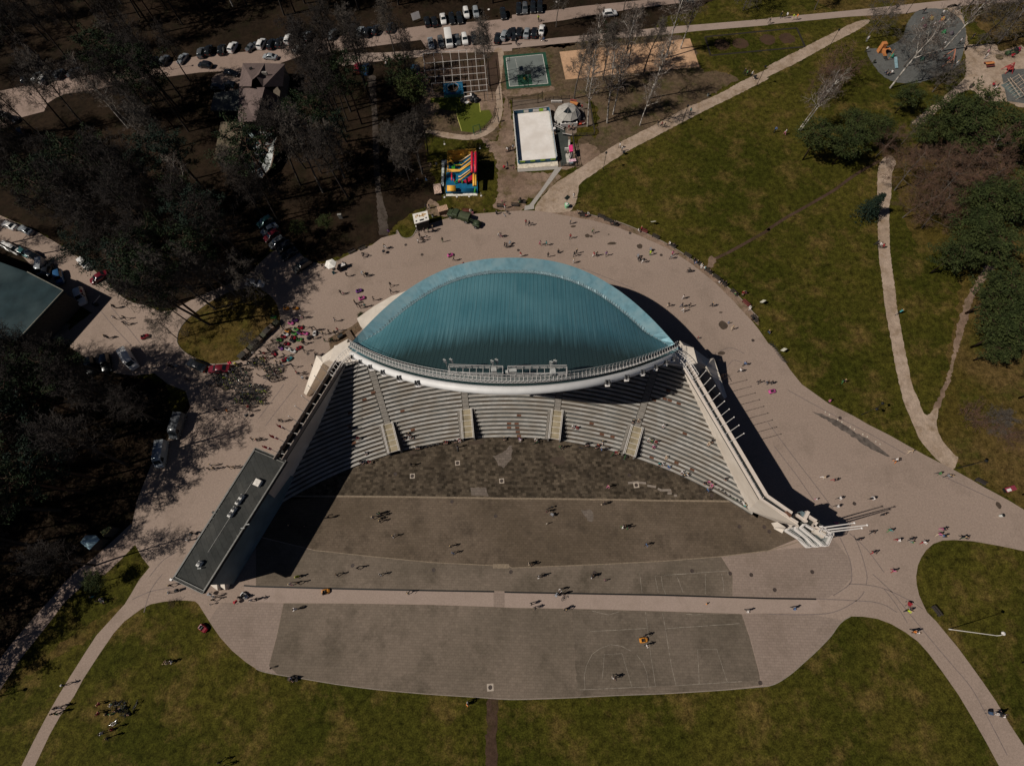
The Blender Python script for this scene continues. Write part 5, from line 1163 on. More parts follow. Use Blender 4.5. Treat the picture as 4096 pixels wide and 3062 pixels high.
crowd('G', 'on a bench along the kerb', "572,200,DD,t 600,190,DD,t 630,205,DR,t 655,200,WD,t 865,272,DD,t 880,290,DD,s 1085,340,WK,t 1110,325,RD,t 1355,455,WD,t 1385,470,DD,t 1560,595,DD,t 1590,615,DB,t 1625,642,WW,t 1660,665,TW,t 1695,695,DD,t 1780,790,WD,t 1805,785,DN,t 1825,800,DD,s 1915,890,GD,t 2040,1000,WW,t 2198,1210,DB,t 70,95,DG,t")
crowd('G', 'sitting on the grass by the kerb', "1980,878,RD,t 1998,875,DP,t")
crowd('H', 'on the pale right-hand path', "920,455,DD,w 945,475,WD,w 968,485,RD,w 1110,1050,TD,r")
crowd('H', 'on the lawn by the plaza edge', "632,1640,DG,w 12,1652,DD,w")
crowd('I', 'on the shaded asphalt by the wood', "1842,30,DN,s 1905,30,DD,s 1940,50,DD,s 1885,235,DD,w 1978,240,OD,w 2160,205,RD,s 2175,235,DD,p 1840,705,KD,w 1825,735,DD,w 1870,730,DJ,w 2035,725,ND,w 1995,720,DN,w 1685,1285,DD,w 1640,1345,WD,p 2190,480,DD,w")
crowd('J', 'beside the left side wall', "225,325,DD,w 245,322,DJ,w 30,488,DD,w 15,485,PD,wk")
crowd('J', 'on the terrace steps', "820,378,DD,t 885,465,RD,t 955,595,WD,t 905,668,DD,t 925,672,DJ,t 985,668,RD,t 1305,430,DD,t 1325,430,DD,t 1283,462,DD,t 1330,458,WD,t 1355,455,DD,t 1385,545,WD,t 1405,545,DD,t 1625,500,DD,t 1645,500,RD,t 1720,490,DD,t 1755,482,RW,t 2105,50,WP,t 2140,468,DD,t 890,1580,DD,w", 'seat')
crowd('K', 'on the terrace steps', "70,475,UW,t 205,480,WD,t 640,520,DD,t 655,515,DD,t 725,540,DD,t 740,530,RD,t 775,502,DW,t 895,590,RD,t 910,585,NN,t 525,370,WD,t 560,378,RD,t 760,292,TD,s 1040,322,DD,t 1088,316,ND,t 1300,362,WK,t 1175,480,WD,t 1195,495,GD,t 1235,500,RD,t 1215,545,PD,t 1325,630,NN,t 1265,688,TD,t 1290,688,WD,t 1345,712,BB,t 1460,760,WD,t 1500,775,DD,t 1655,850,DD,t 1690,845,PD,t 1715,870,PP,t 1690,512,NN,t 1720,490,DD,t 1835,815,DD,t", 'seat')
crowd('K', 'at the foot of the terrace', "415,548,GD,w 440,545,DD,w 765,570,BD,s 800,565,DD,s 1465,795,DD,s 1495,790,WD,s 1670,915,BD,w 1985,1050,TG,s 1975,1035,WD,s")
crowd('J', 'on the dark cobbles', "1345,700,DD,w 1740,545,DW,s")
crowd('K', 'on the dark cobbles', "825,885,PP,w")
crowd('J', 'on the brown paving', "1055,1120,TD,s 1075,1112,GD,s 1020,1150,KD,w 1062,1155,DD,c 1078,1182,DD,w 1192,1310,DW,w 1680,1396,DD,w 1705,1455,BD,w 1090,1130,DD,s 640,1150,DD,s 310,1222,DD,w 443,1228,DD,w")
crowd('K', 'on the brown paving', "768,1042,ND,s 790,1030,DD,s 298,1095,DR,p 300,1200,WD,wk 945,1235,WG,w 965,1225,DD,w 990,1235,DG,w 1150,1382,BD,w 145,1545,ND,w 168,1555,DD,w")
crowd('J', 'near the drain slot', "715,1640,DD,w 1085,1640,WD,w 375,1645,YD,c")
crowd('K', 'near the drain slot', "255,1645,DD,w 690,1648,DD,w")
crowd('L', 'on the right-hand plaza', "525,158,PD,c 1195,585,NN,w 1080,670,DO,w 1075,655,WD,w 1445,775,GD,w 1535,800,DD,w 1515,795,KD,w 460,808,NW,w 550,830,DR,w 403,992,WP,wk 595,985,WD,w 575,1055,WD,w 885,985,WD,r 570,1200,PP,w 965,1125,DD,s 870,1275,DD,w 1025,1262,TG,w 755,1340,DD,s 1095,1345,WR,w 1208,1335,DD,w 1228,1362,GT,wk 1312,1365,WR,w 1480,1250,DP,w 1442,1295,PN,w 1490,1310,DB,w 1645,1320,DD,w 1665,1325,DG,w 885,1448,DR,w 1055,1608,PR,w")
crowd('M', 'on the grass at lower left', "838,195,TD,s 872,232,DW,t 905,228,WD,t 1500,748,WD,t 1462,762,ND,t 1445,765,DD,t 880,1115,RD,t 875,1195,RD,t 950,1195,DG,t 1000,1200,GD,t 985,1120,WG,t 1050,1170,DD,t 1130,1185,DD,t 922,1355,WD,w 1010,1318,RD,w 980,1392,DD,w 1925,1600,DD,w 1960,1640,DD,w")
crowd('M', 'on the diagonal path at lower left', "598,945,DDW,w 530,1140,DD,w 560,1140,WD,w 505,1190,DD,w 540,1190,GD,w")
crowd('M', 'by the low end of the dark-roofed building', "1485,160,WD,p 1500,98,DD,w 1875,195,WD,p 1865,218,DD,w 1830,262,WD,wk 2095,195,DW,p 2190,225,WD,w 2110,205,DD,w")
crowd('N', 'on the light paving strip', "312,85,WP,w 385,75,DD,w 370,25,YD,w 30,218,DD,w 370,298,WD,r 605,170,DR,c 1320,160,DD,w")
crowd('N', 'at the lower edge of the paving', "318,905,DB,t 335,900,DD,t 1828,1098,WD,s 1815,1120,ON,c 143,805,DD,sk")
crowd('O', 'on the light paving strip', "418,132,WD,p 440,170,DD,s 170,255,DD,w 200,290,DD,w 475,292,DD,r 232,25,WD,w 685,25,DW,w 800,56,DP,wk 2010,318,WD,w 1675,262,ON,ck")
crowd('O', 'on the marked courts', "1140,530,DD,w 1150,612,WD,w 870,885,WD,w 885,890,DN,s")
crowd('Q', 'on the lower right path', "205,295,BD,w 1190,320,WD,p 1175,318,YD,w 1225,490,OD,w 1255,498,WD,w 1955,1198,DW,p 1975,1205,WD,w 1985,1190,DD,w")
# ---------------------------------------------------------------- bicycles standing about
def bk(c, x, y, dx, dy, col, lab, tilt=0.15, **k):
    p = g(c, x, y, .03); q = g(c, x + dx, y + dy); return bicycle(p, math.atan2(-(q.x - p.x), q.y - p.y), col, lab, tilt, **k)
for x, y, dx, dy, cl, w_ in ((1450, 545, 5, -1, 'D', 'foot of the terrace left of the middle'), (1480, 538, 5, -1, 'D', 'foot of the terrace left of the middle'), (1510, 530, 5, -1, 'K', 'foot of the terrace left of the middle'), (1555, 517, 5, 1, 'K', 'foot of the terrace left of the middle')): bk('J', x, y, dx, dy, cl, 'bicycle leaning at the ' + w_)
for x, y, dx, dy in ((205, 505, 5, -2), (860, 605, 3, -4), (965, 630, 1, -5), (985, 610, 2, -5), (1780, 905, 5, 2), (1805, 920, 4, 3), (1845, 950, 5, 3), (1905, 985, 5, 3), (1935, 995, 5, 3)): bk('K', x, y, dx, dy, rnd.choice('DKG'), 'bicycle leaning at the foot of the terrace on the right')
bk('J', 1300, 325, 3, -2, 'K', 'single bicycle left lying on the terrace rows', 1.2)
o_ = COL.objects.get('bicycle.%03d' % 0)
bk('O', 432, 190, 1, -5, 'D', 'black bicycle beside the pram on the light paving strip', .5); bk('K', 318, 1065, 5, -2, 'D', 'bicycle standing beside the pram on brown paving', .1)
bk('M', 975, 1262, 5, -3, 'W', 'white bicycle lying on the grass at lower left', 1.25)
for x, y, dx, dy in ((1000, 1120, 2, 4), (1050, 1140, 4, -3), (1095, 1125, 1, 4), (1160, 1120, 3, -4), (1080, 1170, 5, 0), (1115, 1170, 3, 3), (1020, 1090, 4, -1)): bk('M', x, y, dx, dy, rnd.choice('DKG'), 'dark bicycle in the picnic group on lower left grass', .9)
bk('F', 1430, 415, 4, 1, 'D', 'bicycle held near the food kiosk', .1); bk('F', 2165, 175, 2, 4, 'K', 'bicycle resting at the kerb behind the roof', .4); bk('F', 1395, 335, 4, -3, 'D', 'black bicycle right beside the kiosk counter', .2)
scooter(g('F', 2140, 200, .03), .5, 'K', 'grey kick scooter by the kerb behind the roof', 'kick scooters'); scooter(g('J', 1738, 560, .03), 0, 'D', 'black kick scooter at the foot of the terrace', 'kick scooters'); scooter(g('K', 590, 548, .03), 1.3, 'D', 'kick scooter lying near the terrace middle', 'kick scooters')
for i, (x, y) in enumerate(((25, 1310), (40, 1325), (55, 1342), (68, 1358), (78, 1375), (90, 1395), (102, 1412), (118, 1430), (130, 1448), (145, 1462))):
    scooter(g('H', x, y, .03), 1.15, 'D', 'rental kick scooter parked in the row along the right kerb', 'rental scooters in a row')
# the dense herd of hire bikes left of the stage
r3 = random.Random(21); spots = []
AREA = [((1003, 1062, 1440, 1470), 9), ((1069, 1128, 1462, 1522), 12), ((905, 1000, 1476, 1560), 24), ((944, 1070, 1545, 1618), 30), ((866, 915, 1500, 1530), 8)]
for (x0, x1, y0, y1), n in AREA:
    n = int(n * 1.9)
    k = 0; tr_ = 0
    while k < n and tr_ < 900:
        tr_ += 1; p = P(r3.uniform(x0, x1), r3.uniform(y0, y1), .03)
        if all((p - q).length > .45 for q in spots):
            spots.append(p); k += 1
            bicycle(p, r3.choice((.3, 1.9, .9)) + r3.uniform(-.5, .5), r3.choice('DDDDKKNGY'), 'bicycle standing in the dense cluster of bikes left of the stage', r3.uniform(-.2, .3), grp='bicycles in the dense cluster', same=True)
# ---------------------------------------------------------------- pedal / electric toy cars for hire
TOYC = dict(O=(.50, .20, .03), W=(.52, .50, .48), R=(.20, .010, .02), G=(.05, .20, .04), U=(.12, .035, .16), P=(.42, .08, .22), T=(.03, .16, .17), D=(.02, .02, .025))
TY = {}
def toy_meshes():
    m = MB(); pr = [(-.58, .24, .30), (-.50, .30, .42), (-.20, .33, .44), (.1, .33, .42), (.42, .30, .38), (.60, .22, .26)]
    for (y, w_, h), (y2, w2, h2) in zip(pr, pr[1:]):
        a = [(-w_, y, .14), (w_, y, .14), (w_, y, h - .06), (w_ * .8, y, h), (-w_ * .8, y, h), (-w_, y, h - .06)]; b = [(-w2, y2, .14), (w2, y2, .14), (w2, y2, h2 - .06), (w2 * .8, y2, h2), (-w2 * .8, y2, h2), (-w2, y2, h2 - .06)]
        for k in range(6): j = (k + 1) % 6; m.poly([a[k], a[j], b[j], b[k]])
    for y, w_, h in (pr[0], pr[-1]): m.poly([(-w_, y, .14), (w_, y, .14), (w_, y, h - .06), (w_ * .8, y, h), (-w_ * .8, y, h), (-w_, y, h - .06)])
    TY['body'] = m.mesh('body', PLAST)
    m = MB(); m.box(0, -.12, .46, .40, .42, .05, bev=.015); m.box(0, -.30, .54, .38, .06, .2); TY['seat'] = m.mesh('seat', PLAST)
    m = MB(); m.poly([(-.26, .14, .44), (.26, .14, .44), (.22, .04, .62), (-.22, .04, .62)]); TY['windscreen'] = m.mesh('windscreen', GLASS)
toy_meshes()
def toycar(c, x, y, dx, dy, col, lab, s=1.15):
    p = g(c, x, y, .03); q = g(c, x + dx, y + dy); t = T('toy_car', lab, 'toy car', p, math.atan2(-(q.x - p.x), q.y - p.y), 'ride-on toy cars'); t.scale = (s,) * 3
    for k in ('body', 'seat', 'windscreen'):
        o = bpy.data.objects.new(k, TY[k]); COL.objects.link(o); o.parent = t
        if k == 'body': o.material_slots[0].link = 'OBJECT'; o.material_slots[0].material = paint(TOYC[col], .3)
    for sx in (-.3, .3):
        for sy in (-.36, .38):
            o = bpy.data.objects.new('wheel', CM['wheel']); COL.objects.link(o); o.parent = t; o.location = (sx, sy, .13); o.scale = (.5, .4, .4)
TN = dict(O='orange', W='white', R='red', G='green', U='purple', P='pink', T='teal', D='black')
for x, y, col, dx, dy in ((278, 1198, 'O', 5, 2), (262, 1227, 'W', 5, 2), (325, 1255, 'R', 5, 2), (270, 1308, 'R', 5, 2), (378, 1273, 'G', 5, 0), (218, 1345, 'U', 4, 4), (278, 1353, 'W', 5, 2), (325, 1372, 'W', 5, 2), (375, 1345, 'R', 5, -2), (510, 1220, 'W', 1, -5), (305, 1130, 'P', 5, 2), (340, 1105, 'U', 5, 2), (350, 1185, 'G', 4, 2), (155, 1080, 'G', 5, 1), (385, 1170, 'R', 5, 2), (295, 1440, 'T', 5, -3), (250, 1445, 'R', 5, -2), (205, 1275, 'G', 5, 2), (315, 1280, 'D', 5, 3), (465, 1255, 'D', 5, -3), (335, 1220, 'G', 5, 2), (400, 1215, 'R', 5, 2), (430, 1220, 'P', 5, 2), (380, 1215, 'U', 5, 3), (240, 1245, 'R', 5, 2), (265, 1005, 'O', 5, 1), (345, 1005, 'O', 5, 1), (160, 1395, 'R', 4, 4)):
    toycar('F', x, y, dx, dy, col, '%s ride-on toy car in the hire rows left of the stage' % TN[col])
for c, x, y, col, lab in (('F', 890, 855, 'U', 'purple toy car alone on the plaza left of the roof'), ('F', 915, 918, 'P', 'pink toy car left of the roof, below the purple one'), ('F', 1675, 548, 'P', 'pink and white toy car behind the roof'), ('L', 30, 65, 'P', 'bright pink toy car on the plaza right of the roof'),
                         ('O', 1130, 567, 'O', 'orange toy car on the marked court paving'), ('M', 1760, 465, 'R', 'bright red toy car parked on the lower left lawn'), ('N', 605, 150, 'O', 'orange toy car by the drain slot on light paving'), ('M', 2112, 185, 'W', 'white toy car near the end of the dark-roofed building'), ('E', 1257, 1250, 'R', 'red toy car on the car park road')):
    toycar(c, x, y, 5, -1 if c != 'M' else 3, col, lab, 1.3 if col != 'R' else 1.55)

# the smallest, farthest figures become one crowd
_per = [o for o, _ in ALL if o.name.split('.')[0] == 'person']
_per.sort(key=lambda o: (Vector(o.location) - Vector((0, 0, HC))).length)
_far = _per[292:]
if _far:
    mb = MB(); mi = []; seen = {}
    for o in _far:
        for q in [o] + list(o.children):
            M = (Matrix.Translation(o.location) @ o.rotation_euler.to_matrix().to_4x4() @ Matrix.Diagonal((*o.scale, 1))); b = len(mb.v)
            mb.v += [tuple(M @ v.co) for v in q.data.vertices]
            for f in q.data.polygons:
                k = q.material_slots[f.material_index].material; j = seen.setdefault(k.name, len(seen)); mb.f.append(tuple(b + i for i in f.vertices)); mb.m.append(j)
    cr_ = obj('crowd', mb, [_M[k] for k in seen], smooth=True); tag(cr_, 'scattered far-off visitors on the upper paths and playground', kind='stuff')
    dead = set(o.name for o in _far); ALL[:] = [a for a in ALL if a[0].name not in dead]
    for o in _far:
        for q in list(o.children): bpy.data.objects.remove(q)
        bpy.data.objects.remove(o)
PA = 'along the upper wood road'
for q in ("A,240,700,1,-5,suv,D A,330,680,3,-5,sedan,S A,400,695,4,-5,suv,W A,445,668,3,-5,suv,D A,525,655,3,-5,suv,G A,650,640,4,-3,sedan,G A,1340,550,3,-5,suv,D A,1430,538,3,-5,suv,G A,1585,520,3,-4,sedan,S A,1745,472,1,-4,suv,G A,1810,452,1,-4,suv,D A,1920,447,1,-5,suv,D A,2015,425,3,-5,suv,W A,2180,420,4,-3,sedan,G "
          "B,55,395,2,-4,suv,W B,142,398,2,-4,suv,D B,215,385,2,-4,suv,D B,290,355,2,-4,suv,W B,385,338,2,-4,suv,D B,445,330,2,-4,suv,S B,665,312,2,-4,suv,S B,840,268,2,-4,suv,G B,905,292,2,-5,suv,S B,970,292,2,-4,suv,D B,1040,275,2,-4,suv,D B,1160,255,1,-4,suv,D").split():
    c, x, y, dx, dy, k, col = q.split(','); car(c, float(x), float(y), float(dx), float(dy), k, col, 'parked at an angle ' + PA)
for q in ("B,1478,205,-1,-4,suv,D B,1540,205,-1,-4,suv,D B,1615,180,1,5,sedan,W B,1690,182,1,5,suv,D B,1757,178,1,5,suv,D B,1812,130,1,5,suv,W B,1895,125,1,5,suv,S B,2130,140,1,5,suv,D").split():
    c, x, y, dx, dy, k, col = q.split(','); car(c, float(x), float(y), float(dx), float(dy), k, col, 'in the far parking row at the top')
for q in ("C,60,98,0,5,suv,D C,112,92,0,5,suv,G C,180,85,0,5,suv,D C,240,82,0,5,suv,D C,1500,30,3,0,suv,D").split():
    c, x, y, dx, dy, k, col = q.split(','); car(c, float(x), float(y), float(dx), float(dy), k, col, 'at the top edge above the avenue')
for q in ("B,1510,388,1,5,sedan,S B,1595,380,1,5,suv,G B,1735,358,1,5,sedan,G B,1800,355,1,5,suv,W B,1880,350,1,5,suv,D B,1950,350,1,5,suv,D B,2080,342,1,-5,sedan,D B,2140,322,2,-5,suv,S B,2190,308,2,-5,suv,D C,12,315,0,5,suv,D C,62,300,1,-5,suv,D C,127,300,1,-5,sedan,S C,192,300,1,-5,suv,D C,255,275,1,-5,sedan,W").split():
    c, x, y, dx, dy, k, col = q.split(','); car(c, float(x), float(y), float(dx), float(dy), k, col, 'in the parking row above the climbing frame and court')
car('B', 1664, 365, 1, 6, 'van', 'W', '', lab='long white van in the parking row above the climbing frame', size=1.15)
car('C', 840, 135, 5, -.5, 'suv', 'W', '', lab='white hatchback car driving on the avenue behind birches')
car('B', 385, 432, 5, -3, 'sedan', 'W', '', lab='white saloon car driving on the upper wood road')
car('B', 130, 505, -5, -.5, 'sedan', 'S', '', lab='silver saloon car driving on the upper wood road')
car('A', 1780, 578, -5, -.6, 'suv', 'D', '', lab='black estate car driving on the upper wood road')
car('A', 2000, 645, 5, 1.2, 'sedan', 'D', '', lab='black saloon car in front of the hipped-roof restaurant')
car('A', 1990, 750, -5, -1, 'suv', 'D', '', lab='black car in shade beside the restaurant, nearer the roof'); car('A', 1895, 775, 5, .5, 'suv', 'D', '', lab='black car in shade beside the restaurant, farther left')
for q in ("A,25,1000,5,2,suv,W A,115,1035,5,2,suv,D A,205,1170,1,5,suv,D").split():
    c, x, y, dx, dy, k, col = q.split(','); car(c, float(x), float(y), float(dx), float(dy), k, col, 'at the left edge below the upper road')
car('B', 882, 605, 1, -5, 'suv', 'R', '', lab='dark red car in the tree shade above the slab path'); car('B', 950, 612, 1, -5, 'suv', 'B', '', lab='blue car in the tree shade above the slab path')
for q in ("E,100,300,-5,-2,sedan,W E,240,340,-5,-2.4,sedan,S E,75,475,-5,-3,sedan,W E,140,505,5,3,suv,W E,225,530,5,3,sedan,T E,305,560,5,3,suv,D E,430,690,1,-5,suv,D E,530,745,1,5,suv,B E,750,630,5,4.5,suv,W E,870,745,-5,3,sedan,R").split():
    c, x, y, dx, dy, k, col = q.split(','); car(c, float(x), float(y), float(dx), float(dy), k, col, 'parked on the shaded left road')
car('E', 375, 660, -.6, 5, 'van', 'S', '', lab='silver people carrier van parked on the shaded left road', size=.85)
car('E', 715, 910, 1.6, 5, 'suv', 'W', '', lab='white off-road car beside the teal-roofed hall', size=1.12)
car('E', 800, 1505, 1, 5, 'suv', 'D', '', lab='black car in the lower left bay, left of two', size=1.05); car('E', 935, 1480, 1, 5, 'suv', 'D', '', lab='black car next to the white minibus', size=1.08)
car('E', 1137, 1450, 3, 5, 'van', 'W', '', lab='white minibus parked in the lower left bay', size=1.05)
car('E', 1712, 1500, -5, -2.3, 'sedan', 'D', '', lab='black estate car parked at the grass island tip', size=1.12); car('E', 1905, 1532, -5, .3, 'sedan', 'R', '', lab='dark red car parked at the grass island by the bikes', size=1.1)
car('F', 0, 795, 5, .6, 'sedan', 'W', '', lab='white saloon car parked above the grass island')
for x, y, col, k in ((90, 270, 'T', 'suv'), (125, 332, 'S', 'sedan'), (150, 388, 'R', 'suv'), (195, 445, 'G', 'suv'), (260, 485, 'D', 'suv'), (300, 545, 'D', 'sedan')):
    car('F', x, y, -5, 3.2, k, col, 'in the slanted row at the edge of the wood')
car('F', 410, 648, -5, 3.4, 'suv', 'D', '', lab='glossy black car at the near end of the slanted row', size=1.1)
car('I', 1412, 610, -.8, 5, 'van', 'S', '', lab='silver van in dark tree shade left of the stage', size=1.05)
car('I', 1550, 370, -1.6, 5, 'van', 'G', '', lab='dark grey camper van in tree shade left of the stage', size=1.05)
# ---------------------------------------------------------------- army lorry with gun trailer
ARMY = mat('army_green', (.030, .042, .018), .6, var=.2, scale=1.5); CANV = mat('army_canvas', (.050, .058, .030), .9, var=.25, scale=1.5)
p = g('F', 1770, 228, .03); q = g('F', 1880, 262); yaw = math.atan2(-(q.x - p.x), q.y - p.y) + PI
t = T('army_truck', 'dark green army truck parked on the plaza by the kerb', 'truck', p, yaw)
m = MB(); m.box(0, 1.9, 1.15, 2.1, 1.7, .75, bev=.15); m.box(0, 3.05, .98, 1.9, 1.0, .75, bev=.15); part(t, 'bonnet', m, ARMY)
m = MB(); m.box(0, 1.25, 1.55, 2.1, 1.5, 1.2, bev=.2); part(t, 'cab', m, ARMY)
m = MB(); m.box(0, 2.02, 1.75, 1.8, .06, .5, rx=-.3); part(t, 'windscreen', m, GLASS)
m = MB(); m.box(0, -1.0, .95, 2.2, 3.0, .35); m.box(-1.05, -1.0, 1.35, .08, 3.0, .6); m.box(1.05, -1.0, 1.35, .08, 3.0, .6); part(t, 'load_bed', m, ARMY)
m = MB(); n = 6
for k in range(n):
    a0, a1 = PI * k / n, PI * (k + 1) / n; f = lambda a, y: (-1.04 * math.cos(a), y, 1.4 + .62 * math.sin(a)); m.poly([f(a0, -2.4), f(a1, -2.4), f(a1, .35), f(a0, .35)])
m.poly([(-1.04 * math.cos(PI * k / n), -2.4, 1.4 + .62 * math.sin(PI * k / n)) for k in range(n + 1)]); part(t, 'canvas_cover', m, CANV)
for sx in (-.95, .95):
    for sy in (-1.7, 2.6): o = bpy.data.objects.new('wheel', CM['wheel']); COL.objects.link(o); o.parent = t; o.location = (sx, sy, .5); o.scale = (1.5,) * 3
p = g('F', 1905, 290, .03); t = T('army_trailer', 'dark green army gun trailer behind the truck', 'trailer', p, yaw)
m = MB(); m.box(0, 0, .8, 1.7, 1.9, .5, bev=.12); part(t, 'chassis', m, ARMY); m = MB(); m.lathe(0, -.1, [(.7, 1.05), (.75, 1.3), (.45, 1.55), (.1, 1.6)], 12); part(t, 'turret', m, ARMY)
m = MB(); m.bar((-.2, .3, 1.4), (-.2, 1.9, 1.7), .07, 8); m.bar((.2, .3, 1.4), (.2, 1.9, 1.7), .07, 8); part(t, 'barrel', m, ARMY); m = MB(); m.bar((-.5, .9, .6), (0, 2.7, .6), .06); m.bar((.5, .9, .6), (0, 2.7, .6), .06); part(t, 'drawbar', m, ARMY)
for sx in (-.95, .95): o = bpy.data.objects.new('wheel', CM['wheel']); COL.objects.link(o); o.parent = t; o.location = (sx, 0, .45); o.scale = (1.3,) * 3
# ---------------------------------------------------------------- lamps and benches
lamp('C', 785, 1462, 5.3, 'black ball lamp beside the diagonal path near the rink'); lamp('C', 1462, 1068, 5.3, 'black ball lamp beside the diagonal path among birches'); lamp('C', 2107, 738, 5.3, 'black ball lamp beside the diagonal path in mid lawn')
lamp('D', 515, 428, 5.3, 'black ball lamp beside the upper end of the diagonal path'); lamp('D', 1188, 120, 5.6, 'black ball lamp beside the straight top path'); lamp('A', 400, 945, 4.6, 'dark ball lamp at the tip of the upper road island')
lamp('L', 805, 262, 5.4, 'black two-armed lamp on the right lawn edge', ball=False, arms=2, yaw=.6); lamp('L', 1630, 722, 5.4, 'black one-armed lamp on the far right lawn edge', ball=False, arms=1, yaw=.2)
lamp('Q', 1560, 475, 9.6, 'tall pale steel lamp post beside the lower right path', dark=False, ball=False, yaw=.3); lamp('M', -90, 1080, 6, 'black lamp at the left edge of the lower lawn')
lamp('E', 950, 860, 4.6, 'dark lamp at the roadside bend in the wood'); lamp('E', 1190, 935, 4.6, 'dark lamp on the wood edge below the bend')
lamp('A', 1480, 600, 5, 'dark lamp post beside the upper wood road', ball=False)
for c, x, y, dx, dy, lab, r in (('G', 612, 212, 5, .6, 'dark bench with people at the start of the kerb planting', 0), ('G', 765, 222, 5, 1.5, 'empty dark bench along the upper kerb', 0), ('G', 820, 252, 5, 1.8, 'empty bench beside the plaza kerb above the roof', 0), ('G', 878, 285, 5, 1.5, 'occupied dark bench along the upper kerb', 0), ('G', 1130, 345, 5, 2, 'red-brown bench with two people along the kerb', 1), ('G', 1232, 395, 5, 2.4, 'empty dark bench along the kerb, right of red one', 0), ('G', 1372, 470, 5, 2.6, 'dark bench with a seated pair along the kerb', 0),
                      ('G', 1505, 555, 5, 3, 'empty slatted bench midway along the right kerb', 0), ('G', 1590, 615, 5, 3.4, 'bench with a row of people on the right kerb', 0), ('G', 1680, 690, 5, 3.4, 'bench with a person in dark clothes on the right kerb', 0), ('G', 1752, 745, 5, 3.6, 'empty bench above the crowded bench on the right kerb', 0), ('G', 1810, 795, 5, 4, 'crowded bench on the right kerb', 0), ('G', 1905, 875, 5, 4.4, 'slatted bench with a green-clad sitter on the right kerb', 0), ('G', 2005, 965, 5, 4.6, 'red-brown bench with a person in white on the right kerb', 1), ('G', 2075, 1095, 4, 5, 'short dark bench low on the right kerb', 0),
                      ('L', 1815, 845, 5, 2.6, 'grey bench on the grass verge at far right', 0), ('Q', 1432, 320, 4, 5, 'dark bench at the bend of the lower right path', 0), ('F', 1810, 172, 5, .2, 'bench behind the army truck', 1), ('F', 2105, 130, 5, .3, 'dark bench on the grass behind the kerb at centre', 0), ('G', 25, 122, 5, .2, 'slatted bench near the stone path end', 0), ('G', 85, 95, 5, .3, 'small green bench by the bin near the stone path', 0),
                      ('D', 1750, 748, 5, -4, 'dark bench on the pale playground path', 0), ('F', 830, 520, 5, -2.4, 'empty bench on the left plaza kerb', 0), ('F', 920, 490, 5, -2.2, 'second empty bench on the left plaza kerb, nearer the wood path', 0), ('N', 325, 905, 5, .7, 'dark bench at the lower paving edge', 0), ('C', 600, 1075, 5, -.6, 'orange-cushioned bench on the terrace edge', 1)):
    bench(c, x, y, dx, dy, lab, WOODR if r else None)
def bin_(c, x, y, lab, col=(.03, .05, .035)):
    t = T('litter_bin', lab, 'litter bin', g(c, x, y), 0, 'litter bins'); m = MB(); m.lathe(0, 0, [(.20, 0), (.25, .1), (.27, .8), (.25, .85)], 10); part(t, 'drum', m, paint(col)); m = MB(); m.lathe(0, 0, [(.28, .86), (.22, .97), (.05, 1.0)], 10); part(t, 'lid', m, BLK)
bin_('G', 72, 75, 'dark green litter bin on the grass by the stone path'); bin_('D', 905, 545, 'black litter bin on the grey play surface'); bin_('C', 1685, 830, 'grey litter bin beside the diagonal path', (.14, .15, .14)); bin_('L', 1995, 1133, 'small white litter marker on the far right asphalt', (.5, .5, .46)); bin_('E', 1043, 848, 'dark litter bin on the wood edge by the bend'); bin_('G', 2065, 1100, 'brown litter bin low on the right kerb', (.05, .03, .02)); bin_('F', 1525, 215, 'grey-white bin beside the kiosk', (.35, .35, .33))
def board(c, x, y, lab, rz=.3):
    t = T('info_board', lab, 'information board', g(c, x, y), rz, 'pale information boards on the lawn')
    for s in (-1, 1): m = MB(); m.bar((s * .45, 0, 0), (s * .45, 0, 1.0), .04); part(t, 'post', m, BLK)
    m = MB(); m.box(0, 0, 1.15, 1.1, .85, .07, rx=-.75); part(t, 'panel', m, mat('board_white', (.50, .47, .38), .6, var=.1, scale=3))
board('G', 1208, 280, 'pale tilted board on the lawn near the upper kerb', .1); board('G', 2143, 962, 'pale tilted board on the lawn near the right kerb', .5); board('H', 930, 195, 'white tilted board beside the right-hand path under a spruce', -.2); board('H', 115, 1375, 'white board beside the row of rental scooters', .5)
t = T('advert_stand', 'dark diamond sign board above a green and white round stand', 'sign', g('G', 470, 130)); m = MB(); m.lathe(0, 0, [(.5, 0), (.5, .9), (.62, .95), (.62, 1.05), (.2, 1.1)], 14); part(t, 'counter', m, mat('mint_green', (.20, .42, .25), .5)); m = MB(); m.lathe(0, 0, [(.35, 1.12), (.30, 1.3)], 12); part(t, 'top_ring', m, WHITE2)
m = MB(); m.bar((0, .1, 1), (0, .3, 2.2), .04); m.box(0, .35, 3.0, 1.15, .08, 1.15, ry=PI / 4, rx=-.2); part(t, 'sign_panel', m, mat('sign_dark', (.03, .05, .045), .5))
t = T('red_stall', 'small red stall table with a white sheet at far right', 'stall', g('L', 2062, 905), .2); m = MB(); m.box(0, 0, .75, 2.1, .9, .08); part(t, 'table_top', m, mat('stall_red', (.22, .03, .05), .7)); m = MB(); m.box(-.5, -.1, .80, .9, .5, .03); part(t, 'sheet', m, WHITE2)
for s in (-1, 1): m = MB(); m.box(s * .95, 0, .36, .08, .8, .7); part(t, 'leg', m, BLK)
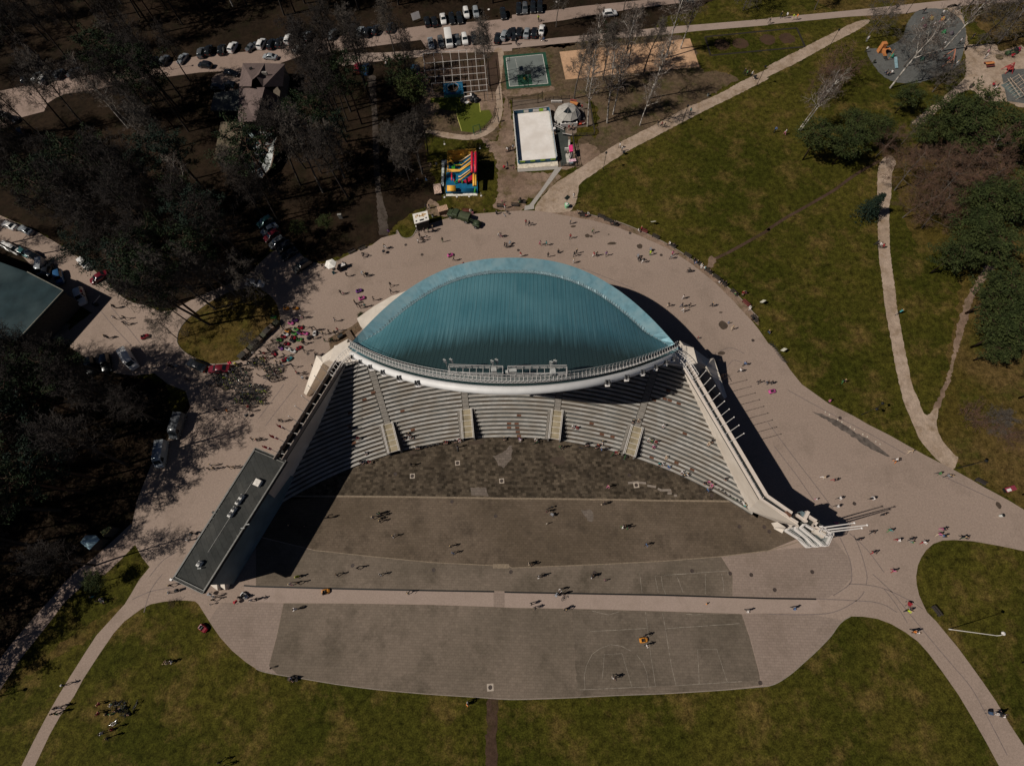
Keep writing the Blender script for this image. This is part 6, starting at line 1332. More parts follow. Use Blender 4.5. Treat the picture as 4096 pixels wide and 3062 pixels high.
# ---------------------------------------------------------------- parasol and vendor cart, kiosk, wooden stall
t = T('parasol', 'white hexagonal parasol on the left plaza kerb', 'parasol', g('F', 672, 665)); m = MB()
hx = [(1.45 * math.cos(k * PI / 3 + .3), 1.45 * math.sin(k * PI / 3 + .3), 2.25) for k in range(6)]
for k in range(6): m.poly([hx[k], hx[(k + 1) % 6], (0, 0, 2.75)]); m.poly([hx[(k + 1) % 6], hx[k], (hx[k][0], hx[k][1], 2.05), (hx[(k + 1) % 6][0], hx[(k + 1) % 6][1], 2.05)])
part(t, 'canopy', m, mat('canvas_white', (.70, .66, .60), .8)); m = MB(); m.bar((0, 0, 0), (0, 0, 2.7), .035, 6); part(t, 'pole', m, WHITE2); m = MB(); m.lathe(0, 0, [(.4, 0), (.4, .1), (.1, .14)], 10); part(t, 'base', m, BLK)
t = T('vendor_cart', 'vendor cart with white top beside the white parasol', 'cart', g('F', 760, 650), .35); m = MB(); m.box(0, 0, .75, 1.8, .9, .8, bev=.05); part(t, 'counter', m, BLK); m = MB(); m.box(0, 0, 1.2, 1.2, .8, .08); m.box(.1, .1, 1.3, .5, .4, .15); part(t, 'cart_top', m, WHITE2)
for s in (-1, 1): o = bpy.data.objects.new('wheel', BK['wheel']); COL.objects.link(o); o.parent = t; o.location = (s * .6, -.45, .32)
t = T('tent_sign', 'small teal folding sign below the parasol', 'sign', g('F', 672, 700), .4); m = MB(); m.prism([(-.3, -.02, .9), (.3, -.02, .9), (.3, .02, .9), (-.3, .02, .9)], [(-.3, -.3, 0), (.3, -.3, 0), (.3, .3, 0), (-.3, .3, 0)]); part(t, 'panel', m, mat('sign_teal', (.02, .09, .11), .6))
def px4(c, s, z): return [g(c, float(a), float(b), z) for a, b in (q.split(',') for q in s.split())]
t = T('food_kiosk', 'food kiosk with a flat white printed roof and dark sides', 'kiosk', g('F', 1430, 250)); rf = px4('F', '1365,275 1490,238 1475,160 1348,190', 3.1)
m = MB(); m.prism(rf, [p - Vector((0, 0, .25)) for p in rf]); part_w = lambda t_, n_, m_, k_: obj(n_, m_, k_, t_, True); part_w(t, 'roof', m, mat('kiosk_roof', (.66, .62, .56), .5, var=.05))
cen = sum(rf, Vector()) / 4; bd = [cen + (p - cen) * .86 for p in rf]; m = MB(); m.prism([Vector((p.x, p.y, 2.84)) for p in bd], [Vector((p.x, p.y, 0)) for p in bd]); part_w(t, 'body', m, PLAST)
def onq(qd, a, b, z): p = qd[0].lerp(qd[1], a).lerp(qd[3].lerp(qd[2], a), b); return Vector((p.x, p.y, z))
m = MB(); rr = random.Random(9)
for (a0, b0, sx, sy) in ((.18, .62, .06, .16), (.3, .72, .09, .14), (.42, .66, .05, .2), (.5, .62, .16, .10), (.62, .7, .05, .2), (.66, .62, .04, .3), (.72, .66, .03, .28), (.8, .7, .10, .14), (.24, .8, .12, .06)):
    L_ = [onq(rf, a0 + sx * math.cos(k * PI / 4) * rr.uniform(.6, 1), b0 + sy * math.sin(k * PI / 4) * rr.uniform(.6, 1), 3.106) for k in range(8)]; m.flat(L_, 3.106)
part_w(t, 'printed_figure', m, mat('print_tan', (.42, .27, .13), .6, var=.5, scale=5))
m = MB(); L_ = [onq(rf, a, b, 3.106) for a, b in ((.38, .12), (.68, .12), (.68, .28), (.38, .28))]; m.flat(L_, 3.106); part_w(t, 'printed_panel', m, BLK)
m = MB()
for k, (a, b) in enumerate(((.16, .22), (.84, .28))): m.flat([onq(rf, a + .07 * math.cos(q_ * PI / 4), b + .09 * math.sin(q_ * PI / 4), 3.106) for q_ in range(8)], 3.106)
part_w(t, 'printed_disc', m, mat('print_dark', (.10, .09, .09), .6))
m = MB(); cnt = px4('F', '1375,300 1400,292 1398,282 1372,288', 1.05); m.prism(cnt, [Vector((p.x, p.y, 0)) for p in cnt]); part_w(t, 'counter', m, WHITE2)
t = T('timber_stall', 'pale wooden slatted crate stall beside the army truck', 'stall', g('F', 1615, 175), .25); m = MB()
for k in range(7): m.box(-1.1 + k * .37, 0, 1.5, .30, 1.7, .05)
part(t, 'slatted_roof', m, mat('pale_pine', (.42, .27, .18), .8, var=.15, scale=3)); m = MB(); m.box(0, 0, .75, 2.4, 1.5, 1.44); part(t, 'body', m, mat('mid_pine', (.20, .13, .09), .8, var=.2))
t = T('electric_cabinet', 'small grey electrical cabinet among the trees left of the wood path', 'cabinet', g('F', 733, 225), 0); m = MB(); m.box(0, 0, .7, .9, .45, 1.4, bev=.04); part(t, 'casing', m, mat('cab_grey', (.20, .19, .17), .7)); m = MB(); m.box(0, 0, 1.43, 1.0, .55, .06); part(t, 'lid', m, mat('cab_grey', (.2, .19, .17)))
# low planter wall with signs along the grass island, black pallets in the bed
t = T('market_stalls', 'row of low dark stall tables along the right edge of grass island', 'stall', g('F', 60, 1260))
for k in range(9):
    p = g('E', 2100, 1420).lerp(g('F', 180, 1140), k / 8.0); d = (g('F', 180, 1140) - g('E', 2100, 1420)); yw = math.atan2(d.y, d.x); m = MB(); m.box(p.x, p.y, .5, 1.7, 1.3, .9 if k % 3 else 1.3, rz=yw); part_w(t, 'stall_table', m, mat('stall_%d' % (k % 3), ((.03, .025, .02), (.12, .085, .06), (.05, .05, .03))[k % 3], .8, var=.4, scale=3))
t = T('balloon_cluster', 'bunch of red balloons by the dark red car', 'balloons', g('E', 2010, 1500)); 
for dx, dy in ((0, 0), (.35, .1), (.1, .4), (-.3, .25)): m = MB(); m.lathe(dx, dy, [(.02, 1.3), (.16, 1.42), (.2, 1.6), (.13, 1.76), (.02, 1.8)], 10); part(t, 'balloon', m, mat('balloon_red', (.5, .02, .06), .3), True)
t = T('balloon_arch', 'leaning yellow and green banner post near the bike cluster', 'banner', g('E', 2060, 1500), .3); m = MB(); m.box(0, 0, 1.0, .5, .25, 2.0, bev=.05); part(t, 'banner_body', m, mat('banner_yellow', (.45, .38, .05), .7)); m = MB(); m.box(0, 0, .05, .8, .6, .1); part(t, 'base', m, BLK)
t = T('wood_planks', 'long dark timber lying on the earth bed below the roof corner', 'timber', g('F', 730, 1345)); m = MB(); m.ribbon([g('F', 668, 1398), g('F', 785, 1292)], .8, 0, .35); part_w(t, 'plank', m, WOODD)
t = T('wood_platform', 'brown timber platform beside the shell corner', 'platform', g('F', 790, 1245)); m = MB(); q4 = px4('F', '765,1205 800,1180 850,1260 818,1290', .5); m.prism(q4[::-1], [Vector((p.x, p.y, 0)) for p in q4][::-1]); part_w(t, 'deck', m, mat('mid_pine2', (.11, .075, .05), .8, var=.3))
t = T('black_crate', 'black crate on the earth bed left of the brown platform', 'crate', g('F', 735, 1250), .6); m = MB(); m.box(0, 0, .4, 1.3, .8, .8, bev=.05); part(t, 'box', m, BLK); m = MB(); m.box(0, 0, .83, 1.2, .7, .04); part(t, 'lid', m, PLAST)
# lower left kiosk in the trees and dark van roof tent
t = T('glass_kiosk', 'small kiosk with a sunlit pale blue pitched roof in the lower left trees', 'kiosk', g('I', 780, 1370)); a = px4('I', '690,1360 770,1425 860,1335 825,1300 735,1300', 2.6)
m = MB(); c5 = sum(a, Vector()) / 5 + Vector((0, 0, .9))
ar = a[::-1] if sum((p.x * q_.y - q_.x * p.y) for p, q_ in zip(a, a[1:] + a[:1])) < 0 else a
for p, q_ in zip(ar, ar[1:] + ar[:1]): m.poly([p, q_, c5])
part_w(t, 'roof', m, mat('pale_blue_roof', (.32, .45, .50), .3, var=.25, scale=1)); m = MB(); m.prism([Vector((p.x, p.y, 2.55)) for p in ar], [Vector((p.x, p.y, 0)) for p in ar]); part_w(t, 'wall', m, PLAST)
t = T('side_stall', 'narrow stall with yellow-mottled roof beside the pale blue kiosk', 'stall', g('I', 905, 1260)); a = px4('I', '860,1270 890,1310 960,1235 935,1222', 2.4)[::-1]; m = MB(); m.prism(a, [p - Vector((0, 0, .15)) for p in a]); part_w(t, 'roof', m, mat('mottled_roof', (.40, .36, .12), .8, var=.6, scale=2, col2=(.05, .04, .02), scale2=1.5)); m = MB(); m.prism([p - Vector((0, 0, .16)) for p in a], [Vector((p.x, p.y, 0)) for p in a]); part_w(t, 'body', m, PLAST)
t = T('barrier_gate', 'white lifting barrier on the left road', 'barrier', g('E', 835, 975)); m = MB(); m.box(0, 0, .5, .9, .6, 1.0, bev=.05); part(t, 'housing', m, PLAST); m = MB(); e = g('E', 890, 908) - g('E', 835, 975); m.bar((0, 0, 1.0), (e.x, e.y, 1.0), .06); part(t, 'boom', m, WHITE2)
def pw(t_, n_, m_, k_, sm=False): return obj(n_, m_, k_, t_, True, smooth=sm)
def ccw(L_):
    return L_ if sum((p.x * q.y - q.x * p.y) for p, q in zip(L_, L_[1:] + L_[:1])) > 0 else L_[::-1]
def slab(m, L_, th, mi=0):
    L_ = ccw(L_); m.prism(L_, [p - Vector((0, 0, th)) for p in L_], mi)
def block(m, L_, zb=-.02, mi=0):
    L_ = ccw(L_); m.prism(L_, [Vector((p.x, p.y, zb)) for p in L_], mi)
# ---------------------------------------------------------------- ice rink
t = T('ice_rink', 'white synthetic ice rink with dark blue boards, open-air', 'ice rink', P(2140, 560))
rk = [P(2057, 452, .35), P(2208, 439, .35), P(2238, 640, .35), P(2074, 652, .35)]   # boards' outer line at the deck
rk = [P(2051, 455, .3), P(2200, 441, .3), P(2231, 648, .3), P(2070, 661, .3)]
m = MB(); block(m, rk); pw(t, 'base', m, mat('rink_base', (.50, .45, .38), .8))
ic = [bil(rk, a, b) for a, b in ((.05, .02), (.92, .02), (.955, .06), (.955, .95), (.92, .975), (.06, .975), (.045, .94), (.045, .05))]
m = MB(); slab(m, [p + Vector((0, 0, .012)) for p in ic], .01); pw(t, 'ice_surface', m, mat('ice_white', (.68, .63, .58), .5, var=.05, scale=1.2, col2=(.60, .545, .49), scale2=.25))
BLU = mat('board_blue', (.018, .085, .14), .5, var=.15); LIME = mat('board_lime', (.30, .48, .03), .6); 
def bwall(a, b, matl, name, h0=.3, h1=1.4, th=.09, cap=True):
    m = MB(); d = (b - a).normalized(); n_ = Vector((-d.y, d.x, 0)) * th / 2; L_ = ccw([Vector((p.x, p.y, h1)) for p in (a - n_, b - n_, b + n_, a + n_)]); m.prism(L_, [Vector((p.x, p.y, h0)) for p in L_]); pw(t, name, m, matl)
B = lambda a, b: bil(rk, a, b)
cor = [B(.04, .0), B(.95, .0), B(.985, .03), B(.985, .40)]
bwall(B(.03, .01), B(.95, .0), BLU, 'board'); bwall(B(.95, .0), B(.985, .03), BLU, 'board'); bwall(B(.985, .03), B(.985, .42), BLU, 'board')
bwall(B(.985, .47), B(.985, .96), BLU, 'board'); bwall(B(.985, .96), B(.95, .985), BLU, 'board'); bwall(B(.95, .985), B(.05, .985), BLU, 'board'); bwall(B(.05, .985), B(.02, .96), BLU, 'board'); bwall(B(.02, .96), B(.02, .03), BLU, 'board'); bwall(B(.02, .03), B(.03, .01), BLU, 'board')
def sl_wall(a0, a1, b, nm, mt, z0=.45, z1=1.25, inn=1):
    bwall(B(a0, b + .006 * inn), B(a1, b + .006 * inn), mt, nm, z0, z1, .02)
for a0, a1, k in ((.10, .14, 1), (.14, .22, 0), (.22, .30, 1), (.30, .42, 0), (.54, .70, 0), (.70, .82, 1), (.82, .90, 0)): sl_wall(a0, a1, .003, 'advert_panel', LIME if k else WHITE2)
for k in range(4): sl_wall(.07 + k * .25, .19 + k * .25, .985, 'advert_panel', LIME, 1.0, 1.46, 1)
m = MB()
for a, b in ((B(.02, .03), B(.02, .96)), (B(.03, .01), B(.95, 0)), (B(.985, .03), B(.985, .42)), (B(.985, .47), B(.985, .96)), (B(.95, .985), B(.05, .985))): m.bar(Vector((a.x, a.y, 1.44)), Vector((b.x, b.y, 1.44)), .05, 5)
pw(t, 'top_rail', m, WHITE2)
m = MB(); slab(m, [B(.0, .99) + Vector((0, 0, 0.03)), B(1.0, .99) + Vector((0, 0, 0.03)), B(1.0, 1.055) + Vector((0, 0, -.18)), B(.0, 1.055) + Vector((0, 0, -.18))], .1); pw(t, 'entrance_ramp', m, mat('ramp_cream', (.55, .48, .38), .8))
m = MB(); slab(m, [B(.985, .41) + Vector((0, 0, 1.1)), B(1.05, .40) + Vector((0, 0, 1.1)), B(1.06, .44) + Vector((0, 0, 1.1)), B(.985, .455) + Vector((0, 0, 1.1))], .6); pw(t, 'gate_box', m, WHITE2)
def fence(name, lab, path, h=1.1, m_=None, rails=3, sp=1.8, cat='fence'):
    t_ = T(name, lab, cat, path[0], 0, 'low fences'); m_ = m_ or WOODD; m = MB()
    for a, b in zip(path, path[1:]):
        for k in range(rails): z = h * (k + 1) / rails - .05; m.bar(a + Vector((0, 0, z)), b + Vector((0, 0, z)), .05, 4)
    pw(t_, 'rails', m, m_)
    for a, b in zip(path, path[1:]):
        n = max(1, int((b - a).length / sp))
        for k in range(n + 1):
            p = a.lerp(b, k / n); m = MB(); m.box(p.x, p.y, h / 2, .12, .12, h + .1); pw(t_, 'post', m, m_)
    return t_
fence('timber_fence', 'dark timber fence round the right side of the rink terrace', t8("1740,170 1850,820"), 1.3)
fence('timber_fence', 'dark timber fence along the lower right of the rink terrace', t8("1390,850 1490,1470 1175,1480"), 1.3)
fence('timber_fence', 'short dark timber fence between rink terrace and birch', t8("1830,840 1400,860"), 1.0)
fence('timber_fence', 'dark timber fence above the dome tent', t8("830,130 1330,85"), 1.2)
t_ = fence('mesh_fence', 'thin tall black fence behind the rink', t8("80,260 160,240 680,170 770,100"), 2.6, BLK, 2, 5)
# goal-like black frame on the fence corner handled above; terrace pieces
t = T('dome_tent', 'pale grey geodesic dome tent with open front and glazed top beside the rink', 'dome tent', t8("1290,480")[0]); c0 = t8("1270,470")[0]
DOME = mat('dome_canvas', (.34, .32, .285), .8, var=.1, scale=.6); R1 = 3.9; m = MB(); gl = MB(); nA = 10
def dp(k, l):   # l 0..3
    off = .5 * (l % 2); a = 2 * PI * (k + off) / nA + .1; el = (0, .52, 1.02, 1.57)[l]; return Vector((R1 * math.cos(el) * math.cos(a), R1 * math.cos(el) * math.sin(a), R1 * math.sin(el) * .95))
for l in range(3):
    for k in range(nA):
        tri = []
        if l < 2:
            if l % 2 == 0: tri = [(dp(k, l), dp(k + 1, l), dp(k, l + 1)), (dp(k + 1, l), dp(k + 1, l + 1), dp(k, l + 1))]
            else: tri = [(dp(k, l), dp(k + 1, l), dp(k + 1, l + 1)), (dp(k, l), dp(k + 1, l + 1), dp(k, l + 1))]
        else: tri = [(dp(k, 2), dp(k + 1, 2), dp(k, 3))]
        for q in tri:
            ce = (q[0] + q[1] + q[2]) / 3; a = math.atan2(ce.y, ce.x)
            if l == 0 and -2.3 < a < -.7: continue
            if l == 2 and -2.1 < a < -.9: gl.poly(q); continue
            m.poly(q)
part(t, 'canvas', m, DOME) ; part(t, 'window_panels', gl, GLASS)
fr = MB()
for k in range(nA):
    for a, b in ((dp(k, 0), dp(k + 1, 0)), (dp(k, 0), dp(k, 1)), (dp(k + 1, 0), dp(k, 1)))[:0 if 5 <= k <= 8 else 3] + ( (dp(k, 1), dp(k + 1, 1)), (dp(k, 1), dp(k + 1, 2)), (dp(k, 2), dp(k, 3))): fr.bar(a * 1.004, b * 1.004, .035, 4)
part(t, 'frame', fr, mat('frame_grey', (.3, .28, .26)))
m = MB(); m.box(0, -2.9, .6, 4.6, .9, 1.15); part(t, 'counter', m, WHITE2)
for k in range(4): m = MB(); m.box(-1.6 + k * 1.05, -2.9, 1.2, .7, .5, .05); part(t, 'dark_opening', m, BLK)
t = T('folding_sign', 'white folding banner lying beside the rink terrace ring', 'banner', t8("1280,845")[0], -.35); m = MB(); m.box(0, 0, .5, 2.6, .08, .5, rx=.5); part(t, 'panel', m, WHITE2); m = MB(); m.box(0, 0, .15, 2.2, .3, .1); part(t, 'foot', m, BLK)
t = T('canopy_stall', 'bright pink canopy over a white bar counter beside the rink', 'canopy', t8("1360,1100")[0]); L_ = t8("1320,1040 1395,1025 1408,1160 1330,1175", 2.3); m = MB(); slab(m, L_, .12); pw(t, 'canopy', m, mat('hot_pink', (.62, .04, .17), .6))
for p in L_: m = MB(); m.bar(p, Vector((p.x, p.y, 0)), .04); pw(t, 'post', m, WHITE2)
m = MB(); block(m, t8("1310,930 1345,925 1345,1260 1320,1260", .9)); block(m, t8("1255,1215 1320,1205 1340,1320 1385,1330 1375,1400 1290,1410", .7)); pw(t, 'counter', m, mat('counter_pale', (.42, .38, .33), .7, var=.3, scale=2))
m = MB(); block(m, t8("1235,1088 1320,1085 1320,1100 1235,1103", .8)); pw(t, 'table', m, WHITE2); m = MB(); m.bar(t8("1372,1195", 1.2)[0], t8("1355,1295", 1.4)[0], .07); pw(t, 'pole', m, WHITE2)
t = T('table_stand', 'white and pink patterned table at the lower end of the rink bar', 'table', t8("1390,1400")[0], .1); m = MB(); m.box(0, 0, .8, 1.8, .9, .08); part(t, 'table_top', m, mat('pink_white', (.55, .35, .40), .6, var=.7, scale=4)); 
for s in (-1, 1): m = MB(); m.box(s * .7, 0, .38, .08, .7, .74); part(t, 'leg', m, BLK)
t = T('sun_table', 'pale blue square table by the terrace gate', 'table', t8("1360,1435")[0], .05); m = MB(); m.box(0, 0, .75, 1.0, .8, .05); part(t, 'table_top', m, mat('pale_blue', (.3, .38, .42), .5)); m = MB(); m.lathe(0, 0, [(.25, 0), (.05, .1), (.04, .7)], 8); part(t, 'leg', m, BLK)
for c_, s_, lab, rgb in (('kayak_rack', "1355,150 1500,205", 'orange and red signboard lying on the fence beside the dome', (.45, .18, .06)), ('kayak_rack', "1350,125 1480,150", 'dark red and teal board above the dome tent', (.2, .05, .04))):
    a, b = t8(s_, .8); t = T('sign_board', lab, 'sign', a); m = MB(); m.ribbon([a, b], .8, .9, 1.2); pw(t, 'board', m, paint(rgb, .6)); m = MB(); m.bar(a, Vector((a.x, a.y, 0)), .05); m.bar(b, Vector((b.x, b.y, 0)), .05); pw(t, 'post', m, BLK)
t = T('white_palisade', 'small row of white rods on the deck above the dome tent', 'palisade', t8("960,150")[0]); m = MB()
for k in range(14): p = t8("%d,%d" % (960 + k * 16, 155))[0]; m.box(p.x, p.y, .3, .12, .5, .5)
pw(t, 'rods', m, WHITE2)
t = T('red_swing_seat', 'bright orange-red play seat by the birch on the rink terrace', 'seat', t8("1530,632")[0], .1); m = MB(); m.box(0, 0, .5, 1.5, .4, .3, bev=.1); part(t, 'seat', m, paint((.6, .08, .04), .5)); m = MB(); m.bar((.7, 0, .4), (1.6, .1, .5), .07); m.bar((0, 0, .4), (0, 0, 0), .08); part(t, 'arm', m, WHITE2)
t = T('steel_steps', 'thin pale metal ladder frame lying between dome tent and birch', 'ladder', t8("1540,300")[0]); m = MB()
a, b, c, d = t8("1530,250 1565,490 1610,300 1640,500", .5); m.bar(a, b, .05); m.bar(c, d, .05)
for k in range(6): m.bar(a.lerp(b, k / 5), c.lerp(d, k / 5), .04)
pw(t, 'frame', m, mat('grey_steel', (.22, .2, .19)))
t = T('garden_steps', 'dark wooden footbridge and ramp between the rink and the ring terrace', 'footbridge', t8("1100,640")[0]); m = MB(); m.ribbon(t8("990,590 1110,640 1230,700"), 1.4, 0, .3); pw(t, 'deck', m, WOODD); m = MB()
for s_ in ("990,575 1220,685", "990,610 1220,720"): a, b = t8(s_, .9); m.bar(a, b, .05)
pw(t, 'handrail', m, WHITE2)
# ---------------------------------------------------------------- inflatable slides
def ti(s, z=0): return [P(1740 + float(a) / 6.892, 560 + float(b) / 6.892, z) for a, b in (q.split(',') for q in s.split())]
t = T('inflatable_slide', 'yellow, blue and red inflatable slide castle on the grass', 'inflatable slide', ti("700,900")[0])
YEL = mat('pvc_yellow', (.68, .36, .045), .45, var=.08, scale=1, bump=.2); IB = mat('pvc_blue', (.008, .10, .19), .4, var=.2, scale=1); IR = mat('pvc_red', (.50, .015, .04), .4, var=.08); IG = mat('pvc_green', (.06, .38, .03), .45); CRM = mat('pvc_cream', (.70, .50, .28), .5)
bs = ti("300,1480 1180,1480 1160,340 350,360", 0); C_ = lambda a, b, z=0.0: (lambda p: Vector((p.x, p.y, z)))(bil([bs[3], bs[2], bs[1], bs[0]], a, b))
m = MB(); block(m, [C_(0, 0, .45), C_(1, 0, .45), C_(1, 1, .45), C_(0, 1, .45)]); pw(t, 'base_cushion', m, IB)
m = MB()
for k in range(4): m.tube([C_(.02, .955 + k * .018 - .02, .62), C_(.93, .955 + k * .018 - .02, .62)], .22, 8)
pw(t, 'front_step', m, IB, True)
def tz(s, z=None):   # "x,y,z" triples in the crop
    return [ti('%s,%s' % tuple(q.split(',')[:2]), float(q.split(',')[2]))[0] for q in s.split()]
def hull(name, s, matl, zb=.4):
    m = MB(); L_ = ccw(tz(s)); m.prism(L_, [Vector((p.x, p.y, min(zb, p.z - .1))) for p in L_]); pw(t, name, m, matl)
def roll(name, s, r, matl):
    m = MB()
    for q in s.split('|'): m.tube(tz(q), r, 8)
    pw(t, name, m, matl, True)
hull('back_slope', "345,300,3.6 1125,262,3.6 1130,345,2.7 1000,385,2.6 510,425,2.6 345,400,2.6", YEL); roll('back_roll', "350,295,3.6 1125,255,3.6|350,300,3.4 350,420,2.6|1125,262,3.4 1128,345,2.8", .22, YEL)
for y, z in ((440, 2.6), (500, 2.4), (590, 2.2)):
    roll('tunnel_arch', "355,%d,1.2 370,%d,%s 425,%d,%s 480,%d,%s 495,%d,1.2" % (y + 55, y, z - .2, y - 18, z + .3, y, z - .2, y + 55), .30, YEL)
roll('arch_gap', "375,470,2.1 480,470,2.1|375,535,2.0 480,535,2.0|400,640,1.0 455,640,1.0", .22, BLK)
hull('slide_lane', "670,610,.9 985,405,3.3 985,480,3.3 700,700,.9", IB); hull('slide_lane', "705,715,.8 985,510,3.1 985,590,3.1 735,775,.8", IB); hull('slide_lane', "690,880,.8 985,665,3.0 970,805,3.0 655,1000,.8", IB)
roll('slide_rail', "660,580,1.3 720,575,1.5 985,395,3.9", .15, CRM); roll('slide_rail', "560,700,1.2 740,690,1.3 985,495,3.7", .15, YEL)
roll('dividing_wall', "335,820,1.4 680,825,1.4 745,780,1.7 990,597,3.8|360,700,1.3 360,820,1.4|325,867,1.3 680,860,1.3 750,815,1.6 985,650,3.6", .17, YEL)
roll('slide_rail', "650,1010,1.3 705,1005,1.4 970,815,3.5", .15, CRM); roll('slide_rail', "650,1095,1.3 712,1085,1.4 985,870,3.5", .15, YEL)
roll('red_tower', "1025,335,4.2 1022,610,4.2 1022,880,4.0|1122,335,4.2 1122,620,4.2 1118,880,4.0", .36, IR); roll('tower_rung', "1040,428,4.1 1105,428,4.1|1040,600,4.1 1105,600,4.1|1040,702,4.1 1105,702,4.1|1040,345,4.1 1105,345,4.1", .13, YEL)
hull('tower_body', "1000,340,3.4 1140,340,3.4 1140,890,3.2 1000,880,3.2", IB); hull('red_panel', "725,1165,.8 1040,1165,.8 1040,940,2.6", IR)
roll('yellow_pillar', "1072,945,2.7 1072,1260,2.5|1120,945,2.6 1122,1262,2.4", .33, YEL); roll('yellow_block', "335,1280,1.7 572,1280,1.7|335,1315,1.9 572,1315,1.9|335,1350,1.9 572,1350,1.9|335,1385,1.7 572,1385,1.7", .28, YEL)
hull('green_block', "460,715,1.2 550,715,1.2 550,795,1.2 460,795,1.2", IG); roll('green_roll', "520,700,1.0 640,680,1.1 740,665,1.3", .13, IG); roll('red_post', "460,910,1.2 465,1110,1.1", .2, IR)
for x, y, k_ in ((545, 1190, IR), (580, 1240, IG), (635, 1200, IG), (680, 1220, IR), (735, 1190, IR), (770, 1230, IG)): m = MB(); p = ti('%d,%d' % (x, y))[0]; m.lathe(p.x, p.y, [(.16, .4), (.18, 1.2), (.05, 1.4)], 8); pw(t, 'small_obstacle', m, k_, True)
m = MB(); p = ti('905,1250')[0]; m.lathe(p.x, p.y, [(.22, .4), (.24, 2.4), (.1, 2.7)], 8); pw(t, 'dark_figure', m, BLK, True); roll('green_fringe', "1110,1290,1.6 1075,1460,.6|1110,1290,1.6 1105,1460,.6", .07, IG)
t2 = T('safety_mat', 'long white and grey cushioned mat along the left of the inflatable slide', 'mat', ti("220,900")[0]); m = MB(); q4 = ti("190,550 340,560 330,640 255,660 240,1260 160,1260 180,1050", .35); block(m, q4); pw(t2, 'mat', m, mat('foil_mat', (.42, .46, .44), .4, var=.5, scale=1.5))
t2 = T('kerb_board', 'white strip mat lying along the front of the inflatable slide', 'mat', ti("700,1520")[0]); m = MB(); m.ribbon(ti("310,1525 1170,1508"), .7, 0, .15); pw(t2, 'strip', m, mat('mat_white', (.62, .58, .50), .7))
t2 = T('ticket_table', 'small cluttered ticket table at the lower left of the slide', 'table', ti("80,1400")[0], .1); m = MB(); m.box(0, 0, .75, 1.9, 3.2, .08); part(t2, 'table_top', m, mat('clutter', (.40, .28, .22), .8, var=.8, scale=2.5))
for s in (-1, 1): m = MB(); m.box(s * .7, 0, .36, .1, 2.8, .7); part(t2, 'leg', m, BLK)
for k, (x, y) in enumerate(((265, 1580), (605, 1570), (945, 1560), (1275, 1540), (265, 120), (1245, 235))):
    t2 = T('corner_post', 'small white fence post %s the inflatable slide' % ('in front of' if y > 1000 else 'behind'), 'post', ti('%d,%d' % (x, y))[0], 0, 'posts round the slide'); m = MB(); m.lathe(0, 0, [(.25, 0), (.25, .12), (.05, .14), (.04, 1.1)], 8); part(t2, 'post', m, WHITE2)
# ---------------------------------------------------------------- climbing grid frame and blue deck
t = T('grid_frame', 'large white steel grid frame standing over red earth', 'climbing frame', t5("750,400")[0]); m = MB(); ZG2 = 3.6
def t5z(s, z): return [P(1640 + float(a) / 4.134, 180 + float(b) / 4.134, z) for a, b in (q.split(',') for q in s.split())]
gq = t5z("215,148 1225,65 1275,755 350,640", ZG2); tl, tr_, br, bl = t5z("212,148 1210,75 1275,755 255,625", ZG2)
lines = ["212,148 935,85", "230,308 1225,222", "265,425 1225,345", "290,533 1240,460", "350,640 860,600 1280,560", "880,690 1280,660", "890,790 1280,745"]
for s_ in lines:
    L_ = t5z(s_, ZG2)
    for a, b in zip(L_, L_[1:]): m.bar(a, b, .075)
for s_ in ("212,148 232,308 240,470", "385,130 405,290 425,630", "520,120 545,275 565,620", "660,108 680,265 705,610", "798,95 815,250 840,598", "935,85 950,240 975,590", "1075,85 1088,240 1115,580", "1210,75 1228,225 1250,470 1275,755", "1000,595 1015,780", "1130,585 1148,765"):
    L_ = t5z(s_, ZG2)
    for a, b in zip(L_, L_[1:]): m.bar(a, b, .06)
pw(t, 'top_grid', m, mat('frame_white', (.50, .46, .42), .5))
for x, y in ((212, 148), (935, 85), (230, 308), (1225, 222), (250, 470), (1250, 470), (350, 640), (1275, 755), (890, 790), (545, 275), (815, 250), (565, 620), (1075, 85), (705, 610), (1088, 240)):
    p = t5z('%d,%d' % (x, y), ZG2)[0]; m = MB(); m.bar(p, Vector((p.x, p.y, 0)), .06); pw(t, 'post', m, mat('frame_white', (.44, .40, .36)))
t = T('blue_platform', 'blue platform with an octagonal opening attached to the grid frame', 'platform', t5("720,720")[0]); z_ = .9
out = t5z("545,640 865,598 888,805 560,830", z_); c0 = sum(out, Vector()) / 4; oc = []
for k in range(8): a = PI / 8 + k * PI / 4; ax = (out[1] - out[0]) * .29; ay = (out[3] - out[0]) * .36; oc.append(c0 + ax * math.cos(a) + ay * math.sin(a))
sqr = []
for k in range(8):
    a = PI / 8 + k * PI / 4; c_, s_ = math.cos(a), math.sin(a); mx = max(abs(c_), abs(s_)); sqr.append(bil(out, .5 + .5 * c_ / mx, .5 + .5 * s_ / mx))
m = MB()
cr = [(-1, -1), (1, -1), (1, 1), (-1, 1)]
for k in range(8):
    j = (k + 1) % 8; a0, a1 = PI / 8 + k * PI / 4, PI / 8 + (k + 1) * PI / 4
    corner = {0: (1, 1), 2: (0, 1), 4: (0, 0), 6: (1, 0)}.get(k)
    L_ = [oc[k], sqr[k]] + ([bil(out, *corner)] if corner else []) + [sqr[j], oc[j]]
    m.poly(L_ if True else L_)
o = pw(t, 'deck', m, mat('deck_blue', (.010, .085, .16), .6, var=.2)); bmx = bmesh.new(); bmx.from_mesh(o.data); [f.normal_flip() for f in bmx.faces if f.normal.z < 0]; bmx.to_mesh(o.data); bmx.free()
m = MB()
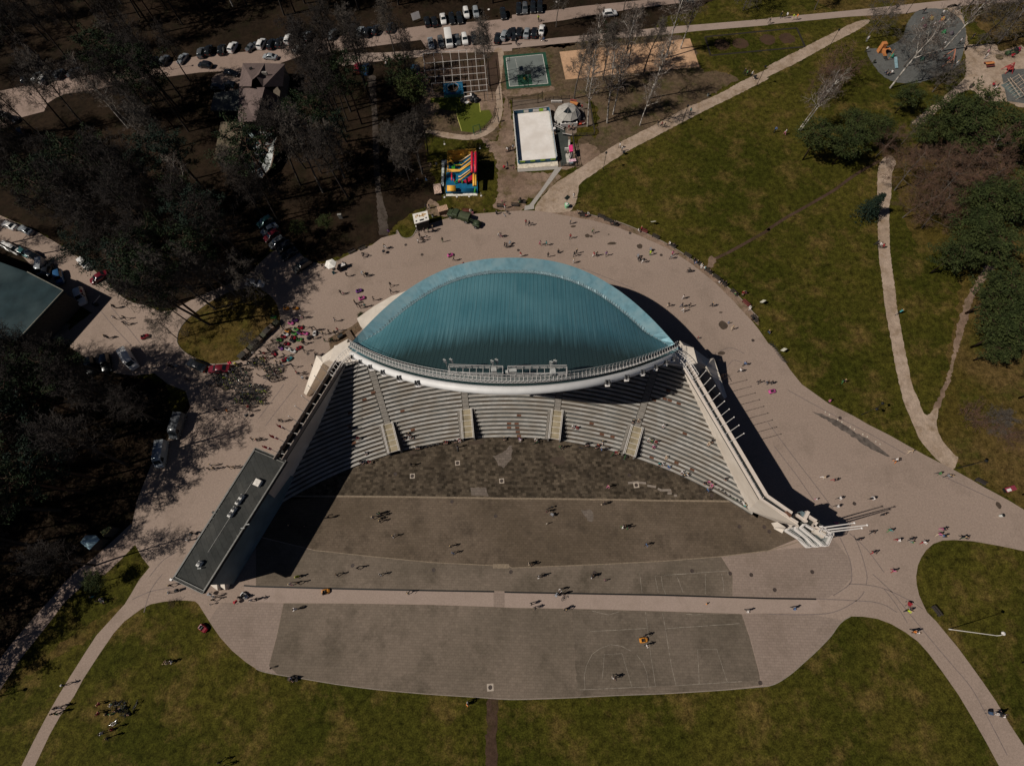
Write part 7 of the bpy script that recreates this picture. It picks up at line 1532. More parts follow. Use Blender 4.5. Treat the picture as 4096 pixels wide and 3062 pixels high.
for a, b in zip(out, out[1:] + out[:1]): m.poly([a, b, Vector((b.x, b.y, 0)), Vector((a.x, a.y, 0))])
pw(t, 'side_skirt', m, mat('skirt_green', (.05, .18, .12), .7, var=.5, scale=3)); m = MB()
for a, b in zip(oc, oc[1:] + oc[:1]): m.bar(a + Vector((0, 0, .5)), b + Vector((0, 0, .5)), .05); m.bar(a, a + Vector((0, 0, .5)), .04)
pw(t, 'railing', m, mat('rail_tan', (.4, .28, .2)))
for (x, y, col, lab, sx, sy) in ((150, 560, (.62, .16, .26), 'pink box seat beside the grid frame, left of two', 1.4, 2.0), (198, 542, (.62, .16, .26), 'pink box seat beside the grid frame, right of two', 1.4, 2.0), (258, 648, (.32, .14, .15), 'dusty pink low platform by the grid frame corner', 2.0, 1.6)):
    t = T('box_seat', lab, 'seat', t5('%d,%d' % (x, y))[0], .1); m = MB(); m.box(0, 0, .55, sx, sy, 1.0, bev=.12); part(t, 'cushion', m, paint(col, .6)); m = MB(); m.box(0, 0, .03, sx * .9, sy * .9, .06); part(t, 'base', m, BLK)
for x, y, col, lab in ((90, 400, (.012, .075, .15), 'crumpled blue tarpaulin heap left of the grid frame'), (170, 640, (.012, .075, .15), 'blue tarpaulin hanging below the pink seats')):
    t = T('tarpaulin', lab, 'tarpaulin', t5('%d,%d' % (x, y))[0]); m = MB(); r_ = random.Random(x)
    pr = [(1.5, 0), (1.2, .4), (.7, .8), (.05, 1.1)]; m.lathe(0, 0, pr, 14); m.v = [(a * r_.uniform(.7, 1.2), b * r_.uniform(.9, 1.6), c * r_.uniform(.8, 1.2)) for a, b, c in m.v]; part(t, 'cloth', m, mat('tarp_blue', col, .5, var=.5, scale=2)); m = MB(); m.box(.4, .5, .3, .6, .6, .6, bev=.1); part(t, 'white_sack', m, WHITE2)
t = T('seesaw_beam', 'red and white tilted beam at the corner of the grid frame', 'beam', t5("285,590")[0]); m = MB(); a, b = t5z("238,540 325,640", .6); m.bar(a + Vector((0, 0, .8)), b, .14); pw(t, 'beam', m, mat('beam_cream', (.5, .38, .3))); m = MB(); m.bar(t5z("325,575", 1)[0], b, .1); pw(t, 'end_post', m, IR)
t = T('white_bench', 'white L-shaped bench and table among black sacks on turf', 'bench', t5("960,860")[0]); m = MB(); block(m, t5z("895,865 1020,840 1015,795 990,795 992,830 895,850", 1.0)); pw(t, 'seat', m, WHITE2); m = MB(); slab(m, t5z("905,950 940,970 985,940 940,920", .95), .1); pw(t, 'table_top', m, WHITE2)
for k, (x, y) in enumerate(((870, 930), (900, 960), (1000, 880), (1030, 930), (1060, 890), (1090, 935), (1110, 920), (1040, 850))):
    t = T('black_sack', 'lumpy black sack in the heap beside the white bench', 'sack', t5('%d,%d' % (x, y))[0], 0, 'black sacks on the turf', same=True); m = MB(); r_ = random.Random(k); m.lathe(0, 0, [(.5, 0), (.75, .3), (.6, .7), (.2, .95)], 9); m.v = [(a * r_.uniform(.8, 1.2), b * r_.uniform(.8, 1.2), c) for a, b, c in m.v]; part(t, 'sack', m, BLK); m = MB(); m.lathe(0, 0, [(.08, .9), (.12, 1.05)], 6); part(t, 'tied_neck', m, BLK)
t = T('football_goal', 'small dark green football goal at the end of the turf pitch', 'goal', t5("1100,1450")[0]); a, b = t5("1050,1450 1160,1415"); a = Vector((a.x, a.y, 0)); b = Vector((b.x, b.y, 0)); d = (b - a).normalized(); n_ = Vector((-d.y, d.x, 0)) * -.0 + Vector((.2, 1.0, 0)) * 0; m = MB(); up = Vector((0, 0, 2.0))
bk_ = Vector((-d.y, d.x, 0)) * -.9
for p, q in ((a, a + up), (b, b + up), (a + up, b + up), (a, a + bk_), (b, b + bk_), (a + bk_, b + bk_), (a + up, a + bk_), (b + up, b + bk_)): m.bar(p, q, .06, 6)
pw(t, 'frame', m, mat('goal_green', (.01, .06, .035), .6)); m = MB()
for k in range(9): f = k / 8; m.bar((a + up).lerp(b + up, f), (a + bk_).lerp(b + bk_, f), .008, 3); m.bar((a + up).lerp(a + bk_, f), (b + up).lerp(b + bk_, f), .008, 3)
pw(t, 'net', m, mat('net_grey', (.1, .11, .1)))
fence('wicket_fence', 'low dark fence curving along the turf pitch edge', [p for p in t5("1410,1060 1390,1180 1330,1290 1230,1380 1165,1412")], 1.0, WOODD, 2, 1.6)
def hoop(x, y, lab, yaw):
    t = T('basketball_hoop', lab, 'basketball hoop', P(x, y), yaw); m = MB(); m.tube([(0, 0, 0), (0, 0, 2.6), (0, .6, 3.1), (0, 1.1, 3.15)], .08, 6); part(t, 'post', m, BLK); m = MB(); m.box(0, 1.15, 3.4, 1.8, .06, 1.05); part(t, 'backboard', m, mat('board_dark', (.03, .04, .04), .5)); m = MB()
    for k in range(12): a0, a1 = 2 * PI * k / 12, 2 * PI * (k + 1) / 12; m.bar((.23 * math.cos(a0), 1.45 + .23 * math.sin(a0), 3.05), (.23 * math.cos(a1), 1.45 + .23 * math.sin(a1), 3.05), .012, 3)
    part(t, 'rim', m, paint((.6, .15, .02)))
hoop(2113, 346, 'basketball hoop at the near edge of the grey court', 0); hoop(2024, 285, 'basketball hoop at the left edge of the grey court', -PI / 2)
t = T('yellow_bag', 'small yellow bag lying on the green court key', 'bag', g('C', 110, 680), .4); m = MB(); m.box(0, 0, .15, .5, .9, .3, bev=.1); part(t, 'bag', m, paint((.5, .38, .05))); m = MB(); m.bar((-.15, 0, .3), (.15, 0, .4), .02); part(t, 'handle', m, BLK)
# ---------------------------------------------------------------- playground
def play(c, x, y, name, lab, cat, rz, fn): t = T(name, lab, cat, g(c, x, y), rz, 'playground equipment'); fn(t); return t
TIM = mat('orange_timber', (.42, .16, .05), .7, var=.3, scale=3)
def f_slide(t):
    m = MB()
    for k in range(12): a = k / 11 * PI * .6; m.box(-2.2 * math.cos(a) + .6, 3.4 * math.sin(a) - 1.2, 1.7 - .05 * k, 1.0, .34, .1, rz=-a * .8)
    part(t, 'curved_ladder', m, TIM); m = MB(); m.box(-.9, 2.6, 1.4, 1.2, 1.2, 2.6); part(t, 'tower', m, TIM)
    m = MB(); m.box(1.4, -3.2, .8, .8, 3.2, .12, rx=.35); part(t, 'slide', m, mat('slide_steel', (.20, .30, .33), .3))
    for x, y in ((-1.4, 2), (-.4, 2), (1.4, .3), (.4, -1)): m = MB(); m.bar((x, y, 0), (x, y, 2.2), .08); part(t, 'post', m, TIM)
play('D', 1010, 500, 'climbing_slide', 'orange curved climbing ladder with a steel slide', 'slide', 0, f_slide)
def f_swing(t):
    m = MB()
    for s in (-1, 1): m.bar((s * 2.2, -1.2, 0), (s * 2.0, 0, 2.6), .09); m.bar((s * 2.2, 1.2, 0), (s * 2.0, 0, 2.6), .09)
    m.bar((-2.1, 0, 2.6), (2.1, 0, 2.6), .09); part(t, 'frame', m, paint((.5, .2, .12)))
    for s in (-1, 1): m = MB(); m.bar((s * .9 - .25, 0, 2.6), (s * .9 - .25, 0, .6), .02); m.bar((s * .9 + .25, 0, 2.6), (s * .9 + .25, 0, .6), .02); m.box(s * .9, 0, .58, .55, .22, .06); part(t, 'swing_seat', m, BLK)
play('D', 1545, 540, 'swing_frame', 'orange A-frame swing on the playground edge', 'swing', 1.1, f_swing)
def f_red(t):
    m = MB()
    for k in range(5): a = k * 2 * PI / 5; m.bar((1.6 * math.cos(a), 1.6 * math.sin(a), 0), (0, 0, 2.4), .1)
    part(t, 'frame', m, paint((.25, .03, .03))); m = MB(); m.lathe(0, 0, [(.9, .9), (.9, 1.1), (.1, 1.15)], 10); part(t, 'platform', m, paint((.3, .05, .04)))
play('D', 2058, 610, 'climbing_pyramid', 'dark red climbing pyramid on the sand', 'climbing frame', .2, f_red)
def f_net(t):
    m = MB()
    for k in range(7): m.bar((-2 + k * .2, -3 + k, 0), (2 + k * .2, -3 + k, 1.6 + (k % 2) * .6), .05); m.bar((2 + k * .2, -3 + k, 0), (-2 + k * .2, -3 + k, 1.6 + (k % 2) * .6), .05)
    m.bar((-.6, -3.2, 1.2), (.9, 3.4, 1.2), .06); m.bar((-2, -3, 1.2), (-.6, 3.2, 1.6), .05); m.bar((2, -3, 1.2), (3.2, 3.2, 1.6), .05); part(t, 'frame', m, mat('pale_rope', (.40, .30, .22), .7)); m = MB(); m.box(0, 0, .1, 3, 6, .06); part(t, 'base', m, mat('play_base', (.10, .12, .11)))
play('D', 2110, 780, 'rope_climber', 'pale zigzag rope climbing frame on grey surface at right', 'climbing frame', .35, f_net)
def f_dish(t): m = MB(); m.lathe(0, 0, [(.2, 0), (.9, .15), (1.0, .35), (.7, .3), (.1, .25)], 14); part(t, 'dish', m, mat('dish_brown', (.12, .09, .05))); m = MB(); m.bar((0, 0, 0), (0, 0, .5), .05); part(t, 'spindle', m, BLK)
play('D', 1985, 498, 'spinning_dish', 'brown round spinning dish on the pale playground sand', 'roundabout', 0, f_dish)
def f_bench2(t):
    for s in (-1, 1): m = MB(); m.box(0, s * .75, .45, 2.4, .4, .08); part(t, 'seat', m, WOODR)
    m = MB(); m.box(0, 0, .75, 2.4, .8, .08); part(t, 'table_top', m, TIM)
play('D', 1895, 565, 'picnic_table', 'picnic table with benches on the pale playground sand', 'picnic table', .05, f_bench2)
def f_blob(col):
    def f(t): m = MB(); m.lathe(0, 0, [(.45, 0), (.6, .4), (.35, .9), (.05, 1.1)], 10); part(t, 'body', m, paint(tuple(q * .6 for q in col), .6)); m = MB(); m.bar((-.5, 0, .6), (.5, 0, 1.2), .06); part(t, 'handle', m, BLK)
    return f
for x, y, col, nm in ((1400, 175, (.5, .35, .08), 'yellow'), (1500, 175, (.55, .22, .06), 'orange'), (1505, 290, (.05, .35, .12), 'green'), (1340, 240, (.2, .05, .1), 'maroon'), (1420, 235, (.3, .3, .3), 'pale grey'), (2145, 440, (.45, .03, .08), 'crimson'), (1060, 492, (.04, .28, .18), 'sea green'), (1570, 300, (.12, .1, .12), 'dark'), (1320, 520, (.04, .14, .1), 'bottle green')):
    play('D', x, y, 'spring_rider', '%s spring rider toy on the playground' % nm, 'spring rider', rnd.uniform(0, 3), f_blob(col))
t = T('toy_tractor', 'dark green play truck on the sand beside the crimson rider', 'play truck', g('D', 2085, 465), .1); m = MB(); m.box(0, 0, .5, 3.0, 1.2, .7, bev=.15); part(t, 'body', m, paint((.04, .07, .03))); m = MB(); m.box(.9, 0, 1.1, .9, 1.0, .7, bev=.1); part(t, 'cab', m, BLK)
for x in (-1, 1):
    for y in (-.6, .6): o = bpy.data.objects.new('wheel', CM['wheel']); COL.objects.link(o); o.parent = t; o.location = (x, y, .3); o.rotation_euler = (0, 0, PI / 2)
# ---------------------------------------------------------------- hall with the teal roof, lower road
t = T('teal_hall', 'large hall with a flat teal-grey roof at the left edge', 'building', g('E', 200, 1000)); z_ = 6.0
rf = [g('E', a, b, z_) for a, b in ((-500, 420), (240, 690), (550, 850), (60, 1380), (-700, 1250))]
m = MB(); slab(m, rf, .4); pw(t, 'roof', m, mat('hall_roof', (.017, .030, .034), .95, var=.3, scale=.3, col2=(.035, .052, .055), scale2=.10, spec=.1)); m = MB(); c0 = sum(rf, Vector()) / 5; block(m, [Vector((p.x, p.y, z_ - .41)) for p in [c0 + (p - c0) * .96 for p in rf]]); pw(t, 'wall', m, mat('hall_wall', (.05, .045, .04), .8))
m = MB(); m.bar(rf[1] + Vector((0, 0, .15)), rf[2] + Vector((0, 0, .15)), .12); m.bar(rf[2] + Vector((0, 0, .15)), rf[3] + Vector((0, 0, .15)), .10); pw(t, 'parapet', m, mat('coping_dull', (.16, .15, .12)))
# ---------------------------------------------------------------- hipped restaurant and burnt shed, upper left
t = T('restaurant', 'restaurant with large grey hipped roofs among trees, upper left', 'building', g('A', 2150, 900)); RR = ground_mat('roof_slates', [(.115, .085, .078), (.135, .10, .09), (.09, .068, .062)], .1, .3, .12, 3, bump=0, brick=dict(w=.5, h=.3, v=.08, m=.03, mc=.7, rot=.4))
def q3(L_): return [g(c, x, y, z) for c, x, y, z in L_]
def roofs(pl_):
    for L_ in pl_:
        m = MB(); L_ = q3(L_); n_ = (L_[1] - L_[0]).cross(L_[2] - L_[0]); m.poly(L_ if n_.z > 0 else L_[::-1]); pw(t, 'roof', m, RR)
roofs([[('B', -115, 545, 4.0), ('B', 75, 545, 4.0), ('B', 25, 640, 7.6), ('B', -35, 690, 7.6)],
       [('B', -115, 545, 4.0), ('B', -35, 690, 7.6), ('B', -40, 745, 7.6), ('A', 2060, 745, 4.0)],
       [('B', 75, 545, 4.0), ('B', 250, 550, 4.0), ('B', 230, 745, 4.2), ('B', 60, 750, 7.6), ('B', 5, 665, 7.6)],
       [('A', 2060, 760, 4), ('B', 75, 752, 7.8), ('B', 60, 1000, 3.6), ('A', 2200, 1048, 3.6), ('A', 2050, 1050, 3.6)],
       [('B', 75, 752, 7.8), ('B', 200, 830, 3.8), ('B', 150, 930, 3.6), ('B', 10, 1035, 3.6)]])
m = MB(); block(m, q3([('B', -100, 560, 3.9), ('B', 240, 560, 3.9), ('B', 190, 920, 3.5), ('B', 0, 1020, 3.5), ('A', 2070, 1030, 3.5)])); pw(t, 'wall', m, mat('rest_wall', (.10, .08, .06)))
for x, y in ((2160, 590), (2160, 628), (2140, 700)):
    m = MB(); c = g('A', x, y, 5.6); m.box(c.x, c.y, c.z, .9, .6, .25, rz=.5, rx=.3); pw(t, 'roof_window', m, BLK)
m = MB(); c = g('B', 75, 632, 6.5); m.box(c.x, c.y, c.z, 1.4, .5, .8, rz=-.1); pw(t, 'chimney', m, mat('chim', (.2, .18, .16)))
t = T('side_shed', 'low flat grey-roofed shed left of the restaurant', 'shed', g('A', 1930, 880)); m = MB(); slab(m, [g('A', a, b, 3.2) for a, b in ((1845, 800), (2060, 770), (2060, 950), (1810, 950))], .3); pw(t, 'roof', m, mat('shed_felt', (.06, .062, .055), .9, var=.3, scale=.6)); m = MB(); block(m, [g('A', a, b, 2.88) for a, b in ((1855, 810), (2050, 780), (2050, 940), (1820, 940))]); pw(t, 'wall', m, PLAST)
t = T('long_shed', 'long sunlit brown-roofed shed below the restaurant', 'shed', g('A', 1960, 1200)); m = MB(); slab(m, [g('A', a, b, 3.4) for a, b in ((1900, 1050), (2108, 1045), (2030, 1430), (1840, 1370))], .3); pw(t, 'roof', m, ground_mat('shed_roof', [(.12, .095, .065), (.16, .125, .09), (.06, .055, .03)], .2, .5, .2, 1.5, bump=0)); m = MB(); block(m, [g('A', a, b, 3.08) for a, b in ((1910, 1060), (2098, 1055), (2022, 1415), (1850, 1360))]); pw(t, 'wall', m, PLAST)
fl = T('fallen_roof', 'torn white roof sheet over the collapsed building', 'roof sheet', g('B', 60, 1400)); m = MB(); r_ = random.Random(2); L1 = [g('B', a, b, z) for a, b, z in ((190, 1170, 3), (165, 1260, 2.6), (150, 1360, 2.2), (130, 1450, 1.6), (60, 1530, .9))]; L2 = [g('B', a, b, z) for a, b, z in ((150, 1210, 2.6), (110, 1290, 1.6), (70, 1380, 1.2), (45, 1450, .9), (20, 1520, .4))]
for k in range(4): m.poly([L1[k], L1[k + 1], L2[k + 1], L2[k]][::-1] if (L1[k + 1] - L1[k]).cross(L2[k] - L1[k]).z < 0 else [L1[k], L1[k + 1], L2[k + 1], L2[k]])
pw(fl, 'roof_sheet', m, mat('torn_membrane', (.36, .37, .35), .7, var=.4, scale=.8)); m = MB()
for a, b in zip(L1, L1[1:]): m.bar(a + Vector((0, 0, .1)), b + Vector((0, 0, .1)), .2)
pw(fl, 'edge_beam', m, mat('beam_brown', (.14, .09, .06)))
m = MB(); r_ = random.Random(3)
def inpoly(x, y, pl_):
    c = False
    for i in range(len(pl_)):
        (x1, y1), (x2, y2) = pl_[i - 1], pl_[i]
        if (y1 > y) != (y2 > y) and x < (x2 - x1) * (y - y1) / (y2 - y1) + x1: c = not c
    return c
rubs = [(-120, 1080), (20, 1110), (160, 1130), (150, 1250), (60, 1380), (0, 1560), (-80, 1500), (-20, 1300), (-130, 1180)]; mats_ = [mat('rub0', (.34, .33, .31)), mat('rub1', (.16, .10, .07)), mat('rub2', (.16, .06, .05)), mat('rub3', (.10, .14, .14)), mat('rub4', (.04, .035, .03))]
k = 0
while k < 420:
    x, y = r_.uniform(-130, 160), r_.uniform(1080, 1560)
    if inpoly(x, y, rubs): p = g('B', x, y); m.box(p.x, p.y, r_.uniform(.1, .9), r_.uniform(.3, 2.2), r_.uniform(.1, .6), r_.uniform(.05, .3), rz=r_.uniform(0, 3), rx=r_.uniform(-.5, .5), ry=r_.uniform(-.5, .5), mi=r_.choice((0, 0, 0, 1, 1, 2, 3, 4))); k += 1
o = obj('rubble', m, mats_); tag(o, 'jumbled heap of white and brown demolition rubble', kind='stuff')
t = T('broken_gantry', 'pale bent metal truss over the rubble', 'truss', g('A', 2110, 1110)); m = MB(); a, b = g('A', 2095, 1100, 3), g('B', -20, 1200, 3); 
for off in (Vector((0, 0, 0)), Vector((.5, .5, 0)), Vector((.3, .3, .5))): m.bar(a + off, b + off, .09)
for k in range(9): p, q = a.lerp(b, k / 9), a.lerp(b, (k + 1) / 9); m.bar(p, q + Vector((.5, .5, 0)), .05); m.bar(p + Vector((.5, .5, 0)), q + Vector((.3, .3, .5)), .05)
pw(t, 'truss', m, mat('pale_steel', (.25, .30, .29), .5))
for c, x, y, dx, dy, lab in (('B', 1385, 165, 20, 22, 'tilted white sign panel at the head of the parking row'),):
    t = T('billboard', lab, 'sign', g(c, x, y + 20), .4); m = MB(); m.box(0, 0, 1.6, 2.6, .1, 1.8, rx=-.4); part(t, 'panel', m, WHITE2); m = MB(); m.bar((-.8, 0, 0), (-.8, 0, 1.6), .06); m.bar((.8, 0, 0), (.8, 0, 1.6), .06); part(t, 'post', m, BLK)
for k, (c, x, y) in enumerate((('C', 380, 78), ('B', 2010, 142), ('B', 1840, 28))):
    t = T('road_sign', 'tiny pale road sign by the avenue', 'road sign', g(c, x, y + 12), .1); m = MB(); m.bar((0, 0, 0), (0, 0, 2.4), .04); part(t, 'post', m, BLK); m = MB(); m.lathe(0, 0, [(.05, 2.2), (.35, 2.35), (.35, 2.45), (.05, 2.5)], 8); part(t, 'disc', m, WHITE2)
# ---------------------------------------------------------------- trees
BARK = mat('dark_bark', (.035, .026, .02), .95, var=.4, scale=3); BARKG = mat('grey_bark', (.085, .072, .06), .95, var=.4, scale=3); BIRCH = mat('birch_bark', (.42, .38, .33), .8, var=.45, scale=2.5, col2=(.08, .065, .055), scale2=1.1)
TWIG = mat('dark_twigs', (.026, .020, .016), .95, var=.35, scale=2); TWIGB = mat('birch_twigs', (.15, .115, .09), .9, var=.45, scale=1.5, col2=(.065, .043, .032), scale2=.8); TWIGR = mat('russet_twigs', (.105, .056, .036), .95, var=.4, scale=1.2, col2=(.06, .038, .022), scale2=.6); TWIGG = mat('grey_twigs', (.075, .062, .05), .95, var=.35, scale=1.5)
PINEB = mat('pine_bark', (.065, .036, .022), .95, var=.4, scale=3)
def foliage(name, a, b): return mat(name, a, .85, var=.5, scale=.7, col2=b, scale2=.35, spec=.15)
NEED = foliage('pine_needles', (.010, .019, .007), (.019, .029, .009)); NEED2 = foliage('bluish_needles', (.009, .018, .012), (.016, .027, .016)); NEEDL = foliage('olive_needles', (.022, .031, .008), (.038, .046, .012))
def tree_meshes(seed, H, kind):
    """bare broadleaf / birch: trunk mesh with main limbs, crown mesh with branches and twigs"""
    r = random.Random(seed); tk = MB(); cw = MB()
    spread = {'birch': .42, 'wide': .95, 'forest': .55, 'bush': 1.0, 'weep': .6}[kind]; tw = .05 if kind == 'forest' else .038
    def tube3(mb, a, b, ra, rb):
        d = (b - a); 
        if d.length < 1e-6: return
        d.normalize(); x = d.orthogonal().normalized(); y = d.cross(x); i = len(mb.v)
        for p, q in ((a, ra), (b, rb)):
            for k in range(3): t = 2.094 * k; v = p + (x * math.cos(t) + y * math.sin(t)) * q; mb.v.append((v.x, v.y, v.z))
        for k in range(3): j = (k + 1) % 3; mb.f.append((i + k, i + j, i + 3 + j, i + 3 + k)); mb.m.append(0)
    def grow(p, d, L, rad, lvl):
        n = 4 if lvl < 2 else 2; pts_ = [p.copy()]; q = p.copy(); dd = d.copy(); rs = [rad]
        for k in range(n):
            wob = .10 if lvl == 0 else .22
            dd = (dd + Vector((r.uniform(-wob, wob), r.uniform(-wob, wob), r.uniform(-.03, .12 if kind != 'weep' or lvl < 2 else -.25)))).normalized(); q = q + dd * L / n; pts_.append(q.copy()); rs.append(rad * (1 - (k + 1) / n * .6))
        if lvl <= (2 if kind == 'birch' else 1): tk.tube(pts_, [max(q_, .022) for q_ in rs], 6 if lvl == 0 else 4 if lvl == 1 else 3, 0, False)
        else:
            for a, b, ra, rb in zip(pts_, pts_[1:], rs, rs[1:]): tube3(cw, a, b, max(ra, tw * .6), max(rb, tw * .45))
        if lvl >= 4: return
        nb = ({0: 15 if kind != 'bush' else 9, 1: 7, 2: 6, 3: 4} if kind != 'birch' else {0: 13, 1: 6, 2: 5, 3: 3})[lvl]
        for k in range(nb):
            t0 = {0: .28 if kind not in ('forest', 'birch') else .42, 1: .2, 2: .15, 3: .1}[lvl]; t = t0 + (1 - t0) * ((k + r.random()) / nb); f = t * n; i = min(int(f), n - 1); bp = pts_[i].lerp(pts_[i + 1], f - i)
            ax = (pts_[i + 1] - pts_[i]).normalized(); az = r.uniform(0, 2 * PI) if lvl else k * 2.4 + r.uniform(-.4, .4); o = ax.orthogonal().normalized(); o = Matrix.Rotation(az, 3, ax) @ o
            up = {0: 1.0 - spread * (1.15 - t * .5), 1: .6, 2: .55, 3: .5}[lvl]; nd = (ax * max(.15, up) + o * (spread if lvl == 0 else .75)).normalized()
            if lvl == 0: Lb = L * (.46 if kind in ('wide', 'bush') else .33) * (1.15 - t * .75) * r.uniform(.8, 1.15)
            else: Lb = L * r.uniform(.38, .6)
            grow(bp, nd, Lb, rs[i] * (.58 if kind == 'birch' else .42 if lvl == 0 else .5), lvl + 1)
    rad = H * .013
    if kind == 'bush':
        for k in range(5): a = k * 1.257; grow(Vector((.2 * math.cos(a), .2 * math.sin(a), 0)), Vector((math.cos(a) * .55, math.sin(a) * .55, 1)).normalized(), H * .9, rad * .7, 1)
    else: grow(Vector((0, 0, 0)), Vector((r.uniform(-.05, .05), r.uniform(-.05, .05), 1)).normalized(), H * .96, rad, 0)
    return tk, cw
def conifer(seed, H, kind):
    r = random.Random(seed); tk = MB(); cw = MB(); rad = H * .014
    tk.tube([(0, 0, 0), (r.uniform(-.15, .15), r.uniform(-.15, .15), H * .5), (r.uniform(-.3, .3), r.uniform(-.3, .3), H * .95)], [rad, rad * .7, rad * .15], 7)
    def clump(p, s, n, flat=.6):
        for _ in range(n):
            c = p + Vector((r.gauss(0, s * .45), r.gauss(0, s * .45), r.gauss(0, s * .45 * flat))); a = Vector((r.uniform(-1, 1), r.uniform(-1, 1), r.uniform(-.5, .7))).normalized(); b = a.orthogonal().normalized(); b = Matrix.Rotation(r.uniform(0, 6.3), 3, a) @ b; q = r.uniform(.09, .24)
            i = len(cw.v); 
            for v in (c - a * q * 1.3, c + b * q * .5, c + a * q * 1.3, c - b * q * .5): cw.v.append((v.x, v.y, v.z))
            cw.f.append((i, i + 1, i + 2, i + 3)); cw.m.append(0)
    if kind == 'pine':
        for k in range(34):
            t = .52 + .46 * (k / 34) ** .9; z = H * t; a = k * 2.4 + r.uniform(-.3, .3); Lb = H * .26 * math.sin(PI * min(1, (t - .42) / .62)) ** .7 * r.uniform(.4, 1.35) + .3
            p0 = Vector((0, 0, z)); e = p0 + Vector((math.cos(a) * Lb, math.sin(a) * Lb, Lb * r.uniform(.05, .4))); tk.tube([p0, p0.lerp(e, .5) + Vector((0, 0, -.1)), e], [rad * .28, rad * .2, rad * .08], 4, 0, False)
            for f in (.45, .7, .9, 1.02): c = p0.lerp(e, f) + Vector((r.uniform(-.5, .5), r.uniform(-.5, .5), r.uniform(-.2, .4))); clump(c, .6 + .4 * f, 36)
    elif kind == 'spruce':
        n = 46
        for k in range(n):
            t = .08 + .9 * k / n; z = H * t; R1_ = H * .20 * (1 - t) ** .85 + .15
            for j in range(6):
                a = k * 1.3 + j * 1.047 + r.uniform(-.2, .2); Lb = R1_ * r.uniform(.7, 1.15)
                for f in (.4, .7, .95): clump(Vector((math.cos(a) * Lb * f, math.sin(a) * Lb * f, z - Lb * f * .28)), .34, 4, .5)
    return tk, cw
VAR = {}
def variant(key, tk, cw, m1, m2):
    VAR[key] = (tk.mesh('trunk', m1, True), cw.mesh('crown', m2))
for i in range(4): variant(('forest', i), *tree_meshes(100 + i, 21 + i, 'forest'), BARK, TWIG)
for i in range(2): variant(('wide', i), *tree_meshes(140 + i, 13, 'wide'), BARKG, TWIGG)
for i in range(3): variant(('birch', i), *tree_meshes(160 + i, 18, 'birch'), BIRCH, TWIGB)
for i in range(2): variant(('grey', i), *tree_meshes(180 + i, 18, 'forest'), BARKG, TWIGG)
for i in range(2): variant(('russet', i), *tree_meshes(200 + i, 15, 'wide'), BARKG, TWIGR)
variant(('bush', 0), *tree_meshes(220, 5, 'bush'), BARKG, TWIGR)
for i in range(3): variant(('pine', i), *conifer(240 + i, 20, 'pine'), PINEB, NEED if i != 1 else NEED2)
variant(('olive', 0), *conifer(250, 13, 'pine'), PINEB, NEEDL); variant(('olive', 1), *conifer(251, 13, 'pine'), PINEB, NEEDL); variant(('spruce', 0), *conifer(260, 16, 'spruce'), BARK, NEED2)
HT = dict(forest=22, wide=13, birch=18, grey=18, russet=15, bush=5, pine=20, olive=13, spruce=16)
NM = dict(forest='bare_tree', wide='bare_tree', birch='birch_tree', grey='bare_tree', russet='bare_tree', bush='bare_shrub', pine='pine_tree', olive='pine_tree', spruce='spruce_tree')
def tree(kind, p, h, lab, grp, same=False, yaw=None, lean=None, wide=1.0, i=None):
    ks = [k for k in VAR if k[0] == kind]; k = ks[i % len(ks)] if i is not None else rnd.choice(ks)
    t = T(NM[kind], lab, 'tree' if kind != 'bush' else 'shrub', p, rnd.uniform(0, 6.28) if yaw is None else yaw, grp, same); s = h / HT[kind]; t.scale = (s * wide, s * wide, s)
    if lean: t.rotation_euler = (lean[0], lean[1], t.rotation_euler.z)
    for nm, me in zip(('trunk', 'crown'), VAR[k]): o = bpy.data.objects.new(nm, me); COL.objects.link(o); o.parent = t
    return t
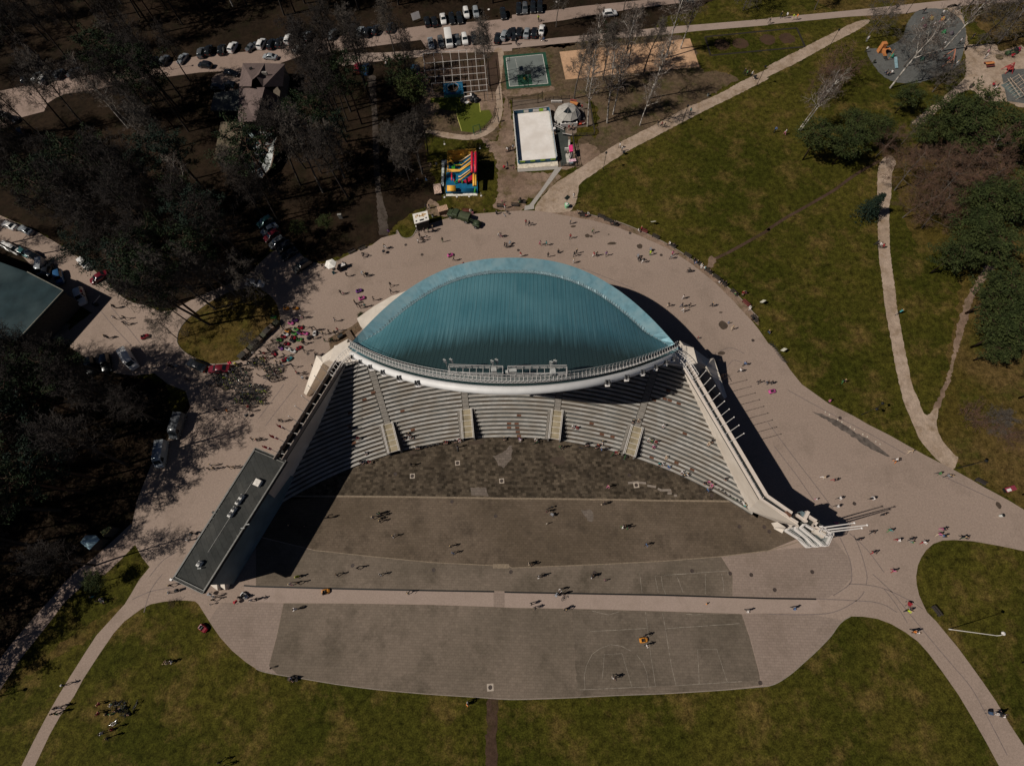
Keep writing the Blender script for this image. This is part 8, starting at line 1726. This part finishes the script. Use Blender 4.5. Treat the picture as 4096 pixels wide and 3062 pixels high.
# named trees, traced one by one: kind, crop, foot x, y, height, label
for kind, c, x, y, h, lab in (
    ('birch', 'C', 650, 1090, 17, 'tall white-stemmed birch on the rink terrace beside the dome'), ('birch', 'C', 640, 780, 15, 'slim birch above the dome tent'), ('grey', 'C', 535, 850, 17, 'bare grey tree between the court and the dome tent'),
    ('birch', 'C', 820, 1060, 19, 'birch leaning right beside the rink fence, left of two'), ('birch', 'C', 870, 985, 19, 'white birch right of the rink fence, its crown over the sand court'), ('birch', 'C', 1180, 850, 17, 'birch with bright white limbs below the middle of the sand court'),
    ('birch', 'C', 1100, 1080, 14, 'ragged bare birch at the diagonal path bend'), ('grey', 'C', 1000, 560, 17, 'bare tree standing at the middle of the sand court'), ('birch', 'C', 1330, 500, 19, 'tall pale birch over the right end of the sand court'), ('grey', 'C', 780, 690, 16, 'bare tree at the lower edge of the sand court'), ('grey', 'C', 380, 235, 12, 'small bare tree on the avenue verge by the silver car'),
    ('birch', 'C', 1450, 420, 16, 'birch at the upper right corner of the sand court'), ('grey', 'C', 1130, 640, 16, 'bare tree below the sand court centre'), ('birch', 'C', 920, 700, 18, 'birch rising in front of the sand court, left of centre'),
    ('birch', 'C', 700, 640, 16, 'thin birch over the left end of the sand court'), ('grey', 'C', 960, 90, 12, 'bare tree beside the white hatchback on the avenue'), ('pine', 'C', 800, 560, 11, 'narrow dark pine between birches on the sand court'),
    ('birch', 'D', 265, 1120, 15, 'forked pair-stemmed birch on the open lawn'), ('birch', 'D', 280, 1125, 17, 'taller stem of the twin birch on the open lawn'), ('bush', 'D', 560, 690, 7, 'round russet bush crown behind the twin birch'),
    ('wide', 'D', 845, 340, 12, 'dark crooked bare tree at the junction of top paths'), ('birch', 'D', 1050, 760, 20, 'tall leaning birch across the grey play surface'), ('birch', 'D', 1500, 440, 17, 'birch with white limbs above the playground swings'), ('birch', 'D', 1980, 375, 18, 'pale birch at the top right corner'), ('birch', 'D', 1240, 360, 8, 'small pale birch on the play surface'), ('wide', 'D', 1780, 400, 14, 'bare tree above the pale sand play area'),
    ('grey', 'D', 400, 85, 10, 'bare tree above the straight top path'), ('wide', 'C', 1990, 90, 12, 'bare tree on the top lawn left of the picture edge'), ('russet', 'D', 1700, 100, 14, 'russet bare tree behind the playground path'), ('russet', 'D', 2050, 190, 15, 'russet bare tree at the top right corner'),
    ('grey', 'D', 1150, 1240, 8, 'low grey bare tree under the olive pines at path head'),
    ('pine', 'L', 2160, 120, 10, 'pine at the right edge beside the sprawling bare bush'), ('wide', 'L', 1840, 340, 6.5, 'sprawling low bare tree with fallen branches on the right lawn'), ('bush', 'L', 1700, 300, 4, 'low russet bush left of the sprawling bare tree'), ('bush', 'L', 1950, 440, 4, 'low russet bush below the sprawling bare tree'), ('pine', 'L', 2190, 950, 7, 'small dark pine at the right edge by the red stall'), ('olive', 'Q', 2190, 760, 6, 'small pine at the right edge of the lower lawn'),
    ('olive', 'B', 1400, 1000, 12, 'dark pine left of the turf pitch'), ('pine', 'B', 1300, 930, 15, 'tall dark pine left of the turf pitch, its crown in shade'), ('grey', 'B', 2010, 740, 17, 'bare tree rising through the right end of the grid frame'), ('grey', 'B', 1330, 1480, 13, 'bare tree left of the inflatable slide'), ('grey', 'B', 1190, 1420, 12, 'bare tree beside the slab path, left of inflatable slide'),
    ('wide', 'E', 1540, 1270, 9, 'bare dark tree over the left tip of the grass island'), ('pine', 'E', 1500, 960, 15, 'big pine overhanging the left road bend'), ('pine', 'E', 1640, 1130, 12, 'pine beside the grass island and road bend'), ('wide', 'E', 1900, 900, 13, 'bare tree on the upper grass island'), ('wide', 'F', 60, 880, 13, 'bare tree throwing branching shadow across the plaza'), ('wide', 'F', 30, 1330, 6, 'small bare tree among the bike hire stalls'),
    ('olive', 'F', 640, 340, 5, 'low dark shrub-like pine on the grass at wood edge'), ('olive', 'F', 420, 390, 5, 'low dark pine behind the slanted car row'), ('olive', 'F', 925, 1090, 2.2, 'small round dark shrub beside the white annex'),
    ('bush', 'M', 1500, 255, 1.2, 'low dry bush on the tip of the lower left lawn'), ('pine', 'M', 150, 330, 15, 'dark pine shading the lower left pavement'), ('forest', 'I', 820, 1560, 16, 'bare tree beside the lower left pavement'), ('olive', 'M', 950, 50, 5, 'small dark pine above the lower left lawn'), ('bush', 'G', 1740, 1600, 2.2, 'dark low shrub at the foot of the right buttress, upper'), ('bush', 'G', 1700, 1500, 2.0, 'dark low shrub at the foot of the right buttress, lower')):
    wd = {'D': 1.15}.get(c, 1.0) if kind == 'pine' else 1.0
    tree(kind, g(c, x, y), h, lab, None, wide=1.9 if kind == 'spruce' else wd * (1.5 if kind == 'pine' and c in 'DHL' else 1.25 if kind in ('russet', 'olive') else 1))
# trees known by where their crowns show: kind, crop, crown centre, height, label
for kind, c, x, y, h, wd, lab in (
    ('russet', 'D', 530, 620, 9, 1.3, 'round russet crown behind the twin birch'), ('spruce', 'H', 950, 70, 8, 2.0, 'lone dark spruce overhanging the right-hand path'), ('wide', 'D', 1350, 330, 11, 1.3, 'bare tree shading the middle of the grey play surface'), ('wide', 'D', 1560, 620, 8, 1.4, 'low dark bare tree at the lower edge of the play surface'), ('olive', 'D', 1210, 830, 7, 1.6, 'olive green pine left of the pale playground path'),
    ('pine', 'D', 430, 1180, 10, 1.5, 'dark ragged pine on the lawn, farthest left of its clump'), ('pine', 'D', 700, 1220, 10, 1.5, 'dark spreading pine in the middle of the lawn clump'), ('olive', 'D', 760, 1060, 8, 1.7, 'olive pine at the back of the lawn clump'), ('olive', 'D', 960, 1110, 9, 1.3, 'thin olive pine between the lawn clump and the thicket'), ('russet', 'D', 1080, 1170, 9, 1.3, 'russet bare tree between the two pine clumps'),
    ('pine', 'D', 1560, 1010, 13, 1.35, 'large green pine below the playground sand'), ('pine', 'D', 1790, 970, 13, 1.5, 'broad green pine touching the playground sand'), ('pine', 'D', 1700, 1150, 13, 1.4, 'lower green pine of the clump under the playground'), ('olive', 'D', 1400, 1130, 10, 1.3, 'small olive pine left of the big green pine'), ('pine', 'D', 2120, 1150, 13, 1.5, 'green pine at the right edge below the playground'),
    ('russet', 'D', 1290, 1430, 11, 1.25, 'russet bare tree at the left side of the right-hand thicket'), ('russet', 'D', 1500, 1370, 12, 1.3, 'russet bare tree in the upper middle of the right-hand thicket'), ('russet', 'D', 1760, 1370, 13, 1.3, 'russet bare tree in the centre of the right-hand thicket'), ('russet', 'D', 2020, 1330, 13, 1.3, 'russet bare tree at the picture edge, right thicket'), ('russet', 'D', 1620, 1560, 12, 1.3, 'russet bare tree in the lower middle of the right-hand thicket'), ('russet', 'D', 1900, 1560, 12, 1.3, 'russet bare tree low in the thicket near the edge'), ('russet', 'H', 1330, 60, 9, 1.3, 'low russet bare tree nearest the right-hand path'), ('russet', 'H', 1530, 130, 10, 1.3, 'low russet bare tree at the foot of the right thicket'),
    ('pine', 'H', 1830, 90, 12, 1.4, 'dark green pine at the lower end of the russet thicket'), ('pine', 'H', 2080, 60, 13, 1.4, 'dark green pine at right beyond the russet thicket'), ('pine', 'H', 1800, 330, 12, 1.4, 'big dark pine above the brown dirt track'), ('pine', 'H', 1930, 480, 12, 1.4, 'dark pine right above the dirt track head'), ('pine', 'H', 1610, 540, 10, 1.4, 'smaller dark pine reaching left over the lawn'), ('pine', 'H', 2000, 870, 12, 1.5, 'dense pine at the right edge beside the dirt track, upper'), ('pine', 'H', 2060, 1180, 12, 1.5, 'dense pine at the right edge beside the dirt track, lower'), ('pine', 'H', 2190, 980, 13, 1.4, 'pine cut by the right picture edge in mid height'), ('pine', 'H', 2000, 1340, 9, 1.3, 'lowest small pine of the clump beside the dirt track')):
    p = g(c, x, y, h * .72); tree('olive' if kind == 'pine' else kind, Vector((p.x, p.y, 0)), h, lab, None, wide=wd)
# the wood: scattered feet inside outlines, roads and yards left free
def zpoly(s, k=1.8517): return [(float(a) * k, float(b) * k) for a, b in (q.split(',') for q in s.split())]
W1 = zpoly("-260,-160 1200,-160 1195,10 1100,5 960,14 870,35 700,52 500,88 350,118 180,150 0,175 -300,230")      # above the upper road
W2 = zpoly("90,290 170,275 260,240 340,200 430,150 455,195 400,330 470,420 600,420 680,330 690,250 700,130 800,120 805,240 780,360 760,430 660,440 600,500 580,500 480,440 560,600 440,720 330,640 200,560 60,420 -200,400 -200,330 0,300")  # between the roads
W2b = zpoly("850,120 960,300 900,330 840,470 900,440 940,330 900,130 850,115")
W3 = zpoly("-260,800 60,790 130,800 240,770 330,830 400,880 380,960 330,1030 290,1090 150,1240 40,1330 -60,1400 -260,1600")   # left below the hall
W4 = zpoly("-300,430 40,470 100,560 60,620 -300,560")
SP = [('E', 100, 300), ('B', 882, 605)]
free = [zpoly("110,280 330,290 410,390 320,440 140,400"), zpoly("400,190 455,130 640,130 690,250 650,330 520,300 420,340"), zpoly("500,240 640,260 660,390 570,450 490,390"), zpoly("-80,1560 -60,1330 60,1240 150,1130 230,1060 330,1040 340,1130 160,1330 0,1560"), zpoly("0,160 210,165 110,215 0,250"), zpoly("560,460 690,590 560,600"), zpoly("300,120 420,60 900,30 1000,60 700,115 300,160")]
def scatter(poly, n, mix, lab, grp, hr, seed, md=3.6):
    r = random.Random(seed); xs = [p[0] for p in poly]; ys = [p[1] for p in poly]; out = []; tries = 0
    while len(out) < n and tries < 20000:
        tries += 1; wx, wy = r.uniform(min(xs), max(xs)), r.uniform(min(ys), max(ys))
        if not inpoly(wx, wy, poly) or any(inpoly(wx, wy, f) for f in free): continue
        p = P(wx, wy)
        # even density on the ground, not in the picture
        if r.random() > min(1, (P(wx + 4, wy).x - p.x) * (p.y - P(wx, wy + 4).y) / .16): continue
        if any((p - q).length < md for q in out): continue
        out.append(p); k = r.choices([a for a, _ in mix], [b for _, b in mix])[0]
        nm_ = {'pine': 'dark pine', 'spruce': 'dark spruce', 'forest': 'tall bare tree', 'grey': 'tall bare tree', 'olive': 'dark pine', 'wide': 'bare tree', 'birch': 'pale birch'}[k]
        tree(k, p, r.uniform(*hr), nm_ + ' ' + lab, grp, same=True)
scatter(W1, 150, [('forest', 7), ('pine', 2.2), ('birch', .2)], 'in the wood above the upper road', 'trees of the upper wood', (18, 25), 31, 3.3)
scatter(W2, 104, [('forest', 6), ('pine', 3.2), ('grey', 1.2), ('birch', .3)], 'in the wood between the two roads', 'trees of the middle wood', (16, 23), 32, 3.6)
scatter(W2b, 8, [('forest', 5), ('grey', 2)], 'along the slab path beside the wood', 'trees by the slab path', (12, 16), 33, 3.2)
scatter(W3, 84, [('forest', 6), ('pine', 2.6)], 'in the wood at the lower left', 'trees of the lower left wood', (16, 23), 34, 3.4)
scatter(W4, 8, [('forest', 6), ('pine', 1)], 'beside the shaded left road', 'trees by the left road', (14, 18), 35, 4)
# undergrowth and litter under the birches: short tufts
# ---------------------------------------------------------------- every label points at one thing
from collections import defaultdict
_dup = defaultdict(list)
for o, same in ALL:
    if not same and 'label' in o: _dup[o['label']].append(o)
ORD = ['first', 'second', 'third', 'fourth', 'fifth', 'sixth', 'seventh', 'eighth', 'ninth', 'tenth', 'eleventh', 'twelfth']
def ordw(i):
    if i < 12: return ORD[i]
    k = i + 1; return '%d%s' % (k, 'th' if 10 <= k % 100 <= 20 else {1: 'st', 2: 'nd', 3: 'rd'}.get(k % 10, 'th'))
for lab, L_ in _dup.items():
    if len(L_) > 1:
        L_.sort(key=lambda o: img(o.location)[0])
        for i, o in enumerate(L_):
            w_ = {0: 'leftmost', len(L_) - 1: 'rightmost'}.get(i, ordw(i) + ' from left')
            t_ = lab + ', ' + w_
            if len(L_) > 2 and len((t_ + ' of 9').split()) <= 16: t_ += ' of %d' % len(L_)
            if len(t_.split()) > 16:
                import re; t_ = re.sub(r' and (neon )?\w+ trousers', '', t_)
            o['label'] = t_
            if 'group' not in o: o['group'] = lab[:60]
